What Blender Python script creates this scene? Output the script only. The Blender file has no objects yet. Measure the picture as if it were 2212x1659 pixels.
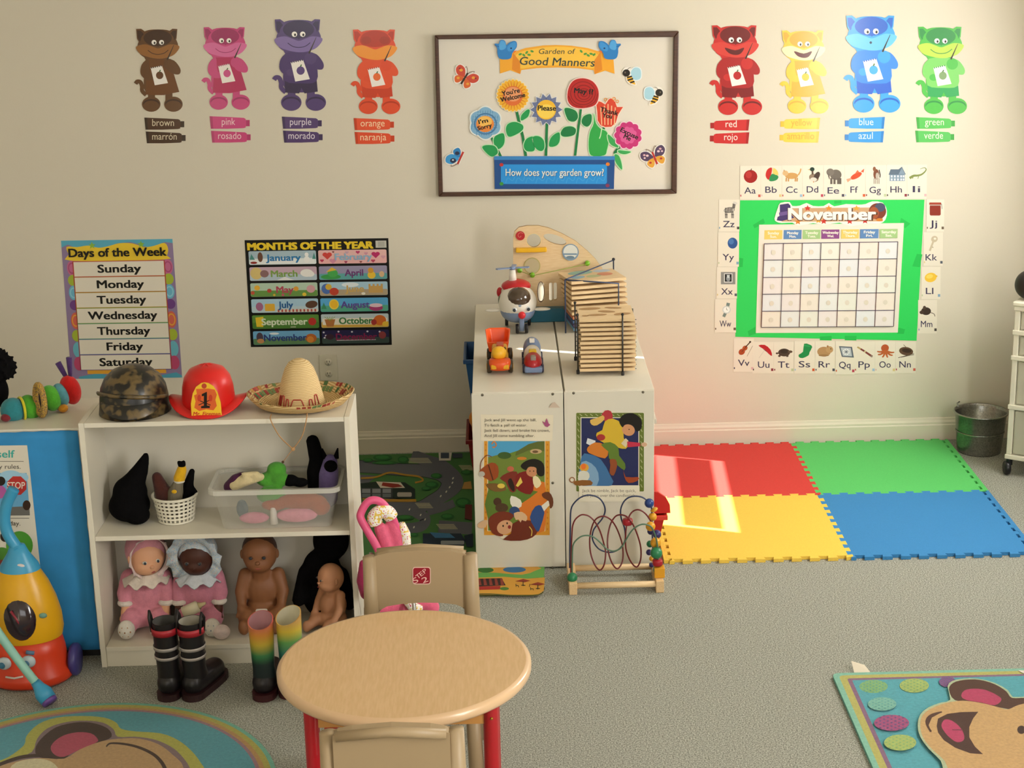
import bpy, bmesh, math, random
from mathutils import Vector, Matrix, Euler
from mathutils.geometry import tessellate_polygon
random.seed(7)
PI = math.pi
S = bpy.context.scene
COL = S.collection

# ------------------------------------------------------------------ camera
PW, PH, FPX = 2212, 1659, 3640.0
CAM_LOC = Vector((-0.10, -6.52, 2.18))
YAW, PITCH, ROLL = 0.005, 0.284, -0.023
_f = Vector((math.sin(YAW)*math.cos(PITCH), math.cos(YAW)*math.cos(PITCH), -math.sin(PITCH)))
_r0 = Vector((math.cos(YAW), -math.sin(YAW), 0)); _u0 = _r0.cross(_f)
_r = _r0*math.cos(ROLL)+_u0*math.sin(ROLL); _u = -_r0*math.sin(ROLL)+_u0*math.cos(ROLL)
cd = bpy.data.cameras.new('camera'); cam = bpy.data.objects.new('camera', cd); COL.objects.link(cam)
cd.sensor_width = 36; cd.lens = FPX/PW*36; cd.clip_start = .05; cd.clip_end = 60
cam.matrix_world = Matrix(((_r.x, _u.x, -_f.x, CAM_LOC.x), (_r.y, _u.y, -_f.y, CAM_LOC.y), (_r.z, _u.z, -_f.z, CAM_LOC.z), (0, 0, 0, 1)))
S.camera = cam

# ------------------------------------------------------------------ world, sun, daylight, added fill, exposure
S.view_settings.view_transform = 'Standard'; S.view_settings.look = 'None'
S.view_settings.gamma = 1; S.view_settings.use_curve_mapping = False
S.view_settings.exposure = 0.0
w = bpy.data.worlds.new('sky'); S.world = w; w.use_nodes = True
bg = w.node_tree.nodes['Background']; bg.inputs[0].default_value = (0.86, 0.93, 1, 1); bg.inputs[1].default_value = 0.42

AZ = Vector((-1.0, 0.37, 0)).normalized(); TANEL = 0.56      # the sun comes in low through the window on the right
SUN_DIR = Vector((AZ.x, AZ.y, -TANEL)).normalized()
def lamp(name, kind, energy, color, loc, direction, **kw):
    l = bpy.data.lights.new(name, kind); o = bpy.data.objects.new(name, l); COL.objects.link(o)
    l.energy = energy; l.color = color; o.location = loc
    o.rotation_euler = Vector(direction).to_track_quat('-Z', 'Y').to_euler()
    for k, v in kw.items(): setattr(l, k, v)
    return o
lamp('sun', 'SUN', 36, (1, .96, .88), (4, -3, 3), SUN_DIR, angle=.006)
XR = 2.20                                                    # inner face of the right wall
# side window daylight; the wide and rear lamps are fill added for general light
lamp('daylight_side_window', 'AREA', 50, (1, .985, .95), (XR-.035, -1.18, 1.48), (-1, -.15, -.18), shape='RECTANGLE', size=1.15, size_y=.80)
lamp('fill_wide_lamp', 'AREA', 172, (1, .985, .955), (XR-.03, -4.6, 1.60), (-1, .32, -.12), shape='RECTANGLE', size=1.2, size_y=2.4)
lamp('fill_rear_lamp', 'AREA', 28, (1, .985, .96), (-.6, -7.55, 1.65), (.1, 1, -.12), shape='RECTANGLE', size=2.6, size_y=1.2)

# ------------------------------------------------------------------ measuring: a pixel of the photograph -> the point of a real plane
def ray(px, py):
    return _f + _r*((px-PW/2)/FPX) - _u*((py-PH/2)/FPX)
def at_z(px, py, z):
    d = ray(px, py); return CAM_LOC + d*((z-CAM_LOC.z)/d.z)
def at_y(px, py, y):
    d = ray(px, py); return CAM_LOC + d*((y-CAM_LOC.y)/d.y)

# ------------------------------------------------------------------ materials
def lin(h):
    h = h.lstrip('#'); c = [int(h[i:i+2], 16)/255 for i in (0, 2, 4)]
    return tuple(((x/12.92) if x <= .04045 else ((x+.055)/1.055)**2.4) for x in c)
_M = {}
def mat(hexc, rough=.55, metal=0, spec=.5, trans=0, noise=0, nscale=40, bump=0, bscale=200, alpha=1, coat=0, sheen=0, ior=1.45):
    key = (hexc, rough, metal, spec, trans, noise, nscale, bump, bscale, alpha, coat, sheen)
    if key in _M: return _M[key]
    m = bpy.data.materials.new('surface_'+hexc.strip('#')); m.use_nodes = True
    nt = m.node_tree; b = nt.nodes['Principled BSDF']; L = nt.links
    c = lin(hexc); m.diffuse_color = (*c, 1)
    b.inputs['Base Color'].default_value = (*c, 1); b.inputs['Roughness'].default_value = rough
    b.inputs['Metallic'].default_value = metal; b.inputs['Specular IOR Level'].default_value = spec
    b.inputs['IOR'].default_value = ior
    if trans: b.inputs['Transmission Weight'].default_value = trans
    if alpha < 1: b.inputs['Alpha'].default_value = alpha
    if coat: b.inputs['Coat Weight'].default_value = coat; b.inputs['Coat Roughness'].default_value = .12
    if sheen: b.inputs['Sheen Weight'].default_value = sheen; b.inputs['Sheen Roughness'].default_value = .5
    tc = nt.nodes.new('ShaderNodeTexCoord')
    if noise:
        n = nt.nodes.new('ShaderNodeTexNoise'); n.inputs['Scale'].default_value = nscale; n.inputs['Detail'].default_value = 3
        L.new(tc.outputs['Object'], n.inputs['Vector'])
        mx = nt.nodes.new('ShaderNodeMix'); mx.data_type = 'RGBA'
        mx.inputs[6].default_value = (*[x*(1-noise) for x in c], 1); mx.inputs[7].default_value = (*[min(1, x*(1+noise)) for x in c], 1)
        rp = nt.nodes.new('ShaderNodeMapRange'); rp.inputs[1].default_value = .3; rp.inputs[2].default_value = .7
        L.new(n.outputs['Fac'], rp.inputs[0]); L.new(rp.outputs[0], mx.inputs[0]); L.new(mx.outputs[2], b.inputs['Base Color'])
    if bump:
        n2 = nt.nodes.new('ShaderNodeTexNoise'); n2.inputs['Scale'].default_value = bscale; n2.inputs['Detail'].default_value = 2
        L.new(tc.outputs['Object'], n2.inputs['Vector'])
        bp = nt.nodes.new('ShaderNodeBump'); bp.inputs['Strength'].default_value = bump; bp.inputs['Distance'].default_value = .004
        L.new(n2.outputs['Fac'], bp.inputs['Height']); L.new(bp.outputs[0], b.inputs['Normal'])
    _M[key] = m; return m
def ramp_mat(name, tex, stops, vec_scale=(1, 1, 1), rough=.6, interp='LINEAR', setup=None, out='Fac', bump=0, coat=0):
    m = bpy.data.materials.new(name); m.use_nodes = True; nt = m.node_tree; b = nt.nodes['Principled BSDF']; L = nt.links
    tc = nt.nodes.new('ShaderNodeTexCoord'); mp = nt.nodes.new('ShaderNodeMapping'); mp.inputs['Scale'].default_value = vec_scale
    t = nt.nodes.new(tex); L.new(tc.outputs['Object'], mp.inputs[0]); L.new(mp.outputs[0], t.inputs['Vector'])
    if setup: setup(t)
    r = nt.nodes.new('ShaderNodeValToRGB'); r.color_ramp.interpolation = interp
    e = r.color_ramp.elements
    while len(e) < len(stops): e.new(.5)
    for k, (p, h) in enumerate(stops): e[k].position = p; e[k].color = (*lin(h), 1)
    L.new(t.outputs[out], r.inputs[0]); L.new(r.outputs[0], b.inputs['Base Color']); b.inputs['Roughness'].default_value = rough
    if coat: b.inputs['Coat Weight'].default_value = coat
    if bump:
        bp = nt.nodes.new('ShaderNodeBump'); bp.inputs['Strength'].default_value = bump; bp.inputs['Distance'].default_value = .003
        L.new(t.outputs[out], bp.inputs['Height']); L.new(bp.outputs[0], b.inputs['Normal'])
    return m
def PAPER(h): return mat(h, .6, spec=.3)
def PLASTIC(h): return mat(h, .32, spec=.5)
def CLOTH(h):
    if h in ('#17161a', '#151316', '#1a1412', '#151214', '#1b1712'): return mat('#0c0b0c', .95, spec=.08, bump=.3, bscale=200)
    return mat(h, .9, spec=.15, bump=.35, bscale=260, noise=.10, nscale=60, sheen=.2)
WOOD = ramp_mat('pale_wood', 'ShaderNodeTexNoise', [(.3, '#d9b888'), (.7, '#e6cba0')], (6, 90, 90), .5)
WOOD_Y = ramp_mat('pale_wood_along_depth', 'ShaderNodeTexNoise', [(.3, '#d2ad7a'), (.7, '#e0c294')], (90, 6, 90), .5)

# ------------------------------------------------------------------ mesh builder
class MB:
    def __init__(s): s.v = []; s.f = []; s.mi = []; s.sm = []; s.mats = []; s.T = Matrix()
    def slot(s, m):
        if m not in s.mats: s.mats.append(m)
        return s.mats.index(m)
    def add(s, vs, fs, m, smooth=False):
        o = len(s.v); s.v += [s.T @ Vector(p) for p in vs]; k = s.slot(m)
        for f in fs: s.f.append([i+o for i in f]); s.mi.append(k); s.sm.append(smooth)
        return s
    def box(s, x0, x1, y0, y1, z0, z1, m):
        vs = [(x, y, z) for x in (x0, x1) for y in (y0, y1) for z in (z0, z1)]
        return s.add(vs, [(0, 1, 3, 2), (4, 6, 7, 5), (0, 4, 5, 1), (2, 3, 7, 6), (0, 2, 6, 4), (1, 5, 7, 3)], m)
    def lathe(s, prof, m, n=32, c=(0, 0, 0), axis='z', sx=1, sy=1, smooth=True, a0=0, a1=2*PI):
        full = abs(a1-a0-2*PI) < 1e-6; vs = []; fs = []; K = len(prof); cols = n if full else n+1
        for i in range(cols):
            a = a0+(a1-a0)*i/n
            for (r, z) in prof:
                x, y = r*math.cos(a)*sx, r*math.sin(a)*sy
                p = (x, y, z) if axis == 'z' else ((z, x, y) if axis == 'x' else (x, z, y))
                vs.append((p[0]+c[0], p[1]+c[1], p[2]+c[2]))
        for i in range(n):
            j = (i+1) % cols
            for k in range(K-1): fs.append((i*K+k, j*K+k, j*K+k+1, i*K+k+1))
        s.add(vs, fs, m, smooth)
        return s
    def cyl(s, c, r, h, m, n=24, axis='z', r2=None, bev=0):
        r2 = r if r2 is None else r2
        pr = [(0, 0), (r-bev, 0), (r, bev), (r2, h-bev), (r2-bev, h), (0, h)] if bev else [(0, 0), (r, 0), (r2, h), (0, h)]
        if not bev:
            s.lathe([(0, 0), (r, 0)], m, n, c, axis, smooth=False); s.lathe([(r, 0), (r2, h)], m, n, c, axis); s.lathe([(r2, h), (0, h)], m, n, c, axis, smooth=False)
            return s
        return s.lathe(pr, m, n, c, axis)
    def ell(s, c, r, m, n=20, k=12, rot=None):
        if isinstance(r, (int, float)): r = (r, r, r)
        R = rot.to_matrix() if rot else Matrix.Identity(3); vs = []; fs = []
        for j in range(k+1):
            th = PI*j/k
            for i in range(n):
                a = 2*PI*i/n
                vs.append(Vector(c)+R @ Vector((r[0]*math.sin(th)*math.cos(a), r[1]*math.sin(th)*math.sin(a), r[2]*math.cos(th))))
        for j in range(k):
            for i in range(n): fs.append((j*n+i, (j+1)*n+i, (j+1)*n+(i+1) % n, j*n+(i+1) % n))
        return s.add(vs, fs, m, True)
    def tube(s, pts, r, m, n=10, closed=False, cap=True, flat=1.0):
        pts = [Vector(p) for p in pts]; K = len(pts); rs = r if isinstance(r, (list, tuple)) else [r]*K
        vs = []; fs = []; up = None
        for i, p in enumerate(pts):
            if closed: t = (pts[(i+1) % K]-pts[i-1])
            else: t = pts[min(i+1, K-1)]-pts[max(i-1, 0)]
            t = t.normalized() if t.length > 1e-9 else Vector((0, 0, 1))
            if up is None: up = t.orthogonal().normalized() if abs(t.z) > .95 else Vector((0, 0, 1))
            a = t.cross(up); a = a.normalized() if a.length > 1e-6 else t.orthogonal().normalized()
            b = a.cross(t).normalized(); up = b
            for q in range(n):
                an = 2*PI*q/n; vs.append(p+a*(rs[i]*math.cos(an))+b*(rs[i]*flat*math.sin(an)))
        for i in range(K if closed else K-1):
            j = (i+1) % K
            for q in range(n): fs.append((i*n+q, i*n+(q+1) % n, j*n+(q+1) % n, j*n+q))
        if cap and not closed: fs.append(tuple(range(n-1, -1, -1))); fs.append(tuple((K-1)*n+q for q in range(n)))
        return s.add(vs, fs, m, True)
    def prism(s, poly, O, U, V, N, t, m, mside=None):
        """poly: 2-D outline; extruded by t along N from O."""
        O, U, V, N = Vector(O), Vector(U), Vector(V), Vector(N); n = len(poly)
        lo = [O+U*a+V*b for a, b in poly]; hi = [p+N*t for p in lo]
        tri = tessellate_polygon([[Vector((a, b, 0)) for a, b in poly]])
        s.add(lo+hi, [tuple(i+n for i in f) for f in tri]+[tuple(reversed(f)) for f in tri], m)
        s.add(lo+hi, [(i, (i+1) % n, n+(i+1) % n, n+i) for i in range(n)], mside or m)
        return s
    def build(s, name, parent=None, bevel=0, sub=0, base=None, **mods):
        if not s.v: raise ValueError(name)
        if base is None:
            lo = [min(p[i] for p in s.v) for i in range(3)]; hi = [max(p[i] for p in s.v) for i in range(3)]
            base = Vector(((lo[0]+hi[0])/2, (lo[1]+hi[1])/2, lo[2]))
        base = Vector(base); me = bpy.data.meshes.new(name)
        me.from_pydata([p-base for p in s.v], [], s.f); me.validate(); me.update()
        for m in s.mats: me.materials.append(m)
        if len(me.polygons) == len(s.f):
            me.polygons.foreach_set('material_index', s.mi); me.polygons.foreach_set('use_smooth', s.sm)
        else:
            for p in me.polygons: p.use_smooth = s.sm[0]
        bm = bmesh.new(); bm.from_mesh(me); bmesh.ops.recalc_face_normals(bm, faces=bm.faces[:]); bm.to_mesh(me); bm.free()
        o = bpy.data.objects.new(name, me); COL.objects.link(o)
        if parent is not None:
            o.parent = parent; o.location = base-world_loc(parent)
        else: o.location = base
        if bevel:
            md = o.modifiers.new('edge', 'BEVEL'); md.width = bevel; md.segments = 2; md.limit_method = 'ANGLE'; md.angle_limit = .7; md.harden_normals = False
        if sub: md = o.modifiers.new('smooth', 'SUBSURF'); md.levels = sub; md.render_levels = sub
        return o
def world_loc(o):
    p = o.location.copy()
    while o.parent: o = o.parent; p += o.location
    return p
def blob(name, parts, m, voxel=.005, smooth=6, parent=None, base=None):
    """one continuous skin around overlapping ellipsoids and limbs. parts: ('e', c, r[, euler]) or ('t', pts, radii)"""
    b = MB()
    for p in parts:
        if p[0] == 'e': b.ell(p[1], p[2], m, 18, 12, Euler(p[3]) if len(p) > 3 else None)
        else:
            b.tube(p[1], p[2], m, 12); rr = p[2] if isinstance(p[2], (list, tuple)) else [p[2]]*len(p[1])
            b.ell(p[1][0], rr[0], m, 12, 8); b.ell(p[1][-1], rr[-1], m, 12, 8)
    o = b.build(name, parent, base=base)
    md = o.modifiers.new('skin', 'REMESH'); md.mode = 'VOXEL'; md.voxel_size = voxel; md.use_smooth_shade = True
    sm = o.modifiers.new('soft', 'SMOOTH'); sm.iterations = smooth; sm.factor = .6
    return o
def empty(name, loc, rz=0):
    o = bpy.data.objects.new(name, None); o.empty_display_size = .05; COL.objects.link(o); o.location = loc; o.rotation_euler.z = rz; return o
def tag(o, label, cat, group=None):
    o['label'] = label; o['category'] = cat
    if group: o['group'] = group
    return o
def thing(name, loc, label, cat, group=None):
    return tag(empty(name, loc), label, cat, group)
def copy_tree(o, parent=None):
    c = o.copy(); COL.objects.link(c)
    if parent is not None: c.parent = parent
    for ch in list(o.children): copy_tree(ch, c)
    return c
def spl(pts, n=8, closed=False):
    pts = [Vector(p) for p in pts]; out = []; K = len(pts)
    rng = range(K if closed else K-1)
    for i in rng:
        if closed: p0, p1, p2, p3 = pts[i-1], pts[i], pts[(i+1) % K], pts[(i+2) % K]
        else: p0, p1, p2, p3 = pts[max(i-1, 0)], pts[i], pts[i+1], pts[min(i+2, K-1)]
        for k in range(n):
            t = k/n; out.append(.5*((2*p1)+(p2-p0)*t+(2*p0-5*p1+4*p2-p3)*t*t+(3*p1-p0-3*p2+p3)*t**3))
    if not closed: out.append(pts[-1])
    return out

# ------------------------------------------------------------------ flat printed things, drawn on their own real plane
_GL = {}
def glyphs(txt, bold=0.0, shear=0.0, sp=1.0):
    key = (txt, bold, shear, sp)
    if key not in _GL:
        cu = bpy.data.curves.new('lettering', 'FONT'); cu.body = txt; cu.size = 1; cu.shear = shear; cu.resolution_u = 3; cu.space_character = sp
        o = bpy.data.objects.new('lettering', cu); COL.objects.link(o)
        bpy.context.view_layer.update()
        me = o.evaluated_get(bpy.context.evaluated_depsgraph_get()).to_mesh()
        vs = [(v.co.x, v.co.y) for v in me.vertices]; fs = [tuple(p.vertices) for p in me.polygons]
        lay = [0]*len(vs)
        if bold:
            n0 = len(vs); v0 = list(vs); f0 = list(fs)
            for k, (dx, dy) in enumerate(((1, .6), (-1, .6), (1, -.6), (-1, -.6))):
                vs += [(x+bold*dx, y+bold*dy) for x, y in v0]; fs += [tuple(i+n0*(k+1) for i in f) for f in f0]; lay += [k+1]*n0
        o.evaluated_get(bpy.context.evaluated_depsgraph_get()).to_mesh_clear()
        bpy.data.objects.remove(o); bpy.data.curves.remove(cu)
        x0 = min(v[0] for v in vs); x1 = max(v[0] for v in vs); y0 = min(v[1] for v in vs); y1 = max(v[1] for v in vs)
        _GL[key] = (fs, vs, (x0, x1), lay)
    return _GL[key]
class Art:
    """flat art. conv: own drawing units -> photo pixel; the plane is y=const ('y'), or z=const ('z')."""
    STEP = 4e-5
    def __init__(s, plane, val, z=None, thick=.001, edge='#e8e4d8', rough=.5, coat=0):
        s.plane, s.val = plane, val; s.zoom(*(z or (0, 0, 1))); s.mb = MB(); s.k = 0; s.thick = thick; s.edge = edge; s.rough = rough; s.coat = coat
    def zoom(s, x0, y0, sc): s.z = (x0, y0, sc); s.X = None; return s
    def xf(s, f): s.X = f; return s
    def m(s, h): return h if not isinstance(h, str) else mat(h, s.rough, spec=.3, coat=s.coat)
    def P(s, x, y, off):
        if s.plane == 'floor': return Vector((x, y, s.val+off))
        if s.X: x, y = s.X(x, y)
        px, py = s.z[0]+x/s.z[2], s.z[1]+y/s.z[2]
        if s.plane == 'y': p = at_y(px, py, s.val); return Vector((p.x, p.y-off, p.z))
        p = at_z(px, py, s.val); return Vector((p.x, p.y, p.z+off))
    def base(s, pts, h, smooth=0, holes=()):
        """the sheet itself, with its thickness"""
        if smooth: pts = [tuple(p)[:2] for p in spl([(a, b, 0) for a, b in pts], smooth, True)]
        n = len(pts); lo = [s.P(x, y, 0) for x, y in pts]; hi = [s.P(x, y, s.thick) for x, y in pts]
        loops = [list(pts)]+[list(q) for q in holes]; al = [p for q in loops for p in q]; n = len(al)
        lo = [s.P(x, y, 0) for x, y in al]; hi = [s.P(x, y, s.thick) for x, y in al]
        tri = tessellate_polygon([[Vector((a, b, 0)) for a, b in q] for q in loops])
        s.mb.add(lo+hi, [tuple(i+n for i in f) for f in tri]+[tuple(reversed(f)) for f in tri], s.m(h)); o = 0
        for q in loops:
            k = len(q); s.mb.add(lo+hi, [(o+i, o+(i+1) % k, n+o+(i+1) % k, n+o+i) for i in range(k)], s.m(s.edge)); o += k
        return s
    def off(s): s.k += 1; return s.thick+s.k*s.STEP
    def poly(s, pts, h, smooth=0):
        if smooth: pts = [tuple(p)[:2] for p in spl([(a, b, 0) for a, b in pts], smooth, True)]
        o = s.off(); tri = tessellate_polygon([[Vector((a, b, 0)) for a, b in pts]])
        s.mb.add([s.P(x, y, o) for x, y in pts], [tuple(f) for f in tri], s.m(h)); return s
    def ell(s, cx, cy, rx, ry, h, rot=0, n=28, a0=0, a1=360):
        r = math.radians(rot); pts = []
        full = a1-a0 >= 360
        for i in range(n if full else n+1):
            a = math.radians(a0+(a1-a0)*i/n); x, y = rx*math.cos(a), ry*math.sin(a)
            pts.append((cx+x*math.cos(r)-y*math.sin(r), cy+x*math.sin(r)+y*math.cos(r)))
        return s.poly(pts, h)
    def ring(s, cx, cy, rx, ry, wd, h, n=36, rot=0):
        r = math.radians(rot)
        return s.line([(cx+rx*math.cos(2*PI*i/n)*math.cos(r)-ry*math.sin(2*PI*i/n)*math.sin(r), cy+rx*math.cos(2*PI*i/n)*math.sin(r)+ry*math.sin(2*PI*i/n)*math.cos(r)) for i in range(n)], wd, h, closed=True)
    def rect(s, x0, y0, x1, y1, h, r=0):
        if not r: return s.poly([(x0, y0), (x1, y0), (x1, y1), (x0, y1)], h)
        return s.poly(rr(x0, y0, x1, y1, r), h)
    def line(s, pts, wd, h, closed=False, smooth=0):
        if smooth: pts = [tuple(p)[:2] for p in spl([(a, b, 0) for a, b in pts], smooth, closed)]
        o = s.off(); K = len(pts); vs = []; fs = []
        ws = wd if isinstance(wd, (list, tuple)) else [wd]*K
        if len(ws) != K: ws = [ws[0]+(ws[-1]-ws[0])*i/(K-1) for i in range(K)]
        for i in range(K):
            a = pts[(i-1) % K] if closed else pts[max(i-1, 0)]; b = pts[(i+1) % K] if closed else pts[min(i+1, K-1)]
            d = Vector((b[0]-a[0], b[1]-a[1])); d = d.normalized() if d.length else Vector((1, 0)); nn = Vector((-d.y, d.x))*ws[i]/2
            vs += [s.P(pts[i][0]+nn.x, pts[i][1]+nn.y, o), s.P(pts[i][0]-nn.x, pts[i][1]-nn.y, o)]
        for i in range(K if closed else K-1):
            j = (i+1) % K; fs.append((2*i, 2*i+1, 2*j+1, 2*j))
        s.mb.add(vs, fs, s.m(h)); return s
    def word(s, t, cx, base, cap, h, width=None, rot=0, bold=.0, shear=0, sp=1.0):
        """centred at cx on the baseline, capitals cap high, squeezed to width if given"""
        fs, vs, (x0, x1), lay = glyphs(t, bold, shear, sp); o = s.off()+s.STEP; s.k += 4 if bold else 1; k = cap/.72; r = math.radians(rot); out = []
        kx = k if width is None else width/(x1-x0)
        for (a, b), q in zip(vs, lay):
            x = (a-(x0+x1)/2)*kx; y = -b*k
            out.append(s.P(cx+x*math.cos(r)-y*math.sin(r), base+x*math.sin(r)+y*math.cos(r), o+q*2.5e-5))
        s.mb.add(out, fs, s.m(h)); return s
    def build(s, name, parent=None): return s.mb.build(name, parent)
def quad(A, B, C, D, n=1000):
    """unit sheet (0..n, 0..n) -> four corners, clockwise from top left"""
    def f(u, v):
        u, v = u/n, v/n
        return tuple((1-u)*(1-v)*A[i]+u*(1-v)*B[i]+u*v*C[i]+(1-u)*v*D[i] for i in (0, 1))
    return f
def rr(x0, y0, x1, y1, r, n=5):
    out = []
    for (cx, cy, a0) in ((x1-r, y0+r, -90), (x1-r, y1-r, 0), (x0+r, y1-r, 90), (x0+r, y0+r, 180)):
        for i in range(n+1):
            a = math.radians(a0+90*i/n); out.append((cx+r*math.cos(a), cy+r*math.sin(a)))
    return out
def grow(pts, d, smooth=0):
    """outline moved outwards by d (drawing units)"""
    if smooth: pts = [tuple(p)[:2] for p in spl([(a, b, 0) for a, b in pts], smooth, True)]
    A = sum(pts[i][0]*pts[(i+1) % len(pts)][1]-pts[(i+1) % len(pts)][0]*pts[i][1] for i in range(len(pts)))
    sg = 1 if A > 0 else -1; out = []
    for i in range(len(pts)):
        a, b = pts[i-1], pts[(i+1) % len(pts)]; t = Vector((b[0]-a[0], b[1]-a[1]))
        t = t.normalized() if t.length else Vector((1, 0)); out.append((pts[i][0]+sg*t.y*d, pts[i][1]-sg*t.x*d))
    return out

# ================================================================== the room
def structure(o): o['kind'] = 'structure'; return o
XL, YF, ZC = -2.45, -7.6, 2.45
WALL = mat('#d8d0be', .75, spec=.25, bump=.06, bscale=120)
CARPET = ramp_mat('grey_carpet', 'ShaderNodeTexNoise', [(.40, '#6a6b61'), (.5, '#9c9c90'), (.60, '#c9c9bc')], (48, 48, 48), .95, setup=lambda t: (setattr(t.inputs['Detail'], 'default_value', 5), setattr(t.inputs['Roughness'], 'default_value', .75)), bump=.9)
structure(MB().box(XL-.1, XR+.1, YF-.1, .1, -.1, 0, CARPET).build('floor'))
structure(MB().box(XL-.1, XR+.1, 0, .1, 0, ZC, WALL).build('wall_back'))
structure(MB().box(XL-.1, XL, YF, 0, 0, ZC, WALL).build('wall_left'))
structure(MB().box(XL-.1, XR+.1, YF-.1, .1, ZC, ZC+.1, mat('#e6e0d0', .8)).build('ceiling'))
# right wall with the sun window and one unseen opening added for fill
WY0, WY1, WZ0, WZ1 = -1.605, -.785, .86, 2.05
b = MB()
b.box(XR, XR+.1, WY1, 0, 0, ZC, WALL); b.box(XR, XR+.1, WY0, WY1, 0, WZ0, WALL); b.box(XR, XR+.1, WY0, WY1, WZ1, ZC, WALL)
b.box(XR, XR+.1, -3.4, WY0, 0, ZC, WALL); b.box(XR, XR+.1, -5.8, -3.4, 0, 1.0, WALL); b.box(XR, XR+.1, -5.8, -3.4, 2.2, ZC, WALL); b.box(XR, XR+.1, YF, -5.8, 0, ZC, WALL)
structure(b.build('wall_right'))
b = MB()
b.box(XL-.1, -1.9, YF-.1, YF, 0, ZC, WALL); b.box(-1.9, .7, YF-.1, YF, 0, 1.05, WALL); b.box(-1.9, .7, YF-.1, YF, 2.25, ZC, WALL); b.box(.7, XR+.1, YF-.1, YF, 0, ZC, WALL)
structure(b.build('wall_front'))
# window 1: a pale shade hangs in it; the low sun leaks past the sides, under it and through one seam
FR = mat('#efece2', .4); SHADE = mat('#efe9d6', .8)
win = structure(empty('window_1', (XR, -1.18, WZ0)))
f = MB(); t = .035
f.box(XR+.055, XR+.095, WY0, WY1, WZ0, WZ0+.02, FR); f.box(XR+.055, XR+.095, WY0, WY1, WZ1-t, WZ1, FR)
f.build('window_frame', win)
s_ = MB(); TI = .028                                        # its panels hang a little crooked
for (ya, yb_, za, zb_, ta, tb) in ((WY0, WY1, WZ0, .888, 0, TI), (-1.558, WY1-.014, .917, .998, TI, TI), (-1.558, WY1-.014, 1.045, WZ1, TI, 0)):
    s_.prism([(ya, za+ta), (yb_, za), (yb_, zb_), (ya, zb_+tb)], (XR+.02, 0, 0), (0, 1, 0), (0, 0, 1), (1, 0, 0), .004, SHADE)
s_.build('window_shade', win)
added_win2 = structure(empty('added_window_2', (XR, -4.6, 1.0)))  # unseen window, added to go with the wide fill lamp
f = MB()
f.box(XR+.03, XR+.07, -5.8, -3.4, 1.0, 1.05, FR); f.box(XR+.03, XR+.07, -5.8, -3.4, 2.15, 2.2, FR)
for y in (-5.8, -4.625, -3.45): f.box(XR+.03, XR+.07, y, y+.05, 1.05, 2.15, FR)
f.build('window_frame', added_win2)
MB().box(XR+.022, XR+.027, -5.78, -3.42, 1.01, 2.19, SHADE).build('window_shade', added_win2)
added_win3 = structure(empty('added_window_3', (-.6, YF, 1.05)))  # unseen window behind the camera, added for the front fill
f = MB()
f.box(-1.9, .7, YF-.07, YF-.03, 1.05, 1.1, FR); f.box(-1.9, .7, YF-.07, YF-.03, 2.2, 2.25, FR)
for x in (-1.9, -.625, .65): f.box(x, x+.05, YF-.07, YF-.03, 1.1, 2.2, FR)
f.build('window_frame', added_win3)
# baseboard with a stepped top
BBW = mat('#ddd4c0', .45)
b = MB(); prof = [(0, 0), (-.013, 0), (-.013, .062), (-.010, .066), (-.010, .074), (-.006, .082), (-.004, .090), (0, .092)]
b.prism([(p[0], p[1]) for p in prof], (XL, 0, 0), (0, 1, 0), (0, 0, 1), (1, 0, 0), XR-XL, BBW)
structure(b.build('baseboard_back'))

# ================================================================== foam floor mats
T = .61; TH = .012; MX, MY, MA = 1.064, -.039, -.010
mU = Vector((math.cos(MA), math.sin(MA), 0)); mV = Vector((-math.sin(MA), math.cos(MA), 0)); mO = Vector((MX, MY, 0))
def teeth(p, q, n=10, d=.0085):
    """dovetail path from p to q (2-D), teeth to either side of the line"""
    p, q = Vector(p), Vector(q); L = (q-p); u = L.normalized(); v = Vector((-u.y, u.x)); st = L.length/n; out = []
    for i in range(n):
        a = i*st
        for (s0, e) in ((.0, -1), (.28, -1), (.22, 1), (.78, 1), (.72, -1)): out.append(p+u*(a+st*s0)+v*(d*e))
    return [(x.x, x.y) for x in out]
def seg(p, q, kind):
    return [p] if kind == 's' else teeth(p, q) if kind == 't' else teeth(q, p)[::-1]
def mat_tile(i, j, hexc, sides, label, strips):
    # corners in mat axes; a = columns, b = rows towards the camera
    a0, a1, b0, b1 = (i-1)*T, i*T, -(j+1)*T, -j*T
    C = [(a0, b0), (a1, b0), (a1, b1), (a0, b1)]
    pts = []
    for k in range(4): pts += seg(C[k], C[(k+1) % 4], sides[k])
    m = mat(hexc, .8, spec=.2, bump=.25, bscale=500, noise=.05, nscale=300)
    o = MB().prism(pts, mO+Vector((0, 0, .0005)), mU, mV, (0, 0, 1), TH, m).build('foam_floor_mat')
    tag(o, label, 'mat', 'interlocking foam mats')
    for (p, q, sgn) in strips:
        # snap-on edging: leaves a row of small holes between its teeth and the tile
        v = Vector((q[0]-p[0], q[1]-p[1])).normalized(); nv = Vector((-v.y, v.x))*sgn
        P0, Q0 = Vector(p), Vector(q); n = 10; st = (Q0-P0).length/n
        e0, e1 = (.0088, .001) if sgn < 0 else (.001, .0088)
        inner = [(P0+v*(k*st+st*s0)+nv*e) for k in range(n) for (s0, e) in ((0, e0), (.19, e0), (.25, e1), (.75, e1), (.81, e0))]
        outer = [Q0+nv*.018, P0+nv*.018]
        MB().prism([(x.x, x.y) for x in inner]+[(Q0+nv*e0)[:]]+[(x.x, x.y) for x in outer], mO+Vector((0, 0, .0005)), mU, mV, (0, 0, 1), TH, m).build('edging_strip', o)
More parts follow.
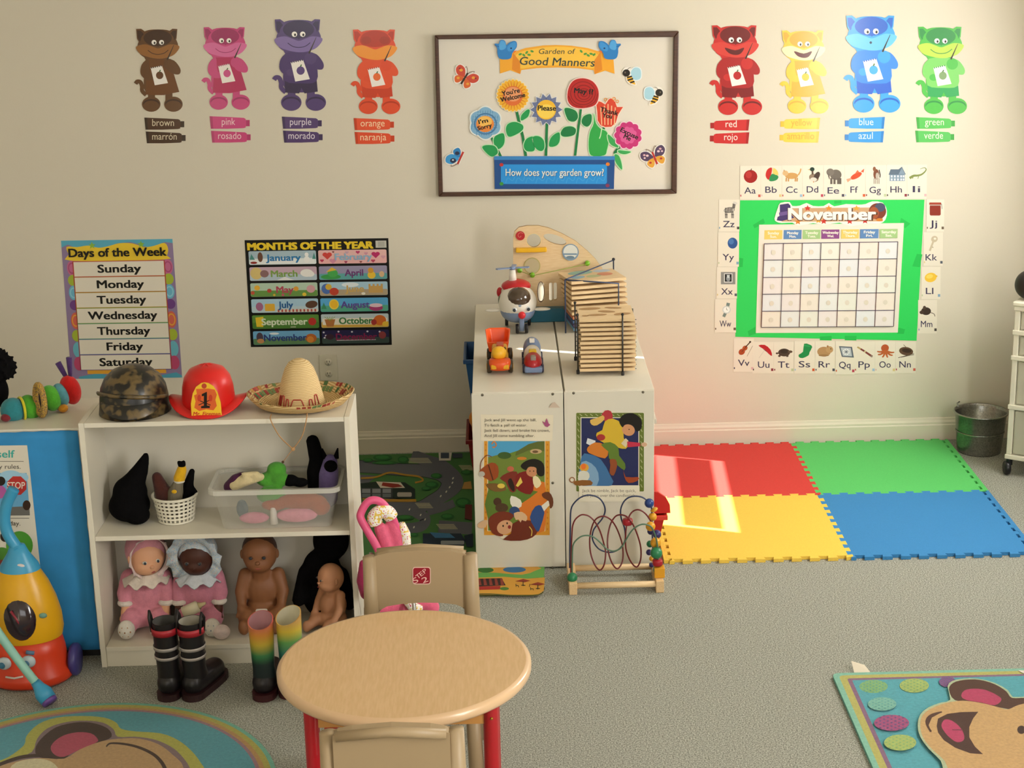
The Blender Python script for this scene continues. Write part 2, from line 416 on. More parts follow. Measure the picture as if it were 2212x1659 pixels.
mat_tile(0, 0, '#d6453f', ['t', 't', 'r', 's'], 'red foam floor mat with streaks of sunlight, beside the white cabinets', [])
mat_tile(1, 0, '#5fc76b', ['t', 't', 'r', 'r'], 'green foam floor mat in the corner by the galvanised bucket', [((T, -T), (T, 0), -1)])
mat_tile(0, 1, '#efc955', ['t', 't', 'r', 'r'], 'yellow foam floor mat with bright sun stripes by the bead maze', [((-T, -2*T), (-T, -T), 1)])
mat_tile(1, 1, '#3f86c0', ['t', 't', 'r', 'r'], 'blue foam floor mat in front of the green one', [((T, -2*T), (T, -T), -1)])

# ================================================================== paper cats and colour words on the wall
def paper_cat(cx, top, bot, fur, dark, light, shirt, low, kind, fruit, label, shades=False, mouth='smile'):
    sc = (bot-top)/610; a = Art('y', 0, thick=.0015, edge=fur, rough=.32, coat=.5); a.xf(lambda x, y: (cx+x*sc, top+y*sc))
    a.base([(-125, 60), (-90, 14), (0, 3), (90, 14), (125, 60), (150, 130), (110, 190), (80, 215), (110, 330), (100, 470), (-85, 470), (-100, 330), (-90, 225), (-130, 185), (-150, 130)], fur, 3)
    a.line([(-163, 402), (-150, 386), (-128, 390), (-116, 420), (-114, 455), (-85, 485)], 30, fur, smooth=4)
    for x in (-46, 82): a.rect(x-26, 450, x+26, 545, fur)
    for x in (-48, 115): a.ell(x, 552, 68, 56, fur); a.ell(x, 548, 60, 34, dark if kind != 'x' else fur); a.ell(x, 562, 58, 36, fur)
    if kind == 'dress': a.poly([(-72, 222), (75, 222), (118, 330), (158, 462), (30, 486), (-90, 482), (-84, 330)], low)
    else:
        a.poly([(-95, 370), (118, 370), (128, 480), (40, 492), (20, 455), (4, 492), (-88, 486)], low)
        a.poly([(-84, 222), (85, 222), (120, 300), (120, 410), (20, 425), (-92, 408), (-92, 300)], shirt, 3)
    a.poly([(-70, 222), (-118, 262), (-126, 330), (-84, 372), (-44, 366), (-60, 300)], shirt if kind != 'dress' else fur, 4)
    a.poly([(60, 226), (120, 232), (165, 290), (160, 330), (118, 330), (70, 300)], shirt if kind != 'dress' else fur, 4)
    a.ell(-50, 352, 30, 24, fur); a.ell(80, 258, 40, 40, fur)
    a.poly([(-52, 285), (30, 267), (75, 397), (-22, 413)], '#efe9e2')
    a.ell(14, 340, 27, 28, fruit); a.line([(12, 315), (20, 300)], 8, '#3c6b38')
    for k in range(6): a.ell(-44+k*14, 286-k*3.2, 4, 5, dark)
    for sx, x0 in ((-1, 0), (1, -14)):
        a.poly([(sx*158+x0, 0), (sx*122+x0, -2), (sx*68+x0, 36), (sx*128+x0, 112), (sx*152+x0, 70)], fur)
        a.poly([(sx*150+x0, 12), (sx*124+x0, 12), (sx*96+x0, 46), (sx*132+x0, 92), (sx*146+x0, 62)], dark)
    a.ell(-2, 86, 124, 82, fur); a.ell(0, 66, 104, 60, dark)
    a.poly([(-160, 132), (-95, 112), (-40, 128), (2, 142), (45, 128), (95, 112), (160, 128), (124, 185), (62, 212), (0, 218), (-68, 206), (-130, 182)], light, 4)
    if shades:
        for x in (-62, 68): a.ell(x, 78, 46, 38, dark); a.ell(x, 76, 36, 28, '#a8300c')
    else:
        for x in (-27, 28): a.ell(x, 98, 18, 18, '#f4efe8'); a.ell(x+4, 102, 7, 9, '#201612')
        a.poly([(-17, 112), (23, 112), (3, 132)], dark)
        if mouth == 'open': a.poly([(-70, 150), (0, 168), (60, 150), (38, 190), (0, 200), (-45, 186)], '#5c1512', 3)
        elif mouth == 'dot': a.ell(-4, 168, 8, 8, '#3c4a60')
        else: a.line([(-72, 156), (-40, 178), (0, 186), (45, 178), (78, 154)], 5, dark, smooth=4)
    a.line([(118, 118), (70, 226)], [3, 11], '#33281e')
    return tag(a.build('paper_cat'), label, 'wall cutout', 'laminated paper cats on the wall')
paper_cat(341, 62.6, 242, '#63401f', '#3f2413', '#94612c', '#5b371a', '#6e4119', 'dress', '#5f3a1c', 'brown paper cat in a dress, above the brown and marrón labels')
paper_cat(486.6, 59, 237.5, '#c8427f', '#9c2660', '#d768a0', '#c43a7c', '#b51f5b', 'dress', '#d0508c', 'pink paper cat in a dress, above the pink and rosado labels')
paper_cat(645, 42, 240, '#4f3a73', '#2e1d4a', '#7d68a4', '#46306b', '#2c1c49', 'shorts', '#57407c', 'purple paper cat in shorts, above the purple and morado labels')
paper_cat(810, 64, 247, '#df4a22', '#b8320f', '#f0952e', '#e24f25', '#c83a14', 'shorts', '#e66a2a', 'orange paper cat with dark eye patches, above the orange and naranja labels', shades=True)
paper_cat(1588, 55, 249, '#c52a26', '#6d1412', '#d23d33', '#a81d1d', '#7d1113', 'shorts', '#b3201e', 'red paper cat laughing, above the red and rojo labels', mouth='open')
paper_cat(1735.8, 66, 246, '#f4c33c', '#eda52d', '#f3e4ae', '#f4bf3a', '#f0ab2e', 'dress', '#f2bb30', 'yellow paper cat in a dress, above the yellow and amarillo labels', mouth='open')
paper_cat(1882, 34, 244, '#3f9fe4', '#2a62c4', '#66bdf0', '#3a86dc', '#2f63cc', 'shorts', '#4aa8e6', 'blue paper cat with a small round mouth, above the blue and azul labels', mouth='dot')
paper_cat(2032, 58, 247, '#4fb54a', '#2f8a45', '#b3cf4e', '#78c765', '#2f9e56', 'shorts', '#7c9a6a', 'green paper cat with a yellow green face, above the green and verde labels')
def tube_label(x0, y0, x1, y1, h, dk, txt, ink, capside, label, w, grp='paint tube colour words'):
    a = Art('y', 0, thick=.0012, edge=dk, rough=.32, coat=.5); W_, H_ = x1-x0, y1-y0
    a.xf(lambda x, y: ((x0+x*W_, y0+y*H_) if capside == 'r' else (x1-x*W_, y0+y*H_)))
    a.base([(0, 0), (.45, .06), (.85, .13), (.90, .22), (.90, .3), (1, .3), (1, .80), (.90, .80), (.90, .9), (.85, .95), (.45, 1), (0.03, 1)], h)
    a.poly([(.91, .3), (1, .3), (1, .80), (.91, .80)], dk); a.poly([(0, 0), (.07, .01), (.09, .99), (.03, 1)], dk)
    a.xf(None); cxx = x0+W_*(.47 if capside == 'r' else .53)
    a.word(txt, cxx, y0+H_*.69, 15.5, ink, width=w)
    return tag(a.build('colour_word_label'), label, 'label', grp)
for args in [
    (312, 254, 398, 280, '#4a2c17', '#33200f', 'brown', '#d8cbb0', 'r', 'brown', 47), (315, 284, 401, 309.5, '#43260f', '#2e190a', 'marrón', '#d8cbb0', 'r', 'marrón', 53),
    (453, 251, 539.5, 278, '#cc4180', '#b02d69', 'pink', '#f1cfd6', 'r', 'pink', 29), (456, 282.5, 541.5, 308, '#c93b79', '#b02d69', 'rosado', '#f1cfd6', 'r', 'rosado', 50),
    (609, 252, 695, 278, '#51396f', '#3b2856', 'purple', '#ddd5e2', 'r', 'purple', 46), (611.5, 282, 697, 308, '#4b336b', '#382553', 'morado', '#ddd5e2', 'r', 'morado', 57),
    (764, 255, 851, 281, '#e2502a', '#c43b15', 'orange', '#f6d6ae', 'r', 'orange', 52), (766, 285, 852, 311, '#df4a25', '#c43b15', 'naranja', '#f6d6ae', 'r', 'naranja', 56),
    (1534.5, 258, 1619, 282, '#c92c2b', '#a01c1c', 'red', '#f4e3d8', 'l', 'red', 24), (1533.6, 285.6, 1618.6, 310.4, '#c72a29', '#a01c1c', 'rojo', '#f4e3d8', 'l', 'rojo', 29),
    (1686, 254.4, 1771.6, 279, '#f5cb45', '#efb936', 'yellow', '#e39a2a', 'l', 'yellow', 45), (1684, 284, 1769.7, 308, '#f5c842', '#efb936', 'amarillo', '#e39a2a', 'l', 'amarillo', 59),
    (1825.4, 252.5, 1911.5, 278, '#3f9fe0', '#2f7fc9', 'blue', '#cfeaf4', 'l', 'blue', 31), (1825, 283, 1909.5, 307.6, '#3a96dc', '#2f7fc9', 'azul', '#cfeaf4', 'l', 'azul', 31),
    (1979, 253, 2062.6, 278, '#58bb5a', '#44a24a', 'green', '#dff2d2', 'r', 'green', 41), (1977, 282, 2061, 307.4, '#5abb5e', '#44a24a', 'verde', '#dff2d2', 'r', 'verde', 41)]:
    args = list(args); w_ = args.pop(); wd = args[9]; cn = {'brown': 'dark brown', 'marrón': 'dark brown', 'pink': 'pink', 'rosado': 'pink', 'purple': 'purple', 'morado': 'purple', 'orange': 'orange', 'naranja': 'orange', 'red': 'red', 'rojo': 'red', 'yellow': 'yellow', 'amarillo': 'yellow', 'blue': 'blue', 'azul': 'blue', 'green': 'green', 'verde': 'green'}[wd]
    args[9] = '%s paint tube label that reads %s' % (cn, wd); tube_label(*args, w_)

# ================================================================== bulletin board
ZB = (920, 50, 3.95)
board = thing('bulletin_board', at_y(1200, 420, 0), 'brown framed white bulletin board hanging in the middle of the wall', 'bulletin board')
FRW = ramp_mat('dark_brown_wood', 'ShaderNodeTexNoise', [(.3, '#3d2213'), (.7, '#52301c')], (8, 60, 60), .4)
fo = [(75, 105), (2158, 68), (2140, 1455), (108, 1480)]; fi = [(107, 138), (2115, 118), (2095, 1420), (145, 1445)]
def zb(p, y): return at_y(ZB[0]+p[0]/ZB[2], ZB[1]+p[1]/ZB[2], y)
b = MB()
for k in range(4):
    q = [zb(fo[k], -.02), zb(fo[(k+1) % 4], -.02), zb(fi[(k+1) % 4], -.02), zb(fi[k], -.02)]
    vs = [Vector((p.x, -.024, p.z)) for p in q]+[Vector((p.x, -.001, p.z)) for p in q]
    b.add(vs, [(0, 1, 2, 3), (7, 6, 5, 4), (0, 4, 5, 1), (2, 6, 7, 3), (1, 5, 6, 2), (3, 7, 4, 0)], FRW)
b.build('frame', board, bevel=.003)
a = Art('y', -.006, ZB, thick=.002, rough=.7); cg = lambda p, d: (p[0]+(d if p[0] < 1000 else -d), p[1]+(d if p[1] < 700 else -d))
a.base([cg(p, -14) for p in fi], mat('#e0d9cc', .7, spec=.2, bump=.5, bscale=9))
a.build('paper_backing', board)
YB = -.009
GRN, GRD, GPALE = '#1f9a52', '#157a42', '#c3e8bd'
def cut(z=ZB, y=YB, thick=.001, edge='#f2ede2'): return Art('y', y, z, thick=thick, edge=edge, rough=.4, coat=.25)
# banner with two birds
ban = thing('paper_banner', zb((1110, 430), YB), 'yellow ribbon banner with two bluebirds at the top of the board', 'banner')
a = cut()
a.base([(630, 290), (742, 250), (850, 212), (1000, 190), (1110, 186), (1240, 192), (1380, 212), (1490, 245), (1600, 300), (1610, 432), (1530, 405), (1440, 436), (1432, 402), (1290, 384), (1120, 378), (950, 384), (815, 400), (805, 434), (720, 402), (632, 430)], '#f0a92c')
a.poly([(770, 270), (900, 222), (1110, 200), (1320, 218), (1470, 270), (1450, 380), (1290, 366), (1110, 360), (950, 366), (790, 385)], '#f6c344', 3)
a.poly([(742, 250), (805, 330), (805, 434), (735, 395)], '#e08a22'); a.poly([(1490, 245), (1435, 320), (1440, 436), (1505, 398)], '#e08a22')
for (x, y, r) in ((805, 265, -20), (835, 272, 40), (860, 250, -50), (905, 240, 20), (880, 270, 10), (1325, 240, 50), (1360, 262, -20), (1385, 275, 30), (1410, 262, 10), (1435, 268, -40)): a.ell(x, y, 15, 9, '#4f9a3e', r)
a.word('Garden of', 1120, 262, 46, '#3f4a3a', width=312, rot=0, shear=.15)
a.word('Good Manners', 1120, 362, 70, '#3a4640', width=640, rot=1.5, shear=.12, bold=.008)
a.build('ribbon', ban)
for (cx, s_) in ((685, 1), (1565, -1)):
    a = cut(y=YB-.0035); a.xf(lambda x, y: (cx+s_*x, y))
    a.base(grow([(-70, 215), (-85, 190), (-95, 180), (-60, 180), (-45, 150), (-15, 155), (0, 195), (40, 165), (80, 160), (85, 200), (60, 235), (45, 260), (35, 295), (-10, 304), (-55, 295), (-70, 250)], 6, 3), '#2a7fc6')
    a.poly([(-60, 180), (-45, 150), (-15, 155), (0, 200), (-20, 225), (-55, 225)], '#4fa3e0', 3); a.poly([(10, 205), (45, 170), (80, 162), (84, 200), (55, 232), (20, 240)], '#3c93d8', 3)
    a.ell(42, 214, 8, 7, '#123a68'); a.poly([(62, 240), (92, 232), (64, 258)], '#e8742a'); a.line([(-95, 190), (-60, 200)], 5, '#17568f')
    a.build('bluebird', ban)
def leaf(a, pts, h=GRN): a.poly(grow(pts, 7, 4), GPALE); a.poly(pts, h, 4)
def flower(label, head, stem, y=YB):
    t = thing('paper_flower', Vector((0, 0, 0)), label, 'paper flower', 'cut-out flowers on the board')
    a = cut(y=y-.0016); head(a); hb = a.build('blossom'); lo = zb((0, 1150), y)
    a2 = cut(y=y); stem(a2); sb = a2.build('stem')
    t.location = (sb.location.x, y, sb.location.z)
    for o in (hb, sb): o.parent = t; o.location -= t.location
    return t
def lobes(cx, cy, r, n, amp, rot=0, p=1.0):
    return [(cx+r*(1+amp*abs(math.sin(n*t/2+rot))**p)*math.cos(t), cy+r*(1+amp*abs(math.sin(n*t/2+rot))**p)*math.sin(t)) for t in [2*PI*i/(n*8) for i in range(n*8)]]
def sorry(a):
    a.base(lobes(508, 852, 128, 6, .16), '#e6e9e4'); a.poly(lobes(508, 852, 118, 6, .16), '#7fb0d2')
    for i in range(-5, 6): a.line([(508+i*21, 745 if abs(i) < 4 else 790), (508+i*21-12, 958 if abs(i) < 4 else 905)], 6, '#5f93bd')
    for i in range(-4, 5): a.line([(405 if abs(i) < 3 else 435, 852+i*21), (612 if abs(i) < 3 else 580, 852+i*21+8)], 5, '#93bfdb')
    a.ring(508, 858, 92, 86, 14, '#4a7fae'); a.ell(505, 860, 76, 70, '#e98a3c'); a.ell(503, 838, 62, 44, '#f4be5a')
    a.word("I'm", 492, 852, 36, '#1c1812', width=84, rot=-12, bold=.03); a.word('Sorry', 505, 900, 36, '#1c1812', width=125, rot=-14, bold=.03)
def sorry_s(a):
    a.base([(548, 975), (570, 975), (650, 1135), (626, 1138)], GRD)
    leaf(a, [(578, 1020), (590, 965), (660, 940), (672, 1000), (655, 1050), (610, 1075)]); leaf(a, [(480, 1060), (520, 1040), (590, 1050), (614, 1105), (570, 1138), (530, 1120)])
flower('blue checked paper flower that says I am sorry', sorry, sorry_s)
def welcome(a):
    a.base(lobes(742, 617, 133, 26, .09), '#f3e2b0'); a.poly(lobes(742, 617, 126, 26, .09), '#f1b42e')
    for i in range(26): t = 2*PI*i/26; a.line([(742+80*math.cos(t), 617+80*math.sin(t)), (742+122*math.cos(t), 617+122*math.sin(t))], [10, 4], '#e0861f')
    a.ell(742, 620, 84, 84, '#df6f33'); a.ell(742, 606, 72, 62, '#e79a66')
    a.word("You're", 728, 605, 40, '#1c1812', width=155, rot=-12, bold=.03); a.word('Welcome', 745, 650, 40, '#1c1812', width=215, rot=-12, bold=.03)
def welcome_s(a):
    a.base([(762, 745), (785, 745), (810, 850), (838, 960), (864, 1132), (840, 1134), (815, 970), (786, 860)], GRD)
    leaf(a, [(682, 910), (700, 860), (760, 842), (824, 868), (826, 910), (770, 950), (706, 968)]); leaf(a, [(812, 830), (815, 785), (860, 740), (886, 742), (876, 790), (850, 815)])
    leaf(a, [(834, 1040), (860, 985), (920, 968), (935, 1020), (925, 1085), (880, 1095), (848, 1082)])
flower('yellow sunflower shaped paper flower that says you are welcome', welcome, welcome_s, YB-.0002)
def please(a):
    P1 = [(1027+(138 if i % 2 == 0 else 104)*math.cos(PI*i/14), 738+(138 if i % 2 == 0 else 104)*math.sin(PI*i/14)) for i in range(28)]
    a.base(grow(P1, 8), '#dfe0e2'); a.poly(P1, '#6a769c')
    for i in range(14): t = 2*PI*i/14; a.line([(1027+84*math.cos(t+.22), 738+84*math.sin(t+.22)), (1027+104*math.cos(t+.22), 738+104*math.sin(t+.22))], 4, '#48537a')
    a.ell(1027, 738, 84, 84, '#f0bb35'); a.ell(1027, 752, 72, 60, '#f6d257'); a.word('Please', 1032, 745, 44, '#1c1812', width=158, rot=1, bold=.03)
def please_s(a):
    a.base([(1022, 850), (1044, 850), (1036, 1132), (1012, 1132)], GRD)
    leaf(a, [(914, 972), (965, 965), (1005, 1000), (1012, 1060), (990, 1090), (950, 1080), (925, 1040)]); leaf(a, [(1050, 1045), (1062, 985), (1100, 945), (1140, 935), (1142, 1000), (1120, 1040), (1080, 1055)])
flower('slate blue star shaped paper flower that says please', please, please_s, YB-.0004)
def rose(a):
    R1 = [(1215, 560), (1260, 490), (1340, 470), (1420, 495), (1468, 560), (1472, 640), (1440, 700), (1350, 725), (1260, 715), (1210, 660)]
    a.base(grow(R1, 8, 4), '#f0d3cb'); a.poly(R1, '#b5221f', 4)
    for (rx, ry, x, y) in ((105, 98, 1340, 598), (78, 70, 1345, 600), (52, 46, 1348, 605), (26, 22, 1350, 605)): a.ring(x, y, rx, ry, 7, '#831513')
    a.line([(1215, 620), (1260, 690), (1340, 715)], 6, '#831513', smooth=4); a.line([(1468, 600), (1440, 670), (1370, 712)], 6, '#831513', smooth=4)
    a.word('May I?', 1345, 600, 44, '#191512', width=165, rot=5, bold=.03)
def rose_s(a):
    a.base([(1314, 720), (1334, 720), (1308, 920), (1284, 1130), (1262, 1130), (1290, 900)], GRD)
    for pts in ([(1182, 730), (1225, 725), (1280, 750), (1298, 800), (1270, 838), (1220, 832), (1195, 790)], [(1328, 840), (1345, 795), (1395, 775), (1415, 790), (1410, 850), (1380, 882), (1345, 872)], [(1150, 935), (1180, 890), (1240, 880), (1280, 905), (1268, 950), (1215, 968), (1165, 965)]): leaf(a, pts, GRD)
flower('red paper rose that says may I', rose, rose_s, YB-.0003)
def tulip(a):
    Tp = [(1450, 660), (1495, 672), (1530, 695), (1560, 650), (1580, 640), (1615, 672), (1630, 715), (1682, 715), (1640, 780), (1620, 850), (1580, 884), (1530, 886), (1490, 870), (1465, 830), (1462, 760)]
    a.base(grow(Tp, 8), '#f3ddca'); a.poly(Tp, '#d5432a')
    for k in range(5): a.line([(1492+k*31, 690+abs(k-2)*14), (1500+k*27, 868)], 9, '#f0b488')
    for (x, y) in ((1533, 652), (1605, 645), (1632, 668)): a.ring(x, y, 12, 12, 6, '#e2902f', 14)
    a.word('Thank', 1560, 770, 40, '#1c1812', width=158, rot=14, bold=.03); a.word('You', 1545, 808, 40, '#1c1812', width=84, rot=8, bold=.03)
def tulip_s(a):
    a.base([(1508, 880), (1530, 880), (1522, 960), (1520, 1128), (1490, 1128)], GRD)
    leaf(a, [(1435, 770), (1450, 850), (1490, 900), (1540, 925), (1560, 990), (1545, 1080), (1520, 1128), (1410, 1128), (1388, 1040), (1400, 930), (1430, 860)], '#2fa64a')
    a.line([(1500, 900), (1490, 960), (1480, 985)], 8, GPALE)
flower('striped orange paper tulip that says thank you', tulip, tulip_s, YB-.0001)
def excuse(a):
    a.base(lobes(1725, 957, 112, 11, .13), '#f1d5df'); a.poly(lobes(1725, 957, 104, 11, .14), '#c53378'); a.poly(lobes(1725, 957, 66, 9, .15), '#d95b98')
    a.word('Excuse', 1730, 958, 40, '#1c1812', width=165, rot=26, bold=.03); a.word('Me', 1712, 992, 40, '#1c1812', width=64, rot=24, bold=.03)
def excuse_s(a):
    a.base([(1640, 1045), (1665, 1055), (1625, 1110), (1608, 1132), (1600, 1105)], GRD)
    leaf(a, [(1552, 950), (1600, 985), (1635, 1040), (1640, 1062), (1590, 1045), (1560, 1010)], '#3aa557'); leaf(a, [(1640, 1085), (1690, 1088), (1750, 1098), (1700, 1118), (1650, 1108)], '#3aa557'); leaf(a, [(1610, 1120), (1645, 1130), (1668, 1190), (1672, 1250), (1630, 1205), (1612, 1165)], '#3aa557')
flower('magenta scalloped paper flower that says excuse me', excuse, excuse_s, YB-.0005)
# planter sign
a = cut(y=YB-.0032)
a.base([(582, 1135), (1612, 1135), (1604, 1415), (588, 1415)], '#1f4f8f'); a.rect(582, 1135, 1612, 1166, '#3b86c9'); a.rect(640, 1205, 1545, 1372, '#2a94e2', 20)
random.seed(3)
for k in range(10):
    x = 680+k*86; a.line([(x, 1365), (x+20, 1320), (x+60, 1345), (x+80, 1300)], 4, '#4fabe8', smooth=4)
for (x, y, h) in ((645, 1208, '#c8322c'), (1552, 1203, '#e0812a'), (645, 1370, '#3f9a3e'), (1550, 1385, '#8a3a5c')): a.ell(x, y, 17, 15, h)
a.word('How does your garden grow?', 1103, 1306, 62, '#17508f', width=838, bold=.012); a.word('How does your garden grow?', 1099, 1302, 62, '#dfe9e6', width=838, bold=.012)
tag(a.build('paper_planter'), 'blue paper planter box sign along the bottom of the flowers', 'paper sign')
def insect(name, label, cat, grp, fn):
    a = cut(y=YB-.0005, edge='#f0ece6'); fn(a); tag(a.build(name), label, cat, grp)
def bfly(a, cx, cy, rot, up, low, body, dots, sc=1.0, side=False):
    r = math.radians(rot)
    def q(x, y): x *= sc; y *= sc; return (cx+x*math.cos(r)-y*math.sin(r), cy+x*math.sin(r)+y*math.cos(r))
    wings = []
    for s_ in ((1,) if side else (-1, 1)):
        wings.append(([q(s_*8, -6), q(s_*40, -62), q(s_*92, -70), q(s_*108, -30), q(s_*80, 8), q(s_*30, 14)], up)); wings.append(([q(s_*8, 10), q(s_*55, 12), q(s_*78, 42), q(s_*52, 78), q(s_*22, 62)], low))
    a.base([q(-14, -45), q(14, -45), q(14, 60), q(0, 78), q(-14, 60)], '#efeae2')
    for pts, h in wings: a.poly(grow(pts, 8, 4), '#efeae2')
    for pts, h in wings: a.poly(pts, h, 4)
    for s_ in ((1,) if side else (-1, 1)):
        for (x, y, rx) in dots: a.ell(*q(s_*x, y), rx, rx*.8, dots[(x, y, rx)])
        a.line([q(s_*4, -42), q(s_*18, -66), q(s_*40, -84), q(s_*42, -70)], 4, '#6d4a32', smooth=4)
    a.line([q(0, -44), q(0, 0), q(0, 66)], [16, 18], body)
insect('paper_butterfly', 'orange and red paper butterfly in the upper left of the board', 'paper butterfly', 'paper butterflies on the board', lambda a: bfly(a, 335, 462, 32, '#cc4a35', '#d9652f', '#3a2618', {(62, -34, 15): '#e8a33a', (48, 36, 13): '#e8a33a', (80, -40, 8): '#8c2a40'}))
insect('paper_butterfly', 'blue winged paper butterfly seen side on, low on the board', 'paper butterfly', 'paper butterflies on the board', lambda a: bfly(a, 290, 1160, 205, '#3d9ad8', '#2f83c4', '#b5362c', {(45, -34, 26): '#2a3350', (40, 34, 20): '#2a3350', (48, -30, 8): '#c9d3d8'}, 1.05, True))
insect('paper_butterfly', 'checked purple and yellow paper butterfly in the lower right corner', 'paper butterfly', 'paper butterflies on the board', lambda a: bfly(a, 1948, 1140, -22, '#53405e', '#dfa23a', '#b8322c', {(50, -30, 12): '#e9c9cf', (72, -44, 11): '#d8a8b4', (78, -20, 9): '#e9c9cf', (48, 34, 11): '#b8322c'}, 1.02))
def bee(a, cx, cy, s_):
    X = lambda x, y: (cx+s_*x, cy+y)
    a.base(grow([X(-40, -70), X(0, -75), X(20, -40), X(15, 10), X(50, 60), X(45, 72), X(0, 60), X(-25, 30), X(-30, -10), X(-60, -40)], 6, 3), '#efe9de')
    W1 = [X(20, 10), X(10, -40), X(40, -75), X(80, -70), X(95, -40), X(90, 15), X(50, 30)]
    a.poly(grow(W1, 8, 4), '#e6eef0'); a.poly(W1, '#a7d2e2', 4)
    a.poly([X(-25, 0), X(15, 0), X(30, 30), X(48, 68), X(10, 58), X(-18, 36)], '#e5ae2c', 3)
    for (x0, y0, x1, y1) in ((-24, 10, 18, -2), (-20, 33, 28, 18), (2, 53, 40, 42)): a.line([X(x0, y0), X(x1, y1)], 13, '#221d16')
    a.ell(*X(-30, -30), 32, 31, '#221d16'); a.ell(*X(-40, -34), 6, 8, '#6b5f52'); a.line([X(-20, -58), X(-8, -72), X(8, -74)], 4, '#3a332a', smooth=3)
insect('paper_bee', 'black and yellow paper bee on the board, the upper of two', 'paper bee', 'paper bees on the board', lambda a: bee(a, 1740, 455, 1))
insect('paper_bee', 'black and yellow paper bee on the board, the lower of two', 'paper bee', 'paper bees on the board', lambda a: bee(a, 1960, 595+28, -1))

# ================================================================== days poster
a = Art('y', 0, (110, 500, 5.026), thick=.001, edge='#c9c2b2', rough=.45, coat=.2); a.xf(quad((110, 100), (1320, 80), (1425, 1585), (222, 1600)))
a.base([(0, 0), (1000, 0), (1000, 1000), (0, 1000)], '#8d7a9d')
a.poly([(0, 0), (1000, 0), (1000, 30), (930, 22), (860, 40), (780, 62), (700, 35), (620, 18), (500, 25), (420, 50), (330, 62), (240, 42), (140, 60), (60, 28), (0, 50)], '#58abc6', 0)
a.poly([(45, 45), (140, 48), (240, 38), (330, 55), (420, 45), (520, 25), (640, 28), (740, 55), (830, 48), (925, 28), (955, 70), (940, 120), (905, 148), (90, 148), (60, 100)], '#ecc936', 3)
for (x, y) in ((275, 38), (715, 36)):
    a.poly([(x+(34 if k % 2 == 0 else 15)*math.cos(PI*k/5-PI/2), y+(28 if k % 2 == 0 else 12)*math.sin(PI*k/5-PI/2)) for k in range(10)], '#86b441')
a.poly([(70, 985), (250, 962), (400, 985), (600, 960), (780, 985), (950, 962), (1000, 985), (1000, 1000), (70, 1000)], '#4f9fb8', 0); a.rect(150, 938, 860, 966, '#e2a535')
for k, (y, h, ry) in enumerate(((200, '#c26a8e', 55), (288, '#a5b53a', 40), (378, '#6db4cf', 52), (468, '#6c4283', 36), (580, '#cf6552', 60), (688, '#a5b53a', 42), (790, '#6bb3c4', 56), (890, '#b84a6e', 50))):
    for x in (72, 962):
        a.ell(x-(20 if x > 500 else -8), y, 44, ry, h)
        if k in (0, 4, 2): a.ring(x-(20 if x > 500 else -8), y, 30, ry*.66, 10, {0: '#a94f78', 4: '#e0a03c', 2: '#8fcadb'}[k], 24)
a.poly([(88, 150), (917, 150), (917, 938), (88, 938)], '#b5443c')
rows = [('Sunday', '#c55a4c', 392), ('Monday', '#b0702f', 425), ('Tuesday', '#b5942f', 445), ('Wednesday', '#7d9a44', 625), ('Thursday', '#5f9a78', 478), ('Friday', '#56709a', 330), ('Saturday', '#6a4a7c', 478)]
for k, (d, h, wd) in enumerate(rows):
    y0 = 152+k*112.3; y1 = y0+112.3
    a.rect(95, y0, 910, y1, h); a.rect(98, y0+4, 907, y1-4, '#e4dccb'); a.word(d, 505, y0+82, 58, '#161310', width=wd, bold=.028)
a.word('Days of the Week', 500, 118, 62, '#161310', width=880, bold=.03)
tag(a.build('days_poster'), 'days of the week poster with a purple border on the left of the wall', 'poster')

# ================================================================== months poster
a = Art('y', 0, (510, 500, 4.88), thick=.001, edge='#15120f', rough=.4, coat=.25); a.xf(quad((90, 92), (1605, 70), (1642, 1195), (157, 1218)))
a.base([(0, 0), (1000, 0), (1000, 1000), (0, 1000)], '#0f0d0b')
a.word('MONTHS OF THE YEAR', 455, 92, 66, '#e9c82f', width=880, bold=.06); a.rect(910, 22, 985, 88, '#c9c6bb')
for k in range(9): a.rect(928+k*5, 30, 930+k*5, 80, '#8c8a84')
MO = [('January', '#a9bfca', '#dfe6e6', '#2f79ae', 470), ('February', '#e8b9b4', '#ebb3b0', '#8fb4d0', 500), ('March', '#c7aab8', '#b5c6d0', '#7fa052', 360), ('April', '#9a94b0', '#5fa4a4', '#6b3a70', 250), ('May', '#b7ceb6', '#6a9448', '#b14a5a', 235), ('June', '#a7cadb', '#b3a184', '#cda860', 255),
      ('July', '#a9cbdd', '#b9cfd6', '#2b5f95', 205), ('August', '#5aa9d8', '#55a88a', '#5c4a92', 390), ('September', '#5b8a3a', '#4a7a30', '#d3ddc0', 625), ('October', '#b9c9cc', '#d3a845', '#3f7a42', 455), ('November', '#6fa9cf', '#5d8458', '#2e3f78', 585), ('December', '#231f45', '#3a4a45', '#7d1f4a', 560)]
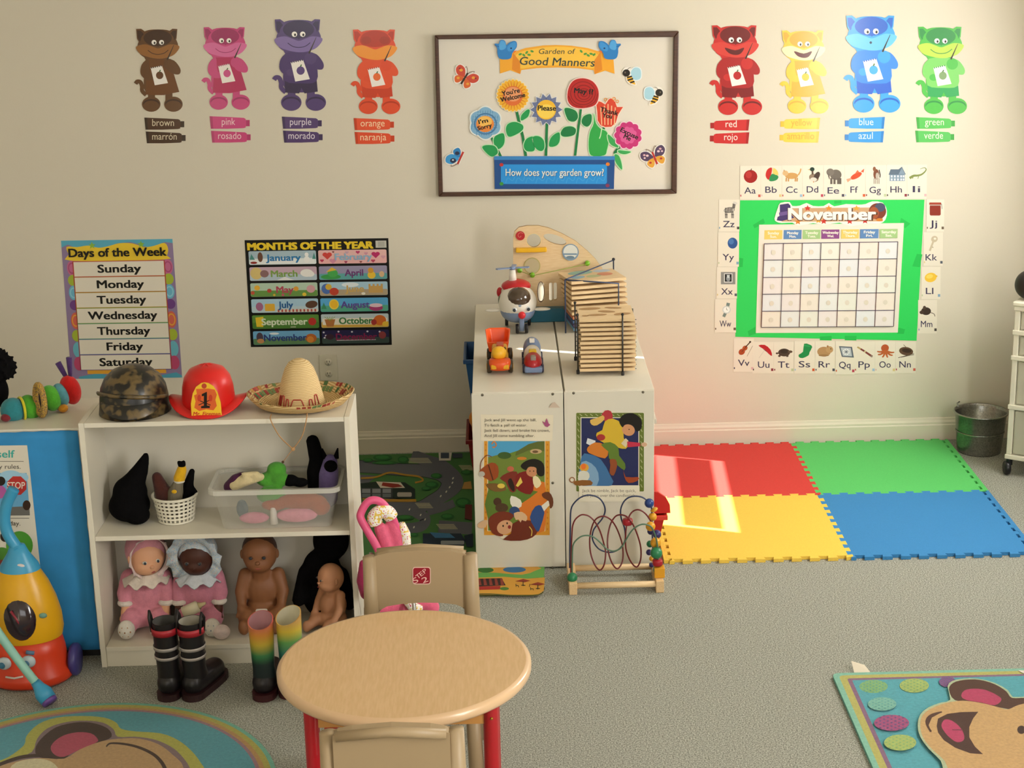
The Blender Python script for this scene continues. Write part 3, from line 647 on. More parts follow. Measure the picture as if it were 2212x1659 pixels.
for i, (nm, top, bot, ink, wd) in enumerate(MO):
    c, r = i % 2, i//2; u0, u1 = (22, 492) if c == 0 else (508, 984); v0 = 104+r*149; v1 = v0+127
    a.rect(u0, v0, u1, v1, top, 12); a.rect(u0+1, v0+70, u1-1, v1-1, bot, 10)
    L = lambda x: u0+x*(u1-u0)
    if nm == 'January':
        a.rect(L(.03), v0+80, L(.97), v1-6, '#e9ecea', 8); a.ell(L(.17), v0+56, 18, 46, '#6b4836'); a.ell(L(.07), v0+108, 24, 11, '#8c2a22'); a.ell(L(.86), v0+84, 20, 32, '#f0efec'); a.ell(L(.86), v0+38, 14, 20, '#f0efec'); a.poly([(L(.94), v0+80), (L(.97), v0+20), (L(.995), v0+80)], '#4f8f86'); a.poly([(L(.01), v0+80), (L(.04), v0+25), (L(.09), v0+80)], '#4f8f86')
    if nm == 'February':
        for (x, y, s_, h) in ((.13, 48, 36, '#d4473f'), (.84, 46, 32, '#bc2f66'), (.21, 100, 26, '#d78fa6'), (.58, 22, 16, '#bf3f6c'), (.05, 96, 15, '#c23c5c'), (.80, 104, 16, '#c04560'), (.40, 112, 12, '#a83a5a'), (.70, 34, 15, '#cf93a6'), (.95, 68, 18, '#d9a0ac'), (.42, 22, 14, '#c7a0b4'), (.62, 112, 10, '#8d4a42'), (.22, 16, 9, '#7a3f3c')):
            X = L(x); Y = v0+y; a.ell(X-s_*.42, Y-s_*.2, s_*.5, s_*.55, h, n=14); a.ell(X+s_*.42, Y-s_*.2, s_*.5, s_*.55, h, n=14); a.poly([(X-s_*.88, Y), (X+s_*.88, Y), (X, Y+s_*1.1)], h)
    if nm == 'March':
        a.ell(L(.1), v0+58, 42, 56, '#d9c07a'); a.ell(L(.22), v0+62, 30, 34, '#8b6a68'); a.ell(L(.85), v0+60, 44, 36, '#ece9e2'); a.ell(L(.9), v0+70, 30, 26, '#ece9e2'); a.poly([(L(.4), v1-2), (L(.52), v0+92), (L(.66), v1-2)], '#e4e4e2')
    if nm == 'April':
        a.ell(L(.17), v0+100, 70, 24, '#3f9a4c'); a.ell(L(.2), v0+66, 36, 36, '#4aa852'); a.poly([(L(.1), v0+56), (L(.19), v0+10), (L(.26), v0+36)], '#e0b83a'); a.ell(L(.77), v0+88, 28, 34, '#ecc23a'); a.ell(L(.76), v0+44, 20, 26, '#d69a34'); a.ell(L(.92), v0+80, 18, 28, '#d8b58a')
    if nm == 'May':
        for (x, y, rx, h) in ((.1, 44, 20, '#e6b23a'), (.03, 90, 14, '#c4523a'), (.28, 72, 16, '#b5483a'), (.68, 56, 18, '#e0a03c'), (.9, 60, 30, '#d3a0a4'), (.8, 110, 14, '#e3c23a'), (.48, 112, 10, '#c45a6a'), (.35, 112, 9, '#d8b23a')): a.ell(L(x), v0+y, rx, rx*1.2, h)
    if nm == 'June':
        a.ell(L(.1), v0+62, 36, 48, '#4f6fae'); a.ell(L(.13), v0+44, 22, 28, '#d8b03a'); a.ell(L(.21), v0+88, 32, 36, '#c0432f'); a.rect(L(.72), v0+40, L(.93), v0+104, '#c9a05a'); a.ell(L(.64), v0+110, 14, 12, '#e9e4d6'); a.ell(L(.45), v0+26, 60, 22, '#e2ebee')
        for k in range(4): a.rect(L(.72+k*.06), v0+22, L(.75+k*.06), v0+42, '#c9a05a')
    if nm == 'July':
        a.ell(L(.12), v0+70, 26, 40, '#a5688a'); a.rect(L(.2), v0+44, L(.35), v0+112, '#e2b03a', 8); a.ell(L(.9), v0+56, 44, 34, '#5d4030', -20); a.rect(L(.38), v0+96, L(.99), v1-3, '#d9cdbb')
        for k in range(11): a.rect(L(.39+k*.055), v0+98, L(.415+k*.055), v1-4, '#b04a40')
    if nm == 'August': a.ell(L(.2), v0+58, 34, 48, '#f2d24a'); a.ell(L(.2), v0+58, 26, 36, '#f0bd2f'); a.ell(L(.82), v0+96, 48, 28, '#a83a70'); a.ell(L(.82), v0+72, 46, 18, '#e3c5cf'); a.poly([(L(.01), v0+100), (L(.05), v0+40), (L(.09), v0+100)], '#3f8a62')
    if nm == 'September': a.poly([(L(.05), v0+22), (L(.17), v0+14), (L(.16), v0+110), (L(.06), v0+108)], '#e3c22c'); a.ell(L(.9), v0+66, 28, 36, '#b8302a'); a.rect(L(.57), v0+112, L(.65), v0+117, '#e5e2cf')
    if nm == 'October':
        a.rect(L(.02), v0+40, L(.98), v0+100, '#e6dfcb', 6); a.poly([(L(.05), v0+48), (L(.21), v0+48), (L(.18), v0+116), (L(.08), v0+116)], '#b0703a'); a.ell(L(.87), v0+62, 44, 48, '#d06a25'); a.ell(L(.78), v0+80, 20, 28, '#a5322c'); a.ell(L(.95), v0+98, 22, 24, '#e3bb3a')
        for k in range(5): a.line([(L(.13), v0+60), (L(.05+k*.04), v0+24)], 4, '#8c9a3c')
    if nm == 'November': a.ell(L(.1), v0+56, 24, 44, '#4d3f4c'); a.ell(L(.11), v0+92, 26, 22, '#c28a58'); a.ell(L(.87), v0+72, 40, 42, '#b5642c'); a.ell(L(.86), v0+84, 24, 30, '#d98a35'); a.ell(L(.32), v0+24, 34, 10, '#dfe7ea')
    if nm == 'December':
        for (x, y) in ((.03, 20), (.06, 50), (.04, 70), (.25, 14), (.45, 18), (.68, 16), (.86, 20)): a.ell(L(x), v0+y, 7, 8, '#c9c2d0')
        a.ell(L(.9), v0+52, 26, 34, '#8a3a3c'); a.ell(L(.12), v0+62, 30, 26, '#3a2230'); a.line([(L(.22), v0+96), (L(.8), v0+94)], 6, '#c7c3c8')
    a.word(nm, (u0+u1)/2+(6 if nm not in ('September', 'November') else -8), v0+(92 if nm not in ('July',) else 84), 62, ink, width=wd*.52, bold=.03)
tag(a.build('months_poster'), 'black months of the year poster, right of the days poster', 'poster')

# ================================================================== wall outlet
t = thing('wall_outlet', at_y(710, 822, 0), 'ivory double wall outlet partly behind the straw hat', 'outlet')
IV = mat('#cfc8b2', .4); p0 = at_y(692, 822, 0); p1 = at_y(728, 765, 0)
MB().box(p0.x, p1.x, -.006, 0, p0.z, p1.z, IV).build('cover_plate', t, bevel=.002)
xc = (p0.x+p1.x)/2
for z in (p0.z+.029, p1.z-.031):
    o = MB().lathe([(0, 0), (.014, 0), (.014, .003), (0, .003)], IV, 20, (xc, -.0095, z), 'y').build('socket', t)
    q = MB(); DK = mat('#3a3328', .7)
    for dx in (-.005, .005): q.box(xc+dx-.001, xc+dx+.001, -.0101, -.0094, z, z+.007, DK)
    q.lathe([(0, 0), (.002, 0), (.002, .0006), (0, .0006)], DK, 10, (xc, -.0101, z-.006), 'y'); q.build('slots', o)

# ================================================================== November calendar and alphabet cards
ZD = (1530, 350, 3.53)
a = Art('y', 0, ZD, thick=.001, edge='#2aa548', rough=.5)
a.base([(243, 292), (1648, 287), (1588, 1362), (206, 1332)], '#2fcf5c')
for q in ([(1590, 700), (1632, 704), (1612, 802), (1555, 795)], [(340, 480), (420, 430), (432, 465), (352, 505)], [(1470, 425), (1540, 470), (1500, 505), (1460, 470)], [(850, 1330), (940, 1325), (940, 1360), (850, 1358)], [(1040, 1325), (1130, 1325), (1128, 1360), (1040, 1358)], [(300, 1290), (360, 1255), (360, 1310), (310, 1325)], [(236, 730), (266, 735), (262, 800), (230, 800)], [(1445, 1260), (1500, 1275), (1490, 1310), (1440, 1310)], [(960, 295), (1015, 292), (1015, 315), (960, 318)]): a.poly(q, '#25b94f')
tag(a.build('poster_board'), 'bright green poster board behind the november calendar', 'poster board')
a = Art('y', -.0011, ZD, thick=.0008, edge='#d8d2c4', rough=.5)
a.base([(388, 478), (1492, 465), (1445, 1300), (362, 1303)], '#e6dfd0')
dy = lambda x, y: y-(x-425)*.0115
for k, (x0, x1, h, d1, d2) in enumerate(((428, 565, '#e3c76a', 'Sunday', 'Sun.'), (575, 712, '#5f86b8', 'Monday', 'Mon.'), (720, 856, '#a3c585', 'Tuesday', 'Tues.'), (863, 1000, '#8a4a86', 'Wednesday', 'Wed.'), (1014, 1148, '#e3c76a', 'Thursday', 'Thurs.'), (1158, 1298, '#5f86b8', 'Friday', 'Fri.'), (1308, 1443, '#a3c585', 'Saturday', 'Sat.'))):
    a.poly([(x0, dy(x0, 520)), (x1, dy(x1, 520)), (x1-2, dy(x1, 590)), (x0-2, dy(x0, 590))], h); c = (x0+x1)/2
    ink = '#efe9da'; a.word(d1, c, dy(c, 552), 21, ink, width=12.2*len(d1)+14, bold=.03); a.word(d2, c, dy(c, 578), 19, ink, width=13*len(d2), bold=.03)
tx = [425, 572, 716, 858, 1003, 1150, 1297, 1443]; bx = [403, 548, 692, 834, 977, 1120, 1266, 1410]; ly = [620, 745, 877, 1005, 1135, 1258]; ry = [605, 735, 867, 993, 1127, 1250]
gp = lambda i, j: (tx[i]+(bx[i]-tx[i])*(ly[j]-620)/638, ly[j]+(ry[j]-ly[j])*i/7)
CC = ['#e6dedb', '#e9e0d2', '#e2e3e0', '#e4e4d8', '#e6dedb', '#e9dfd2', '#e1e2e3']
for i in range(7):
    for j in range(5): a.poly([gp(i, j), gp(i+1, j), gp(i+1, j+1), gp(i, j+1)], CC[(i+2*j) % 7])
for i in range(7):
    for j in range(5): c = [sum(q)/4 for q in zip(gp(i, j), gp(i+1, j), gp(i+1, j+1), gp(i, j+1))]; a.ell(c[0], c[1]+6, 17, 19, '#dcd3c3', n=14)
for i in range(8): a.line([gp(i, j) for j in range(6)], 5, '#4c3a46' if i % 2 else '#5a3438')
for j in range(6): a.line([gp(i, j) for i in range(8)], 5, '#45404c' if j % 2 else '#4a3a58')
tag(a.build('calendar_sheet'), 'blank white calendar grid with coloured weekday boxes on the green board', 'calendar')
a = Art('y', -.0022, ZD, thick=.001, edge='#d8d2c4', rough=.45, coat=.2)
H1 = [(505, 430), (530, 350), (550, 312), (620, 305), (640, 335), (700, 332), (750, 312), (800, 335), (880, 335), (920, 312), (960, 338), (1050, 320), (1140, 325), (1200, 320), (1250, 300), (1330, 310), (1362, 370), (1350, 440), (1300, 470), (1200, 468), (1090, 490), (1000, 462), (880, 480), (800, 466), (690, 485), (640, 462), (560, 465), (520, 455)]
a.base(H1, '#f0ebe0', 2); a.poly([(590, 352), (1240, 346), (1330, 380), (1330, 452), (560, 455)], '#c9a27a')
a.poly([(545, 325), (610, 315), (625, 330), (635, 400), (655, 425), (560, 450), (522, 445), (528, 418), (545, 410)], '#43346a'); a.poly([(538, 385), (632, 368), (634, 395), (542, 412)], '#6b5590')
a.ell(1290, 375, 66, 62, '#7a3a28'); a.ell(1310, 345, 40, 34, '#4a5068'); a.ell(1262, 388, 38, 46, '#a0522f'); a.ell(1305, 440, 26, 12, '#d07f2c')
for (x, y, h) in ((757, 352, '#c8362a'), (918, 352, '#d98a2c'), (683, 455, '#d8822c'), (880, 452, '#c8362a'), (840, 445, '#dba03a'), (1078, 452, '#c8362a'), (1195, 448, '#bf3028'), (1130, 352, '#dba03a')):
    a.poly([(x+(28 if k % 2 == 0 else 13)*math.cos(PI*k/5-PI/2), y+(24 if k % 2 == 0 else 11)*math.sin(PI*k/5-PI/2)) for k in range(10)], h)
a.word('November', 948, 443, 92, '#5a3c2a', width=690, bold=.055); a.word('November', 943, 438, 90, '#f3eee4', width=672, bold=.042)
tag(a.build('month_header'), 'november heading card with a hat and a turkey above the calendar grid', 'heading card')
INK = '#3f3a55'
def pic(a, k, x, y):
    """small printed picture centred on x, y"""
    E = lambda dx, dy, rx, ry, h, r=0: a.ell(x+dx, y+dy, rx, ry, h, r, n=18)
    Pg = lambda pts, h, s_=0: a.poly([(x+p[0], y+p[1]) for p in pts], h, s_)
    Ln = lambda pts, w_, h, s_=0: a.line([(x+p[0], y+p[1]) for p in pts], w_, h, smooth=s_)
    if k == 'A': E(0, 5, 52, 50, '#9c1f1c'); E(-14, -8, 24, 26, '#b53430'); Ln([(0, -38), (8, -55)], 6, '#4a3020')
    if k == 'B': E(0, 0, 50, 52, '#d8d0b0'); Pg([(-48, 10), (-35, -38), (0, -52), (-6, 0), (-25, 40)], '#c02a28', 3); Pg([(0, -5), (48, 12), (38, 40), (0, 52), (-22, 42)], '#2f8a50', 3); Pg([(12, -50), (40, -30), (48, 5), (8, -8)], '#e0c867', 2)
    if k == 'C': E(-5, 5, 50, 24, '#c99a5c'); E(-52, -15, 22, 20, '#d3ae7c'); Ln([(45, 0), (60, -25), (66, -50)], 10, '#c99a5c', 4); [Ln([(dx, 20), (dx-2, 48)], 11, '#c2925a') for dx in (-45, -28, 25, 38)]; Pg([(-68, -28), (-64, -44), (-55, -32)], '#b98a54')
    if k == 'D': E(5, 25, 38, 30, '#8f7a66', 20); E(28, 10, 20, 34, '#4a3a32', 30); E(-8, -40, 18, 16, '#243a30'); Ln([(-6, -28), (-5, 0)], 14, '#5a4638'); E(2, 38, 26, 16, '#d9d2c4'); Pg([(-26, -42), (-44, -36), (-26, -34)], '#c2a03c'); Ln([(2, 50), (2, 62)], 5, '#c9822c')
    if k == 'E': E(12, -5, 44, 40, '#6f675e'); E(-30, -25, 30, 28, '#7a7168'); Pg([(-52, -20), (-46, 10), (-38, 30), (-34, 28), (-36, -5)], '#6a6259'); [Ln([(dx, 20), (dx, 66)], 17, '#655d55') for dx in (-22, 2, 30, 46)]
    if k == 'F': E(5, 5, 48, 20, '#cf5030', -28); Pg([(-30, 20), (-70, 30), (-60, 55), (-35, 35)], '#dca080'); Pg([(40, -28), (66, -50), (62, -20)], '#d65a38'); Pg([(-5, -10), (15, -40), (30, -22)], '#dd6f4a')
    if k == 'G': E(0, -5, 22, 40, '#7a4a34'); E(8, 8, 12, 26, '#b9afa2'); E(-14, -45, 12, 18, '#8a5a40'); [Ln([(dx, 25), (dx, 68)], 8, '#a59a8c') for dx in (-16, -4, 10, 22)]; Ln([(22, -40), (30, 0), (28, 20)], 8, '#403028')
    if k == 'H': Pg([(-58, 0), (58, 0), (58, 50), (-58, 50)], '#7f95a8'); Pg([(-66, 2), (-50, -40), (10, -40), (36, -60), (66, 0)], '#5f6f80'); [a.rect(x+dx, y+dy, x+dx+12, y+dy+16, '#e2e6e6') for dx in (-48, -24, 0, 24, 42) for dy in (6, 30)]; Pg([(10, -2), (36, -52), (60, -2)], '#8296a8')
    if k == 'I': Ln([(-60, 28), (-30, 10), (0, 8), (30, 0), (55, -20), (66, -40), (52, -52), (20, -42)], [20, 3], '#7d8a4c', 4); [Ln([(dx, 10), (dx-8, 32)], 5, '#7d8a4c') for dx in (-30, 10)]
    if k == 'J': a.rect(x-42, y-30, x+42, y+50, '#8a2f1e', 12); a.rect(x-46, y-50, x+46, y-30, '#a03c28', 6); a.rect(x-44, y-34, x+44, y-26, '#b9a89a'); Ln([(48, -40), (52, 0)], 5, '#8c8c88')
    if k == 'K': E(12, -35, 26, 24, '#c2b49a', -30); E(16, -38, 10, 8, '#e8dfcd'); Ln([(4, -18), (-24, 55)], 15, '#c2b49a'); Ln([(-6, 25), (4, 30)], 8, '#b3a58c')
    if k == 'L': E(0, 0, 46, 36, '#e9bd3c', -12); E(-8, -8, 26, 16, '#f2d060', -12); E(44, -10, 8, 7, '#e2b232')
    if k == 'M': E(-10, 5, 38, 30, '#3a2d24'); E(-42, 14, 18, 14, '#44352a'); E(-22, -22, 12, 14, '#4d3c30'); Ln([(22, 15), (50, 25), (58, 45)], 5, '#5d4a3c', 3)
    if k == 'N': E(0, 0, 54, 32, '#5d4330', 8); E(4, -4, 36, 16, '#3b2a1d', 8); [Ln([(-60+dx, 50-dx*.2), (60, 18+dx*.4)], 4, '#4a3626') for dx in (0, 20)]; Ln([(-20, -50), (10, -20)], 4, '#6a503a')
    if k == 'O': E(-5, -22, 30, 28, '#b5542a', -20); [Ln([(0, 0), (40*math.cos(t), 30*math.sin(t)+12), (66*math.cos(t), 40*math.sin(t)+10)], [18, 8], '#b9602f', 3) for t in (0, .6, 1.3, 2.0, 2.7, 3.3)]
    if k == 'P': Ln([(-56, -35), (-10, -8), (58, 38)], [12, 16], '#7a3a34'); Ln([(-56, -35), (-30, -20)], 12, '#b9a06a'); Ln([(-2, -4), (8, 3)], 17, '#c9b98a'); Ln([(46, 30), (62, 42)], [10, 3], '#8c8478')
    if k == 'Q': Pg([(-52, -42), (48, -36), (62, 46), (-30, 40)], '#5c6672'); Pg([(-40, -32), (38, -28), (48, 36), (-22, 32)], '#b7bec4'); E(4, 2, 26, 24, '#e6e8e8'); [Ln([(4-22*math.cos(t), 2-20*math.sin(t)), (4+22*math.cos(t), 2+20*math.sin(t))], 4, '#5c6672') for t in (0, .8, 1.6, 2.4)]
    if k == 'R': E(-8, 8, 52, 38, '#b08a5c'); E(34, -8, 28, 26, '#bb9667'); E(20, -32, 8, 9, '#a57c52'); E(44, -14, 4, 4, '#2a1e16'); E(-10, 36, 40, 8, '#9a774e')
    if k == 'S': Pg([(-10, -55), (34, -48), (52, -30), (32, 10), (24, 34), (-20, 55), (-48, 48), (-50, 28), (-18, 6)], '#1f8a48', 2); Ln([(-8, -42), (36, -34)], 10, '#2aa05a')
    if k == 'T': E(0, 4, 46, 30, '#4a382c'); E(46, -2, 18, 10, '#5c4838'); [E(dx, 30, 10, 8, '#503d30') for dx in (-36, 24)]; E(0, -4, 30, 16, '#3b2c22'); E(-54, 10, 10, 7, '#503d30')
    if k == 'U': Pg([(-48, -44), (0, -48), (44, -12), (56, 36), (30, 20), (10, -8), (-18, -22)], '#b82028', 2); Ln([(0, -10), (-44, 52)], 4, '#cfc6b8'); Pg([(-18, -22), (10, -8), (30, 20), (20, 10), (-5, -10)], '#8a151c')
    if k == 'V': E(-20, 22, 26, 22, '#a8461f', -40); E(4, -6, 22, 18, '#b24f24', -40); Ln([(8, -14), (44, -52)], 8, '#4a2a18'); Ln([(-20, 22), (10, -12)], 3, '#2e1c10'); Ln([(66, -30), (20, 56)], 3, '#8a7560'); E(44, -54, 8, 7, '#3a2416')
    if k == 'W': Ln([(18, -54), (6, 0), (-18, 52)], [26, 22], '#75857f'); E(4, -2, 32, 30, '#c9cfcb'); E(4, -2, 24, 22, '#eceee8'); Ln([(4, -2), (4, -18)], 3, '#55605c'); Ln([(4, -2), (14, 2)], 3, '#55605c')
    if k == 'X': a.rect(x-54, y-46, x+56, y+48, '#8b8a86'); a.rect(x-30, y-36, x+34, y+34, '#d9d9d6'); a.rect(x-24, y-30, x+28, y+28, '#1f2022'); E(2, 4, 16, 22, '#8a9094'); [Ln([(2+d*2, 0), (2+d*5, -24)], 4, '#c4cacc') for d in (-2, -1, 0, 1, 2)]
    if k == 'Y': E(20, -2, 38, 42, '#2f5590'); E(10, -14, 20, 22, '#4a76b0'); Ln([(-40, -10), (-20, 0)], 3, '#d9d4c6')
    if k == 'Z': E(0, 0, 42, 22, '#6d6762', -8); E(0, 0, 38, 18, '#c6c0b6', -8); Ln([(28, -8), (40, -48)], 22, '#8d8780'); E(44, -54, 18, 10, '#cfcac0', 20); [Ln([(dx, 10), (dx+2, 62)], 9, '#8d8780') for dx in (-30, -20, 18, 28)]; [Ln([(dx, -18), (dx+3, 18)], 6, '#2f2b2a') for dx in (-30, -18, -6, 6, 18)]; [Ln([(24, dy), (44, dy+4)], 5, '#2f2b2a') for dy in (-46, -34, -22)]; [Ln([(dx-5, 34), (dx+6, 36)], 4, '#2f2b2a') for dx in (-28, -18, 20, 30)]
THING = dict(A='red apple', B='beach ball', C='tan cat', D='duck', E='elephant', F='red goldfish', G='brown and white goat', H='blue house', I='green lizard', J='jar of jam', K='key', L='yellow lemon', M='dark mouse', N='bird nest', O='orange octopus', P='pen', Q='patterned quilt', R='brown rodent', S='green sock', T='turtle', U='red umbrella', V='violin', W='wristwatch', X='hand x-ray', Y='blue yo-yo', Z='zebra')
CARDS = [('A', 242, 30, 402, 285, 322, 105, 318, 240), ('B', 402, 28, 562, 284, 485, 95, 478, 234), ('C', 562, 26, 720, 284, 640, 100, 636, 234), ('D', 720, 24, 880, 283, 800, 95, 794, 232), ('E', 880, 23, 1040, 282, 960, 102, 953, 240),
         ('F', 1040, 22, 1200, 282, 1122, 100, 1112, 234), ('G', 1200, 22, 1360, 281, 1280, 98, 1272, 236), ('H', 1360, 21, 1518, 281, 1440, 95, 1432, 232), ('I', 1518, 20, 1668, 280, 1595, 95, 1587, 230),
         ('J', 1664, 285, 1800, 530, 1730, 358, 1716, 492), ('K', 1642, 535, 1790, 792, 1712, 622, 1700, 750), ('L', 1625, 798, 1772, 1045, 1695, 880, 1687, 1006), ('M', 1600, 1052, 1745, 1306, 1670, 1132, 1664, 1258),
         ('N', 1428, 1366, 1584, 1610, 1508, 1442, 1500, 1566), ('O', 1272, 1366, 1428, 1612, 1352, 1440, 1347, 1567), ('P', 1116, 1367, 1272, 1612, 1192, 1445, 1188, 1567), ('Q', 970, 1366, 1118, 1620, 1048, 1445, 1040, 1570), ('R', 815, 1366, 968, 1612, 890, 1438, 884, 1566), ('S', 656, 1366, 814, 1612, 740, 1440, 733, 1565), ('T', 500, 1370, 654, 1612, 578, 1448, 574, 1568), ('U', 338, 1370, 500, 1611, 430, 1442, 422, 1568),
         ('V', 193, 1345, 348, 1600, 275, 1425, 270, 1554), ('W', 50, 1046, 214, 1300, 135, 1128, 130, 1256), ('X', 64, 800, 222, 1040, 150, 884, 142, 1010), ('Y', 74, 535, 236, 798, 165, 620, 152, 748), ('Z', 80, 286, 240, 530, 160, 366, 156, 496)]
TABS = ['#c65a4a', '#d9c48a', '#9db8d0', '#b8465a', '#4a4658', '#cc5a30', '#b9c49a', '#8a3440', '#d8b0b0', '#6a5a48', '#5a5f68', '#7fa0b8', '#4a4440']
for n, (k, x0, y0, x1, y1, px, py, tx_, ty_) in enumerate(CARDS):
    a = Art('y', -.0002 if k in 'BDFHKMORTVXZ' else -.0006, ZD, thick=.0009, edge='#cfc7b4', rough=.55)
    a.base([(x0, y0), (x1-1, y0), (x1-3, y1), (x0-2, y1)], '#e4dccb'); pic(a, k, px, py)
    a.word(k+k.lower(), tx_, ty_, 50, INK, width=(88 if k not in 'IJLF' else 58), bold=.006)
    a.rect(x1-22, y1-38, x1-4, y1-18, TABS[n % 13]); a.rect(x0+2, y1-36, x0+10, y1-22, TABS[(n*5+3) % 13])
    tag(a.build('alphabet_card'), 'white alphabet card for the letter %s with a %s' % (k, THING[k]), 'alphabet card', 'alphabet cards round the calendar')

# ================================================================== road-map play rug
ZK = (740, 940, 4.147); ZG = (1000, 830, 3.456)
a = Art('floor', .0, thick=.005, edge='#4f5a3a', rough=.9)
RG = '#44703d'; RD = '#5d6068'; BK = '#23302a'
a.base(rr(-1.08, -1.49, .013, -.04, .05), RG)
for y in (-.35, -1.18): a.line([(-1.05, y), (-.72, y+.02), (-.62, y)], .10, RD, smooth=4)
a.line([(-.86, -.1), (-.88, -.8), (-.85, -1.45)], .10, RD, smooth=4); a.line([(-.70, -1.40), (-.42, -1.36), (-.22, -1.40)], .09, RD, smooth=4)
a.poly([(-1.02, -.75), (-.97, -.65), (-.93, -.78)], '#8a2f26'); a.ell(-.72, -.75, .07, .05, '#3f6f9a')
a.plane = 'z'; a.zoom(*ZK)
a.line([(120, 290), (300, 300), (520, 320), (720, 330), (880, 370), (940, 440), (900, 530), (800, 600), (680, 660), (520, 640), (300, 620)], 115, BK, smooth=6)
a.line([(120, 290), (300, 300), (520, 320), (720, 330), (880, 370), (940, 440), (900, 530), (800, 600), (680, 660), (520, 640), (300, 620)], 105, RD, smooth=6)
a.line([(620, 190), (760, 240), (900, 290), (1020, 400), (1010, 480), (900, 560), (760, 640)], 105, RD, smooth=6)
a.line([(480, 680), (640, 700), (740, 760), (700, 830), (560, 850)], 95, RD, smooth=6); a.line([(760, 700), (900, 660), (1000, 620)], 70, RD, smooth=4); a.line([(860, 830), (1160, 850)], 110, RD)
for pts in ([(560, 235), (770, 235)], [(1040, 300), (1150, 300)], [(650, 640), (780, 640)], [(840, 830), (1000, 830)]):
    for k in range(5): a.line([(pts[0][0]+k*8, pts[0][1]-16+k*10), (pts[1][0]+k*8, pts[1][1]-16+k*10)], 4, '#c9c4a0')
for (x, y) in ((990, 400), (985, 440), (960, 480), (930, 520), (880, 560), (600, 680), (700, 730), (740, 770), (640, 840)): a.ell(x, y, 6, 12, '#c9c6b4', 30, n=8)
a.line([(165, 400), (300, 390), (420, 350), (560, 370), (680, 385), (720, 420), (650, 440)], 16, '#a8802f', smooth=5); a.line([(180, 580), (420, 600), (660, 600)], 24, '#a8802f', smooth=3)
for (x, y, rx, ry) in ((360, 215, 85, 28), (545, 235, 50, 34), (380, 262, 120, 16), (840, 380, 50, 24), (800, 460, 60, 30), (750, 495, 44, 18), (560, 755, 80, 24), (940, 745, 60, 26), (1080, 620, 70, 44), (640, 910, 40, 18), (230, 240, 44, 18), (1110, 350, 50, 24)): a.ell(x, y, rx, ry, '#2a5f30'); a.ell(x-4, y-4, rx*.7, ry*.6, '#37753a')
a.poly([(165, 490), (450, 490), (450, 580), (165, 580)], '#3c3f44'); a.poly([(150, 450), (330, 430), (560, 440), (650, 500), (650, 585), (450, 585), (450, 490), (165, 490)], BK); a.poly([(300, 432), (520, 440), (560, 490), (340, 490)], '#d0c5b4'); a.poly([(360, 440), (500, 455), (540, 478), (450, 488), (350, 470)], '#8a2f26')
for k in range(3): a.rect(175+k*92, 498, 250+k*92, 535, '#8a8f94'); a.rect(175+k*92, 542, 250+k*92, 575, '#6c7478')
a.rect(490, 530, 620, 570, '#a9a49a', 12); a.poly([(860, 170), (980, 170), (970, 245), (865, 245)], '#c9c4b8'); a.rect(880, 175, 955, 225, '#414a58'); a.rect(985, 180, 1075, 220, '#39414a')
a.poly([(1070, 500), (1090, 440), (1150, 430), (1160, 500)], '#b08a4c'); a.poly([(1100, 640), (1160, 640), (1160, 780), (1095, 770)], '#5b2a24')
a.poly([(720, 900), (1060, 900), (1100, 960), (1090, 1010), (720, 1000)], '#22303f'); a.poly([(780, 890), (960, 900), (1010, 940), (830, 940)], '#3f6f9a'); a.rect(880, 965, 1090, 1000, '#8d9296', 10); a.poly([(1090, 920), (1170, 900), (1170, 1020), (1110, 1020)], '#1f2c38')
# the near corner that comes out in front of the cabinet
a.zoom(*ZG)
a.poly([(60, 1390), (610, 1380), (605, 1470), (560, 1462), (420, 1475), (200, 1462), (60, 1470)], '#6aa654'); a.poly([(60, 1395), (560, 1380), (540, 1410), (440, 1440), (250, 1425), (60, 1420)], '#cf9a45', 2)
a.ell(385, 1402, 85, 22, '#3f6f9a'); a.ell(170, 1405, 60, 20, '#3c6f35')
a.poly([(60, 1465), (300, 1455), (480, 1470), (612, 1460), (605, 1560), (560, 1590), (60, 1592)], '#d09a3f', 0); a.poly([(95, 1470), (290, 1466), (320, 1520), (80, 1530)], '#3a2a26')
for k in range(5): a.poly([(110+k*42, 1470), (128+k*42, 1470), (140+k*42, 1518), (116+k*42, 1520)], '#8a3f34')
a.poly([(80, 1530), (280, 1524), (280, 1550), (80, 1556)], '#a5322a'); a.ell(310, 1545, 34, 12, '#4f7a35')
for (x, y) in ((450, 1490), (560, 1515)):
    a.poly([(x-60, y), (x, y-18), (x+55, y-4), (x+10, y+8)], '#8a3a2a'); a.line([(x, y), (x, y+36)], 5, BK); a.line([(x-55, y+20), (x-52, y+42)], 4, BK); a.line([(x-55, y+30), (x-36, y+32), (x-34, y+44)], 4, BK); a.line([(x+50, y+20), (x+46, y+42)], 4, BK); a.line([(x-14, y+30), (x+16, y+30)], 5, BK)
a.line([(60, 1590), (200, 1586), (400, 1598), (560, 1592), (600, 1570)], 8, '#5c5c2c', smooth=3)
tag(a.build('play_rug'), 'road map play rug with green lawns and grey streets under the white cabinets', 'rug')

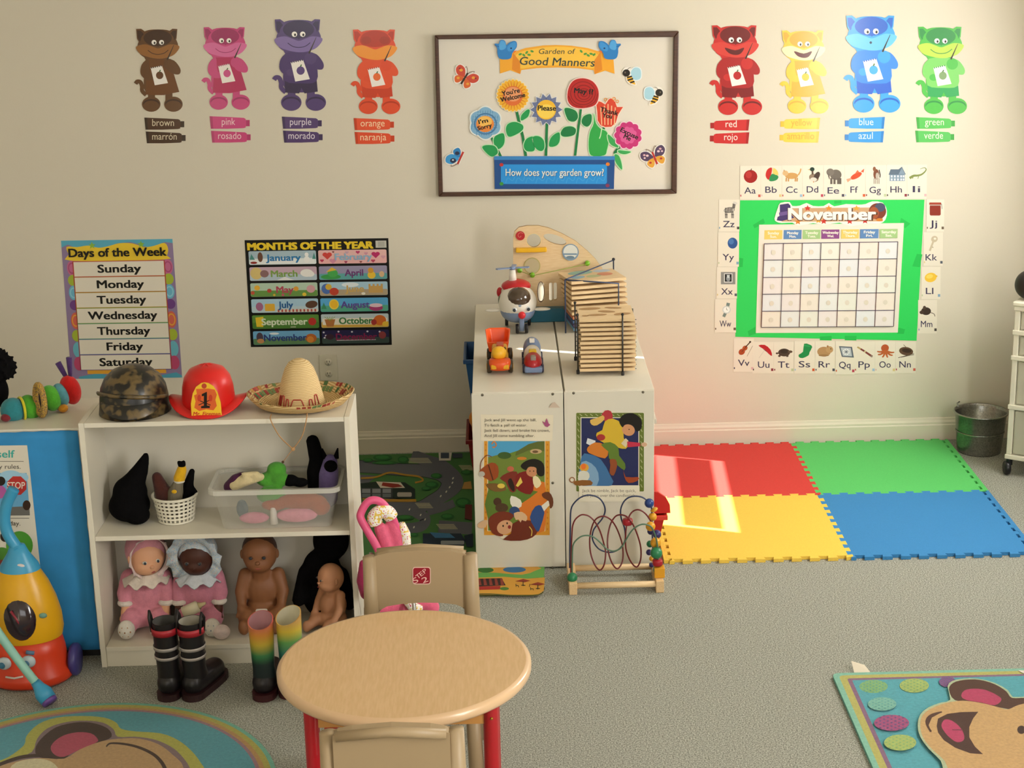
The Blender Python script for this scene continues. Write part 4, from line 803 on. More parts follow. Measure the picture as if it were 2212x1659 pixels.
# ================================================================== two white cabinets, end on to the room
WH = mat('#d9d3c3', .38, spec=.5, noise=.02, nscale=6); WH2 = mat('#d2ccbc', .45)
def cabinet(x0, x1, z0, open_left, label):
    yf, yb, zt = -1.271, -.04, .62; t = thing('storage_cabinet', ((x0+x1)/2, (yf+yb)/2, z0), label, 'cabinet', 'white cabinets standing end on to the wall')
    ep = MB().box(x0, x1, yf, yf+.016, z0, zt-.004, WH).build('end_panel', t, bevel=.0015)
    MB().box(x0, x1, yb-.016, yb, z0, zt-.004, WH).build('end_panel', t, bevel=.0015)
    MB().box(x0+.003, x1, yf+.003, yb, zt-.018, zt, WH).build('top_panel', t, bevel=.0015)
    xb = x1-.008 if open_left else x0
    MB().box(xb, xb+.008, yf+.016, yb-.016, z0+.02, zt-.018, WH2).build('back_panel', t)
    MB().box(x0+.004, x1-.004, yf+.016, yb-.016, z0, z0+.016, WH2).build('bottom_panel', t)
    MB().box(x0+.01, x1-.01, yf+.016, yb-.016, .318, .334, WH2).build('shelf', t)
    for y in (-.86, -.45): MB().box(x0+.012, x1-.012, y-.008, y+.008, z0+.016, .602, WH2).build('divider', t)
    SC = mat('#6d675a', .5, .6)
    for (px, py) in (((1042, 853), (1194, 851), (1047, 1229), (1194, 1226), (1194, 1043)) if open_left else ((1239, 849), (1389, 847))):
        p = at_y(px, py, yf); MB().lathe([(0, 0), (.0045, 0), (.0045, .0015), (0, .0015)], SC, 10, (p.x, yf-.0015, p.z), 'y').build('screw', ep)
    return t
cabinet(-.207, .0915, .0058, True, 'white storage cabinet with the hill rhyme poster on its end, on the road rug')
cabinet(.0945, .388, .0, False, 'white storage cabinet with the jumping boy poster, beside the red foam mat')
def tub_bin(name, x0, x1, y0, y1, z0, h, tp, m, m2, label, cat):
    t = thing(name, ((x0+x1)/2, (y0+y1)/2, z0), label, cat); b = MB(); w_ = .003
    def ringq(zz, d): return [(x0-d, y0-d, zz), (x1+d, y0-d, zz), (x1+d, y1+d, zz), (x0-d, y1+d, zz)]
    A = ringq(z0, -tp); B = ringq(z0+h, 0); C = ringq(z0+h, -w_); D = ringq(z0+w_, -tp-w_)
    b.add(A+B+C+D, [(3, 2, 1, 0)]+[(i, (i+1) % 4, 4+(i+1) % 4, 4+i) for i in range(4)]+[(4+i, 4+(i+1) % 4, 8+(i+1) % 4, 8+i) for i in range(4)]+[(8+i, 8+(i+1) % 4, 12+(i+1) % 4, 12+i) for i in range(4)]+[(12, 13, 14, 15)], m)
    b.build('bin_body', t, bevel=.004)
    r = MB()
    for (a0, a1, c0, c1) in ((x0-.008, x1+.008, y0-.008, y0), (x0-.008, x1+.008, y1, y1+.008), (x0-.008, x0, y0, y1), (x1, x1+.008, y0, y1)): r.box(a0, a1, c0, c1, z0+h-.016, z0+h, m2)
    r.build('rim', t, bevel=.002); return t
tub_bin('storage_bin', -.243, -.03, -.42, -.16, .334, .165, .018, PLASTIC('#2c5f97'), PLASTIC('#27548a'), 'dark blue bin sticking out of the left side of the cabinet', 'bin')
tub_bin('storage_bin', -.243, -.03, -.42, -.16, .022, .16, .02, PLASTIC('#8c1f22'), PLASTIC('#7c1a1e'), 'dark red bin low on the left side of the cabinet', 'bin')
tag(blob('plush_toy', [('e', (-.185, -.3, .185), (.045, .05, .045)), ('e', (-.212, -.3, .228), (.028, .03, .035)), ('e', (-.12, -.3, .16), (.08, .08, .05))], CLOTH('#d5812c'), .006), 'orange plush toy poking out of the dark red bin', 'toy')
CLR = mat('#e9e4d6', .25, alpha=.55)
tub_bin('storage_bin', .20, .404, -1.10, -.90, .334, .13, .015, CLR, CLR, 'clear plastic bin sticking out of the right side of the cabinet', 'bin')
t = tub_bin('storage_bin', .19, .428, -1.245, -1.06, .016, .155, .03, PLASTIC('#c4201c'), PLASTIC('#d63a2e'), 'bright red plastic bin beside the bead maze', 'bin')
b = MB(); RDm = PLASTIC('#c9241f')
b.prism([(.30, .176), (.446, .176), (.444, .205), (.430, .232), (.405, .250), (.37, .258), (.30, .255)], (0, -1.24, 0), (1, 0, 0), (0, 0, 1), (0, 1, 0), .012, RDm); b.box(.30, .444, -1.228, -1.12, .176, .182, RDm)
b.build('lid_flap', t, bevel=.003)

# nursery rhyme posters taped to the two ends
YC = -1.2715
a = Art('y', YC, ZG, thick=.0008, edge='#d8d2c0', rough=.4, coat=.3)
a.base([(132, 225), (675, 228), (668, 418), (645, 425), (640, 800), (676, 860), (668, 920), (640, 940), (636, 1128), (560, 1130), (500, 1165), (400, 1165), (300, 1160), (250, 1125), (155, 1128), (158, 1075), (108, 1050), (160, 1010), (155, 720), (108, 665), (150, 590), (155, 428), (134, 418)], '#e6dcc4')
a.rect(158, 424, 648, 1126, '#d9972f'); a.rect(182, 424, 615, 1096, '#e8d9b8'); a.rect(188, 424, 610, 1092, '#6f8a35')
for k in range(16): a.ell(170, 450+k*42, 6, 8, '#c97a22', n=8); a.ell(631, 450+k*42, 6, 8, '#c97a22', n=8)
a.poly([(188, 424), (610, 424), (500, 450), (420, 490), (330, 520), (250, 550), (188, 540)], '#4fa0cc'); a.poly([(610, 424), (610, 620), (520, 560), (380, 560), (400, 500), (490, 445), (560, 426)], '#5f6a30', 0)
a.poly([(188, 545), (280, 520), (400, 530), (520, 480), (610, 500), (610, 700), (188, 700)], '#6f8236'); a.ell(310, 530, 50, 26, '#3f5c2c'); a.ell(545, 500, 44, 18, '#c2a478'); a.ell(540, 502, 22, 10, '#6d5236'); a.ell(440, 552, 36, 12, '#cf7f2c')
a.poly([(470, 760), (610, 730), (610, 1092), (430, 1092), (420, 900)], '#d9792a', 2); a.poly([(188, 790), (420, 790), (560, 800), (420, 900), (340, 1000), (188, 1000)], '#5d7a2e', 2)
a.poly([(118, 665), (150, 620), (215, 582), (262, 610), (262, 690), (210, 722), (180, 705)], '#9a4a22', 2); a.line([(130, 640), (135, 580), (175, 530), (215, 540)], 6, '#7a4420', smooth=4); a.line([(190, 600), (225, 715)], 9, '#5a2c16'); a.ell(140, 668, 24, 20, '#b9b4a8')
a.poly([(180, 740), (300, 745), (320, 790), (240, 800), (185, 770)], '#7a5a2c', 2); a.ell(285, 757, 28, 18, '#e3c452')
a.poly([(275, 700), (330, 660), (400, 650), (420, 720), (390, 800), (350, 795), (320, 730)], '#7c2f22', 2); a.poly([(395, 680), (450, 650), (500, 655), (530, 750), (505, 820), (430, 800), (395, 760)], '#7d1f1c', 2); a.poly([(395, 755), (430, 690), (445, 730), (410, 765)], '#e3c85a'); a.ell(355, 630, 26, 20, '#c0674a'); a.poly([(525, 685), (560, 690), (585, 740), (550, 775), (525, 740)], '#e9dcae', 2); a.poly([(335, 720), (360, 700), (385, 760), (380, 800), (350, 770)], '#2c1e16', 2)
a.ell(515, 650, 42, 38, '#c98a62'); a.poly([(430, 610), (470, 570), (540, 555), (600, 590), (608, 670), (575, 685), (550, 660), (545, 620), (490, 615), (470, 640)], '#1f1a14', 3); a.ell(500, 646, 4, 5, '#241a14'); a.ell(528, 646, 4, 5, '#241a14')
a.ell(258, 875, 30, 30, '#4a3020'); a.ell(290, 920, 48, 34, '#4f3a24'); a.poly([(360, 830), (430, 860), (436, 910), (390, 925), (355, 890)], '#e9e4d4', 2); a.ell(385, 950, 40, 40, '#2f4a78')
a.poly([(190, 1010), (250, 955), (330, 950), (380, 980), (330, 1030), (280, 1060), (300, 1130), (220, 1110)], '#7a3420', 3); a.poly([(110, 1045), (140, 1020), (182, 1012), (170, 1065), (120, 1070)], '#d9b48c', 2); a.ell(315, 1065, 62, 52, '#d8a47c', -20); a.ell(300, 1055, 6, 8, '#241a14'); a.ell(330, 1035, 6, 8, '#241a14'); a.ell(347, 1063, 12, 14, '#8c2f28')
a.poly([(370, 1040), (450, 1010), (540, 1030), (560, 1090), (520, 1140), (430, 1165), (300, 1158), (360, 1110)], '#6d2c1c', 2); a.poly([(380, 960), (440, 950), (480, 985), (470, 1020), (440, 1010), (430, 1030), (415, 1005), (395, 1010)], '#d9b48c', 2)
a.poly([(500, 990), (540, 910), (590, 905), (608, 960), (580, 1060), (560, 1100), (530, 1060)], '#2f4f8a', 2); a.poly([(585, 905), (640, 860), (655, 890), (605, 945)], '#e4ddcc'); a.poly([(590, 815), (640, 800), (672, 850), (672, 905), (650, 925), (640, 870), (600, 845)], '#6b3a22', 2); a.line([(495, 1060), (515, 1090), (510, 1130)], 6, '#e3c85a', smooth=3)
a.line([(215, 445), (232, 425), (250, 450), (232, 470), (220, 462)], 8, '#d97a26', smooth=3)
for k, (s_, wd) in enumerate((('Jack and Jill went up the hill,', 388), ('To fetch a pail of water.', 318), ('Jack fell down, and broke his crown,', 488), ('And Jill came tumbling after.', 375))): a.word(s_, 160+wd/2, 274+k*39, 21, '#5d564c', width=wd)
a.poly([(590, 270), (612, 285), (625, 250), (640, 290), (652, 300), (630, 318), (612, 310)], '#a5527c')
a.poly([(640, 172), (665, 138), (685, 130), (725, 172)], '#cbb7a4')
tag(a.build('rhyme_poster'), 'jack and jill rhyme poster with two tumbling children on the cabinet end', 'poster')
a = Art('y', YC, ZG, thick=.0008, edge='#d8d2c0', rough=.4, coat=.3)
a.base([(845, 212), (1030, 212), (1060, 190), (1110, 195), (1150, 212), (1352, 212), (1350, 420), (1382, 440), (1370, 470), (1348, 480), (1338, 800), (1320, 800), (1318, 875), (864, 880), (866, 802), (845, 802), (840, 745), (795, 725), (795, 695), (842, 690)], '#e6dfca')
a.rect(846, 213, 1351, 800, '#66752f', 8); a.rect(878, 246, 1316, 760, '#e6dfca'); a.rect(884, 252, 1310, 754, '#232a58')
for k in range(12): a.line([(856, 240+k*46), (868, 262+k*46)], 5, '#b7b98a'); a.line([(1326, 240+k*46), (1338, 262+k*46)], 5, '#b7b98a'); a.line([(870+k*40, 222), (890+k*40, 236)], 5, '#b7b98a')
a.poly([(884, 540), (940, 520), (1030, 560), (1100, 680), (1110, 754), (884, 754)], '#3f6f9f', 2); a.poly([(884, 580), (960, 590), (1010, 660), (1000, 754), (884, 754)], '#7fa4c4', 2)
a.ell(905, 620, 34, 30, '#d9a23c'); a.ell(900, 612, 18, 22, '#e8742c'); a.poly([(868, 650), (930, 650), (945, 690), (915, 725), (862, 720)], '#d7d6c8', 2); a.poly([(835, 720), (950, 715), (960, 752), (840, 752)], '#8a5a28', 2); a.ring(815, 712, 18, 18, 8, '#9a6a4a', 16)
a.poly([(1030, 240), (1060, 195), (1105, 200), (1118, 250), (1090, 285), (1050, 265)], '#b3343c', 2); a.poly([(950, 265), (1000, 250), (1045, 230), (1055, 262), (1000, 305), (960, 300)], '#d9b25c', 2)
a.poly([(1060, 275), (1120, 255), (1190, 300), (1200, 400), (1235, 440), (1215, 480), (1150, 470), (1060, 440), (1000, 400), (1000, 360), (1040, 340)], '#d3b132', 2); a.poly([(920, 440), (930, 400), (990, 420), (980, 470)], '#d8dce0'); a.poly([(930, 470), (985, 432), (1060, 450), (1085, 500), (1060, 552), (960, 520), (930, 500)], '#cf7a2a', 2); a.ell(1030, 395, 32, 24, '#a5322f')
a.poly([(1030, 450), (1100, 430), (1160, 470), (1165, 530), (1210, 590), (1205, 640), (1150, 600), (1090, 550), (1085, 500)], '#5f7a2c', 2); a.poly([(1095, 560), (1140, 560), (1150, 610), (1125, 680), (1095, 660), (1100, 600)], '#8f4a26', 2); a.poly([(1195, 620), (1215, 690), (1310, 690), (1300, 720), (1235, 735), (1205, 690)], '#9c4422', 2)
a.ell(1235, 340, 48, 42, '#cf9468', 20); a.poly([(1165, 270), (1200, 225), (1270, 215), (1330, 260), (1330, 330), (1295, 350), (1270, 310), (1215, 295), (1190, 320)], '#16120e', 3); a.ell(1240, 335, 5, 4, '#241a14'); a.poly([(1180, 440), (1215, 400), (1235, 420), (1215, 470)], '#d9c9a8'); a.poly([(1225, 425), (1320, 435), (1325, 460), (1228, 468)], '#c0304a'); a.ell(1352, 448, 22, 16, '#d3a98a')
a.rect(866, 757, 1318, 872, '#e6dfca'); a.word('Jack be nimble, Jack be quick,', 1090, 802, 22, '#6a6356', width=400); a.word('Jack jump over the candlestick.', 1088, 838, 22, '#6a6356', width=402)
tag(a.build('rhyme_poster'), 'rhyme poster of a boy leaping over a candlestick, behind the bead maze', 'poster')

# ================================================================== wooden activity board on the cabinets, near the wall
ZL = (1040, 480, 6.9125); YA = -.300
t = thing('activity_board', (.06, -.30, .62), 'curved pale wood activity board standing against the wall', 'toy')
ci = lambda cx, cy, rx, ry, r=0, n=24: [(cx+rx*math.cos(2*PI*i/n)*math.cos(r)-ry*math.sin(2*PI*i/n)*math.sin(r), cy+rx*math.cos(2*PI*i/n)*math.sin(r)+ry*math.sin(2*PI*i/n)*math.cos(r)) for i in range(n)]
a = Art('y', YA, ZL, thick=.014, edge='#b08c56', rough=.5)
a.base([(470, 1330), (474, 220), (492, 130), (560, 66), (680, 42), (850, 42), (1000, 75), (1200, 160), (1400, 270), (1580, 420), (1700, 540), (1800, 680), (1860, 830), (1870, 1330)], WOOD, holes=[ci(780, 262, 104, 100), ci(1095, 245, 178, 66, .32), rr(838, 880, 932, 1175, 46), rr(1010, 890, 1060, 1165, 24), rr(1075, 890, 1125, 1150, 24)])
a.ring(885, 1027, 50, 150, 9, '#5c2418', 40); a.ring(780, 262, 108, 104, 7, '#e3cf94', 30)
a.build('panel', t)
def disc_part(name, cx, cy, r, h, th, extra=None):
    q = Art('y', YA-.0142, ZL, thick=th, edge=h, rough=.35, coat=.2); q.base(ci(cx, cy, r, r), h)
    if extra: extra(q)
    q.build(name, t)
disc_part('spiral_disc', 580, 200, 68, '#b3262c', .004, lambda q: q.line([(580+(6+5.2*k)*math.cos(k*.62), 200+(6+5.2*k)*math.sin(k*.62)) for k in range(10)], 6, '#e08a7a', smooth=4))
disc_part('mirror_disc', 1330, 447, 124, '#7f97ac', .003, lambda q: (q.ell(1330, 440, 106, 104, '#dfe0d8'), q.rect(1225, 463, 1425, 485, '#6f8aa2'), q.ell(1325, 522, 62, 22, '#6d8494')))
disc_part('mesh_disc', 757, 650, 122, '#b5a86a', .003, lambda q: q.ell(757, 650, 110, 110, '#bfb08c'))
p0, p1 = at_y(1040+510/6.9125, 480+445/6.9125, YA-.02), at_y(1040+972/6.9125, 480+368/6.9125, YA-.02)
MB().box(p0.x, p1.x, YA-.040, YA-.0145, p0.z, p1.z, PLASTIC('#eab21f')).build('yellow_bar', t, bevel=.004)
GK = PLASTIC('#79b51f'); st = []
for (x, y) in ((570, 715), (760, 785), (1580, 610)):
    p = at_y(1040+x/6.9125, 480+y/6.9125, YA-.02); MB().lathe([(0, 0), (.008, 0), (.0095, .006), (.0095, .018), (.006, .02), (0, .02)], GK, 18, (p.x, YA-.0345, p.z), 'y').build('green_knob', t); st.append(Vector((p.x, YA-.036, p.z)))
MB().tube([st[0], st[1], st[2]], .0012, mat('#8aa33a', .7), 6).build('string', t)
TEAL = PLASTIC('#1f6a86')
MB().box(-.02, .275, YA-.056, YA-.0145, .6205, .672, TEAL).build('base_bar', t, bevel=.003)
MB().box(-.02, .275, YA+.0005, YA+.045, .6205, .655, TEAL).build('base_bar', t, bevel=.003)

# ================================================================== puzzle racks
WIRE = mat('#4f4d4a', .35, .8); WIREB = mat('#3f4c6a', .4, .4)
def puzzle(x0, x1, y0, y1, z, hgt, base_h, label, grp, rz=0, art=None, c=None):
    b = MB(); m = WOOD if base_h is None else mat(base_h, .5)
    c = c or ((x0+x1)/2, (y0+y1)/2); w_, d_ = (x1-x0)/2, (y1-y0)/2
    b.box(-w_, w_, -d_, d_, 0, hgt, m)
    if art:
        for (cx, cy, rx, ry, r, h) in art: b.add([Vector((cx+rx*math.cos(q)*math.cos(r)-ry*math.sin(q)*math.sin(r), cy+rx*math.cos(q)*math.sin(r)+ry*math.sin(q)*math.cos(r), hgt+.0006)) for q in [2*PI*i/18 for i in range(18)]], [tuple(range(18))], mat(h, .6))
    o = b.build('puzzle_board', base=(0, 0, 0)); o.location = (c[0], c[1], z); o.rotation_euler.z = rz
    return tag(o, label, 'puzzle', grp)
ORD = ['top', 'second', 'third', 'fourth', 'fifth', 'sixth', 'seventh', 'eighth', 'ninth', 'tenth', 'eleventh', 'lowest']
def frame_wire(t, name, pts, r, m): MB().tube(pts, r, m, 8).build(name, t)
# front rack
t = thing('puzzle_rack', (.246, -1.0, .62), 'grey wire rack holding the tall front stack of puzzles', 'puzzle rack', 'wire puzzle racks')
FX0, FX1, FY0, FY1 = .150, .300, -1.105, -.905
for (x, y, ztop) in ((FX0, FY0+.03, .825), (FX0, FY1, .825), (FX1-.002, FY0, .83)):
    frame_wire(t, 'upright', [(x, y, .625), (x, y, ztop)], .0028, WIRE)
    MB().cyl((x, y, .6202), .0055, .014, mat('#23211f', .6), 12, bev=.001).build('foot_cap', t); MB().ell((x, y, ztop), .005, mat('#23211f', .6), 12, 8).build('tip_cap', t)
frame_wire(t, 'upright', [(.347, FY1, .622), (.347, FY1, .80)], .0028, WIRE)
for z in [.634+k*.0155 for k in range(12)]:
    frame_wire(t, 'support_wire', [(FX0, FY0+.035, z-.002), (.347, FY0+.035, z-.002)], .0014, WIRE); frame_wire(t, 'support_wire', [(FX0, FY1-.02, z-.002), (.347, FY1-.02, z-.002)], .0014, WIRE)
HOL = '#a98355'
for k in range(12):
    z = .634+(11-k)*.0155; jx = (0, .001, .003, .006, .005, .002, .004, .002, .004, .001, .003, 0)[k]
    art = [(-.05, .055, .038, .016, .1, HOL), (.03, .06, .03, .012, -.2, HOL), (.005, .01, .03, .014, -.3, HOL), (-.03, -.035, .034, .013, .1, HOL), (.055, -.03, .03, .016, .3, HOL), (-.07, -.045, .012, .01, 0, HOL)] if k == 0 else None
    puzzle(.155+jx, .340+jx, -1.098, -.912, z, .0095, None, '%s wooden puzzle of the tall front stack' % ORD[k], 'puzzles in the front rack', 0, art)
# back rack, turned a little
t = thing('puzzle_rack', (.235, -.44, .62), 'blue grey wire rack leaning behind the front puzzle stack', 'puzzle rack', 'wire puzzle racks')
Q = Matrix.Rotation(.16, 3, 'Z'); C0 = Vector((.235, -.435, 0)); rp = lambda x, y, z: tuple(C0+Q @ Vector((x, y, 0))+Vector((0, 0, z)))
frame_wire(t, 'wire_frame', [rp(-.118, -.08, .622), rp(-.118, -.08, .822), rp(.105, .10, .845), rp(.105, .10, .622)], .003, WIREB)
frame_wire(t, 'wire_frame', [rp(-.118, -.08, .822), rp(.078, -.095, .80), rp(.078, -.095, .622)], .003, WIREB)
for p in (rp(.105, .10, .848), rp(.118, 0, .765)): MB().ell(p, .006, mat('#22242c', .6), 10, 8).build('tip_cap', t)
BKP = [(.805, None, 'picture topped wooden', .10), (.785, None, 'second wooden', .085), (.766, None, 'third wooden', .06), (.748, None, 'fourth wooden', .05), (.729, None, 'fifth wooden', .02), (.708, None, 'sixth wooden', .0), (.687, None, 'seventh wooden', -.01), (.672, '#c27a55', 'reddish', 0), (.657, '#46638c', 'slate blue', -.02), (.643, '#4a3f70', 'purple', -.02), (.628, '#6fa3c6', 'light blue', -.03)]
for k, (z, h, nm, dr) in enumerate(BKP):
    art = [(-.03, .05, .05, .03, .2, '#8fb3a6'), (.055, .055, .035, .022, 0, '#b8c2cc'), (.05, .0, .03, .026, .1, '#d08a68'), (-.06, -.02, .03, .02, .5, '#93b5c2'), (.0, -.02, .03, .02, .2, '#b3b98a')] if k == 0 else None
    puzzle(-.105, .105, -.082, .082, z, .0105, h, '%s puzzle in the back rack' % nm, 'puzzles in the back rack', .16+dr, art, (C0.x+.002*k, C0.y))

# ================================================================== toy helicopter
t = thing('toy_helicopter', (-.042, -.43, .62), 'white toy helicopter with a red nose and black wheels', 'toy helicopter')
HW = PLASTIC('#e8e3d8'); HB = PLASTIC('#7f92b5'); BLK = PLASTIC('#1b1b1e'); HR = PLASTIC('#c3232c')
cx, cy, cz = -.042, -.445, .722
MB().ell((cx, cy, cz), (.071, .088, .066), HW, 28, 18).build('body', t)
MB().ell((cx, cy+.002, cz-.028), (.066, .086, .047), HB, 24, 14).build('belly', t)
wb = MB(); wb.ell((cx+.004, cy-.040, cz+.024), (.046, .050, .042), mat('#4a3a2c', .15, coat=.6), 20, 12); wd_ = wb.build('windscreen', t)
MB().ell((cx+.006, cy-.074, cz+.006), (.013, .014, .012), PLASTIC('#8a98ac'), 14, 10).build('pilot', t)
MB().ell((cx+.014, cy-.083, cz-.030), .014, PLASTIC('#d8252f'), 16, 10).build('nose', t)
for dx in (-.012, .036):
    e = MB().ell((cx+dx, cy-(.083 if dx < 0 else .073), cz-.008), (.0095, .008, .0095), mat('#d5dbe0', .25), 14, 10).build('eye', t); MB().ell((cx+dx*1.08, cy-(.0895 if dx < 0 else .080), cz-.009), (.006, .004, .0065), mat('#2c3540', .25), 12, 8).build('pupil', e)
MB().ell((cx-.004, cy+.03, cz+.055), (.055, .06, .024), HR, 22, 12).build('engine_cowl', t)
MB().lathe([(0, 0), (.016, 0), (.011, .05), (0, .052)], HW, 18, (cx-.016, cy+.03, cz+.066)).build('mast', t)
rt = MB().lathe([(0, 0), (.011, 0), (.011, .009), (0, .011)], HB, 16, (cx-.016, cy+.03, cz+.118)).build('rotor_hub', t)
for (dx, dy, L) in ((-1, -.25, .058), (1, .12, .058), (.15, 1, .05)):
    d = Vector((dx, dy, 0)).normalized(); n_ = Vector((-d.y, d.x, 0)); o = Vector((cx-.016, cy+.03, cz+.1215)); b = MB()
    pts = [o+n_*.006, o+d*L+n_*.009, o+d*(L+.006), o+d*L-n_*.009, o-n_*.006]
    b.add(pts+[p+Vector((0, 0, .004)) for p in pts], [(4, 3, 2, 1, 0), (5, 6, 7, 8, 9)]+[(i, (i+1) % 5, 5+(i+1) % 5, 5+i) for i in range(5)], HB); b.build('rotor_blade', rt)
for sx in (-1, 1):
    MB().ell((cx+sx*.088, cy-.01, cz-.026), (.034, .014, .006), HW, 16, 8).build('wing_stub', t)
    MB().lathe([(0, -.006), (.017, -.006), (.019, -.003), (.019, .003), (.017, .006), (0, .006)], BLK, 18, (cx+sx*.042, cy+.045, .640), 'x').build('wheel', t)
    MB().lathe([(0, -.006), (.016, -.006), (.018, -.003), (.018, .003), (.016, .006), (0, .006)], BLK, 18, (cx+.013+sx*.017, cy-.072, .639), 'x').build('nose_wheel', t)
MB().box(cx+.004, cx+.022, cy-.082, cy-.062, .630, .690, HB).build('nose_strut', t, bevel=.004)
MB().tube([(cx-.01, cy+.07, cz+.01), (cx-.05, cy+.11, cz+.02)], [.026, .014], HW, 14).build('tail_boom', t); MB().ell((cx-.065, cy+.115, cz+.012), (.012, .012, .02), HR, 14, 10).build('tail_rotor', t)
MB().ell((cx-.066, cy-.005, cz+.01), (.006, .012, .018), mat('#5f6a4a', .3), 12, 8).build('side_window', t)

# ================================================================== dump truck and train engine
def wheels(t, xs, ys, z0, r, w_, m, hub=None):
    for x in xs:
        for y in ys:
            o = MB().lathe([(0, -w_), (r*.85, -w_), (r, -w_*.6), (r, w_*.6), (r*.85, w_), (0, w_)], m, 18, (x, y, z0+r), 'x').build('wheel', t)
            if hub: MB().lathe([(0, -w_*1.15), (r*.45, -w_*1.15), (r*.45, w_*1.15), (0, w_*1.15)], hub, 12, (x, y, z0+r), 'x').build('hub', o)
t = thing('toy_dump_truck', (-.112, -.96, .62), 'orange and yellow toy dump truck on the white cabinet', 'toy truck')
OR = PLASTIC('#e0561f'); YL = PLASTIC('#e0a51e'); X = -.112
MB().box(X-.030, X+.030, -1.07, -.83, .640, .656, YL).build('chassis', t, bevel=.004)
MB().lathe([(0, 0), (.036, .0), (.038, .02), (.033, .034), (0, .036)], OR, 24, (X, -1.042, .636), sx=1.05, sy=.8).build('hood', t)
MB().ell((X-.002, -1.025, .686), (.026, .025, .024), PLASTIC('#f0b52a'), 20, 14).build('yellow_dome', t)
c = MB().box(X-.026, X+.026, -1.0, -.945, .655, .700, YL).build('cab', t, bevel=.008)
MB().box(X-.010, X+.014, -1.004, -.955, .668, .708, PLASTIC('#b5401f')).build('windscreen', t, bevel=.003)
for dx in (-.012, .018): MB().ell((X+dx, -1.0, .695), .005, PLASTIC('#4d3414'), 10, 8).build('headlamp', c)
bk = MB(); bo = [(-.038, -.055), (.038, -.055), (.044, .04), (.03, .062), (-.03, .062), (-.044, .04)]
ox, oy = X-.005, -.875
lo = [(ox+p[0]*.8, oy+p[1]*.85, .662) for p in bo]; hi = [(ox+p[0], oy+p[1], .722 if p[1] > 0 else .700) for p in bo]; ii = [(ox+p[0]*.88, oy+p[1]*.88, .720 if p[1] > 0 else .698) for p in bo]; il = [(ox+p[0]*.7, oy+p[1]*.72, .670) for p in bo]
bk.add(lo+hi+ii+il, [tuple(reversed(range(6)))]+[(i, (i+1) % 6, 6+(i+1) % 6, 6+i) for i in range(6)]+[(6+i, 6+(i+1) % 6, 12+(i+1) % 6, 12+i) for i in range(6)]+[(12+i, 12+(i+1) % 6, 18+(i+1) % 6, 18+i) for i in range(6)]+[tuple(range(18, 24))], PLASTIC('#ea5a22'))
bk.build('tipper_bed', t, bevel=.003)
wheels(t, (X-.036, X+.036), (-1.035, -.885), .6203, .023, .008, PLASTIC('#3a2c1c'), YL)
t = thing('toy_train_engine', (.0, -.97, .62), 'red white and blue toy train engine beside the dump truck', 'toy train')
BG = PLASTIC('#7081a3'); RDp = PLASTIC('#a81f26'); X = .0
MB().box(X-.030, X+.030, -1.082, -.85, .628, .648, BG).build('chassis', t, bevel=.006)
MB().ell((X, -1.025, .650), (.031, .055, .036), RDp, 22, 14).build('red_hood', t)
MB().ell((X, -.955, .656), (.030, .045, .036), PLASTIC('#ddd5c9'), 22, 14).build('white_body', t)
MB().ell((X, -.885, .660), (.031, .042, .042), BG, 22, 14).build('cab_roof', t)
MB().box(X-.013, X+.013, -1.02, -.995, .670, .691, PLASTIC('#dcb428')).build('yellow_panel', t, bevel=.003); MB().box(X-.009, X+.010, -1.07, -1.018, .650, .683, PLASTIC('#8a8078')).build('grille_stripe', t, bevel=.005)
MB().box(X-.009, X+.009, -.918, -.902, .690, .704, PLASTIC('#e9e6e0')).build('roof_plate', t, bevel=.002)
wheels(t, (X-.031, X+.031), (-1.045, -.96, -.885), .6203, .015, .005, PLASTIC('#2d3048'))

# ================================================================== low white bookcase
SX0, SX1, SY0, SY1, SZ = -1.312, -.541, -1.945, -1.712, .759
t = thing('bookcase', ((SX0+SX1)/2, (SY0+SY1)/2, 0), 'low white two shelf bookcase holding hats, a tub and dolls', 'bookcase')
SH = mat('#ded7c6', .4, noise=.02, nscale=5)
for x in (SX0, SX1-.016): MB().box(x, x+.016, SY0, SY1, 0, SZ, SH).build('side_panel', t, bevel=.0012)
MB().box(SX0+.0165, SX1-.0165, SY0+.001, SY1-.006, SZ-.0145, SZ-.0005, SH).build('top_board', t, bevel=.001)
MB().box(SX0+.0165, SX1-.0165, SY0+.003, SY1-.006, .399, .413, SH).build('shelf_board', t, bevel=.001)
MB().box(SX0+.0165, SX1-.0165, SY0+.003, SY1-.006, .049, .063, SH).build('bottom_board', t, bevel=.001)
MB().box(SX0+.0165, SX1-.0165, SY0+.006, SY0+.018, 0, .048, SH).build('kick_board', t)
MB().box(SX0+.008, SX1-.008, SY1-.0055, SY1-.001, .02, SZ-.002, mat('#cfc9ba', .6)).build('back_panel', t)

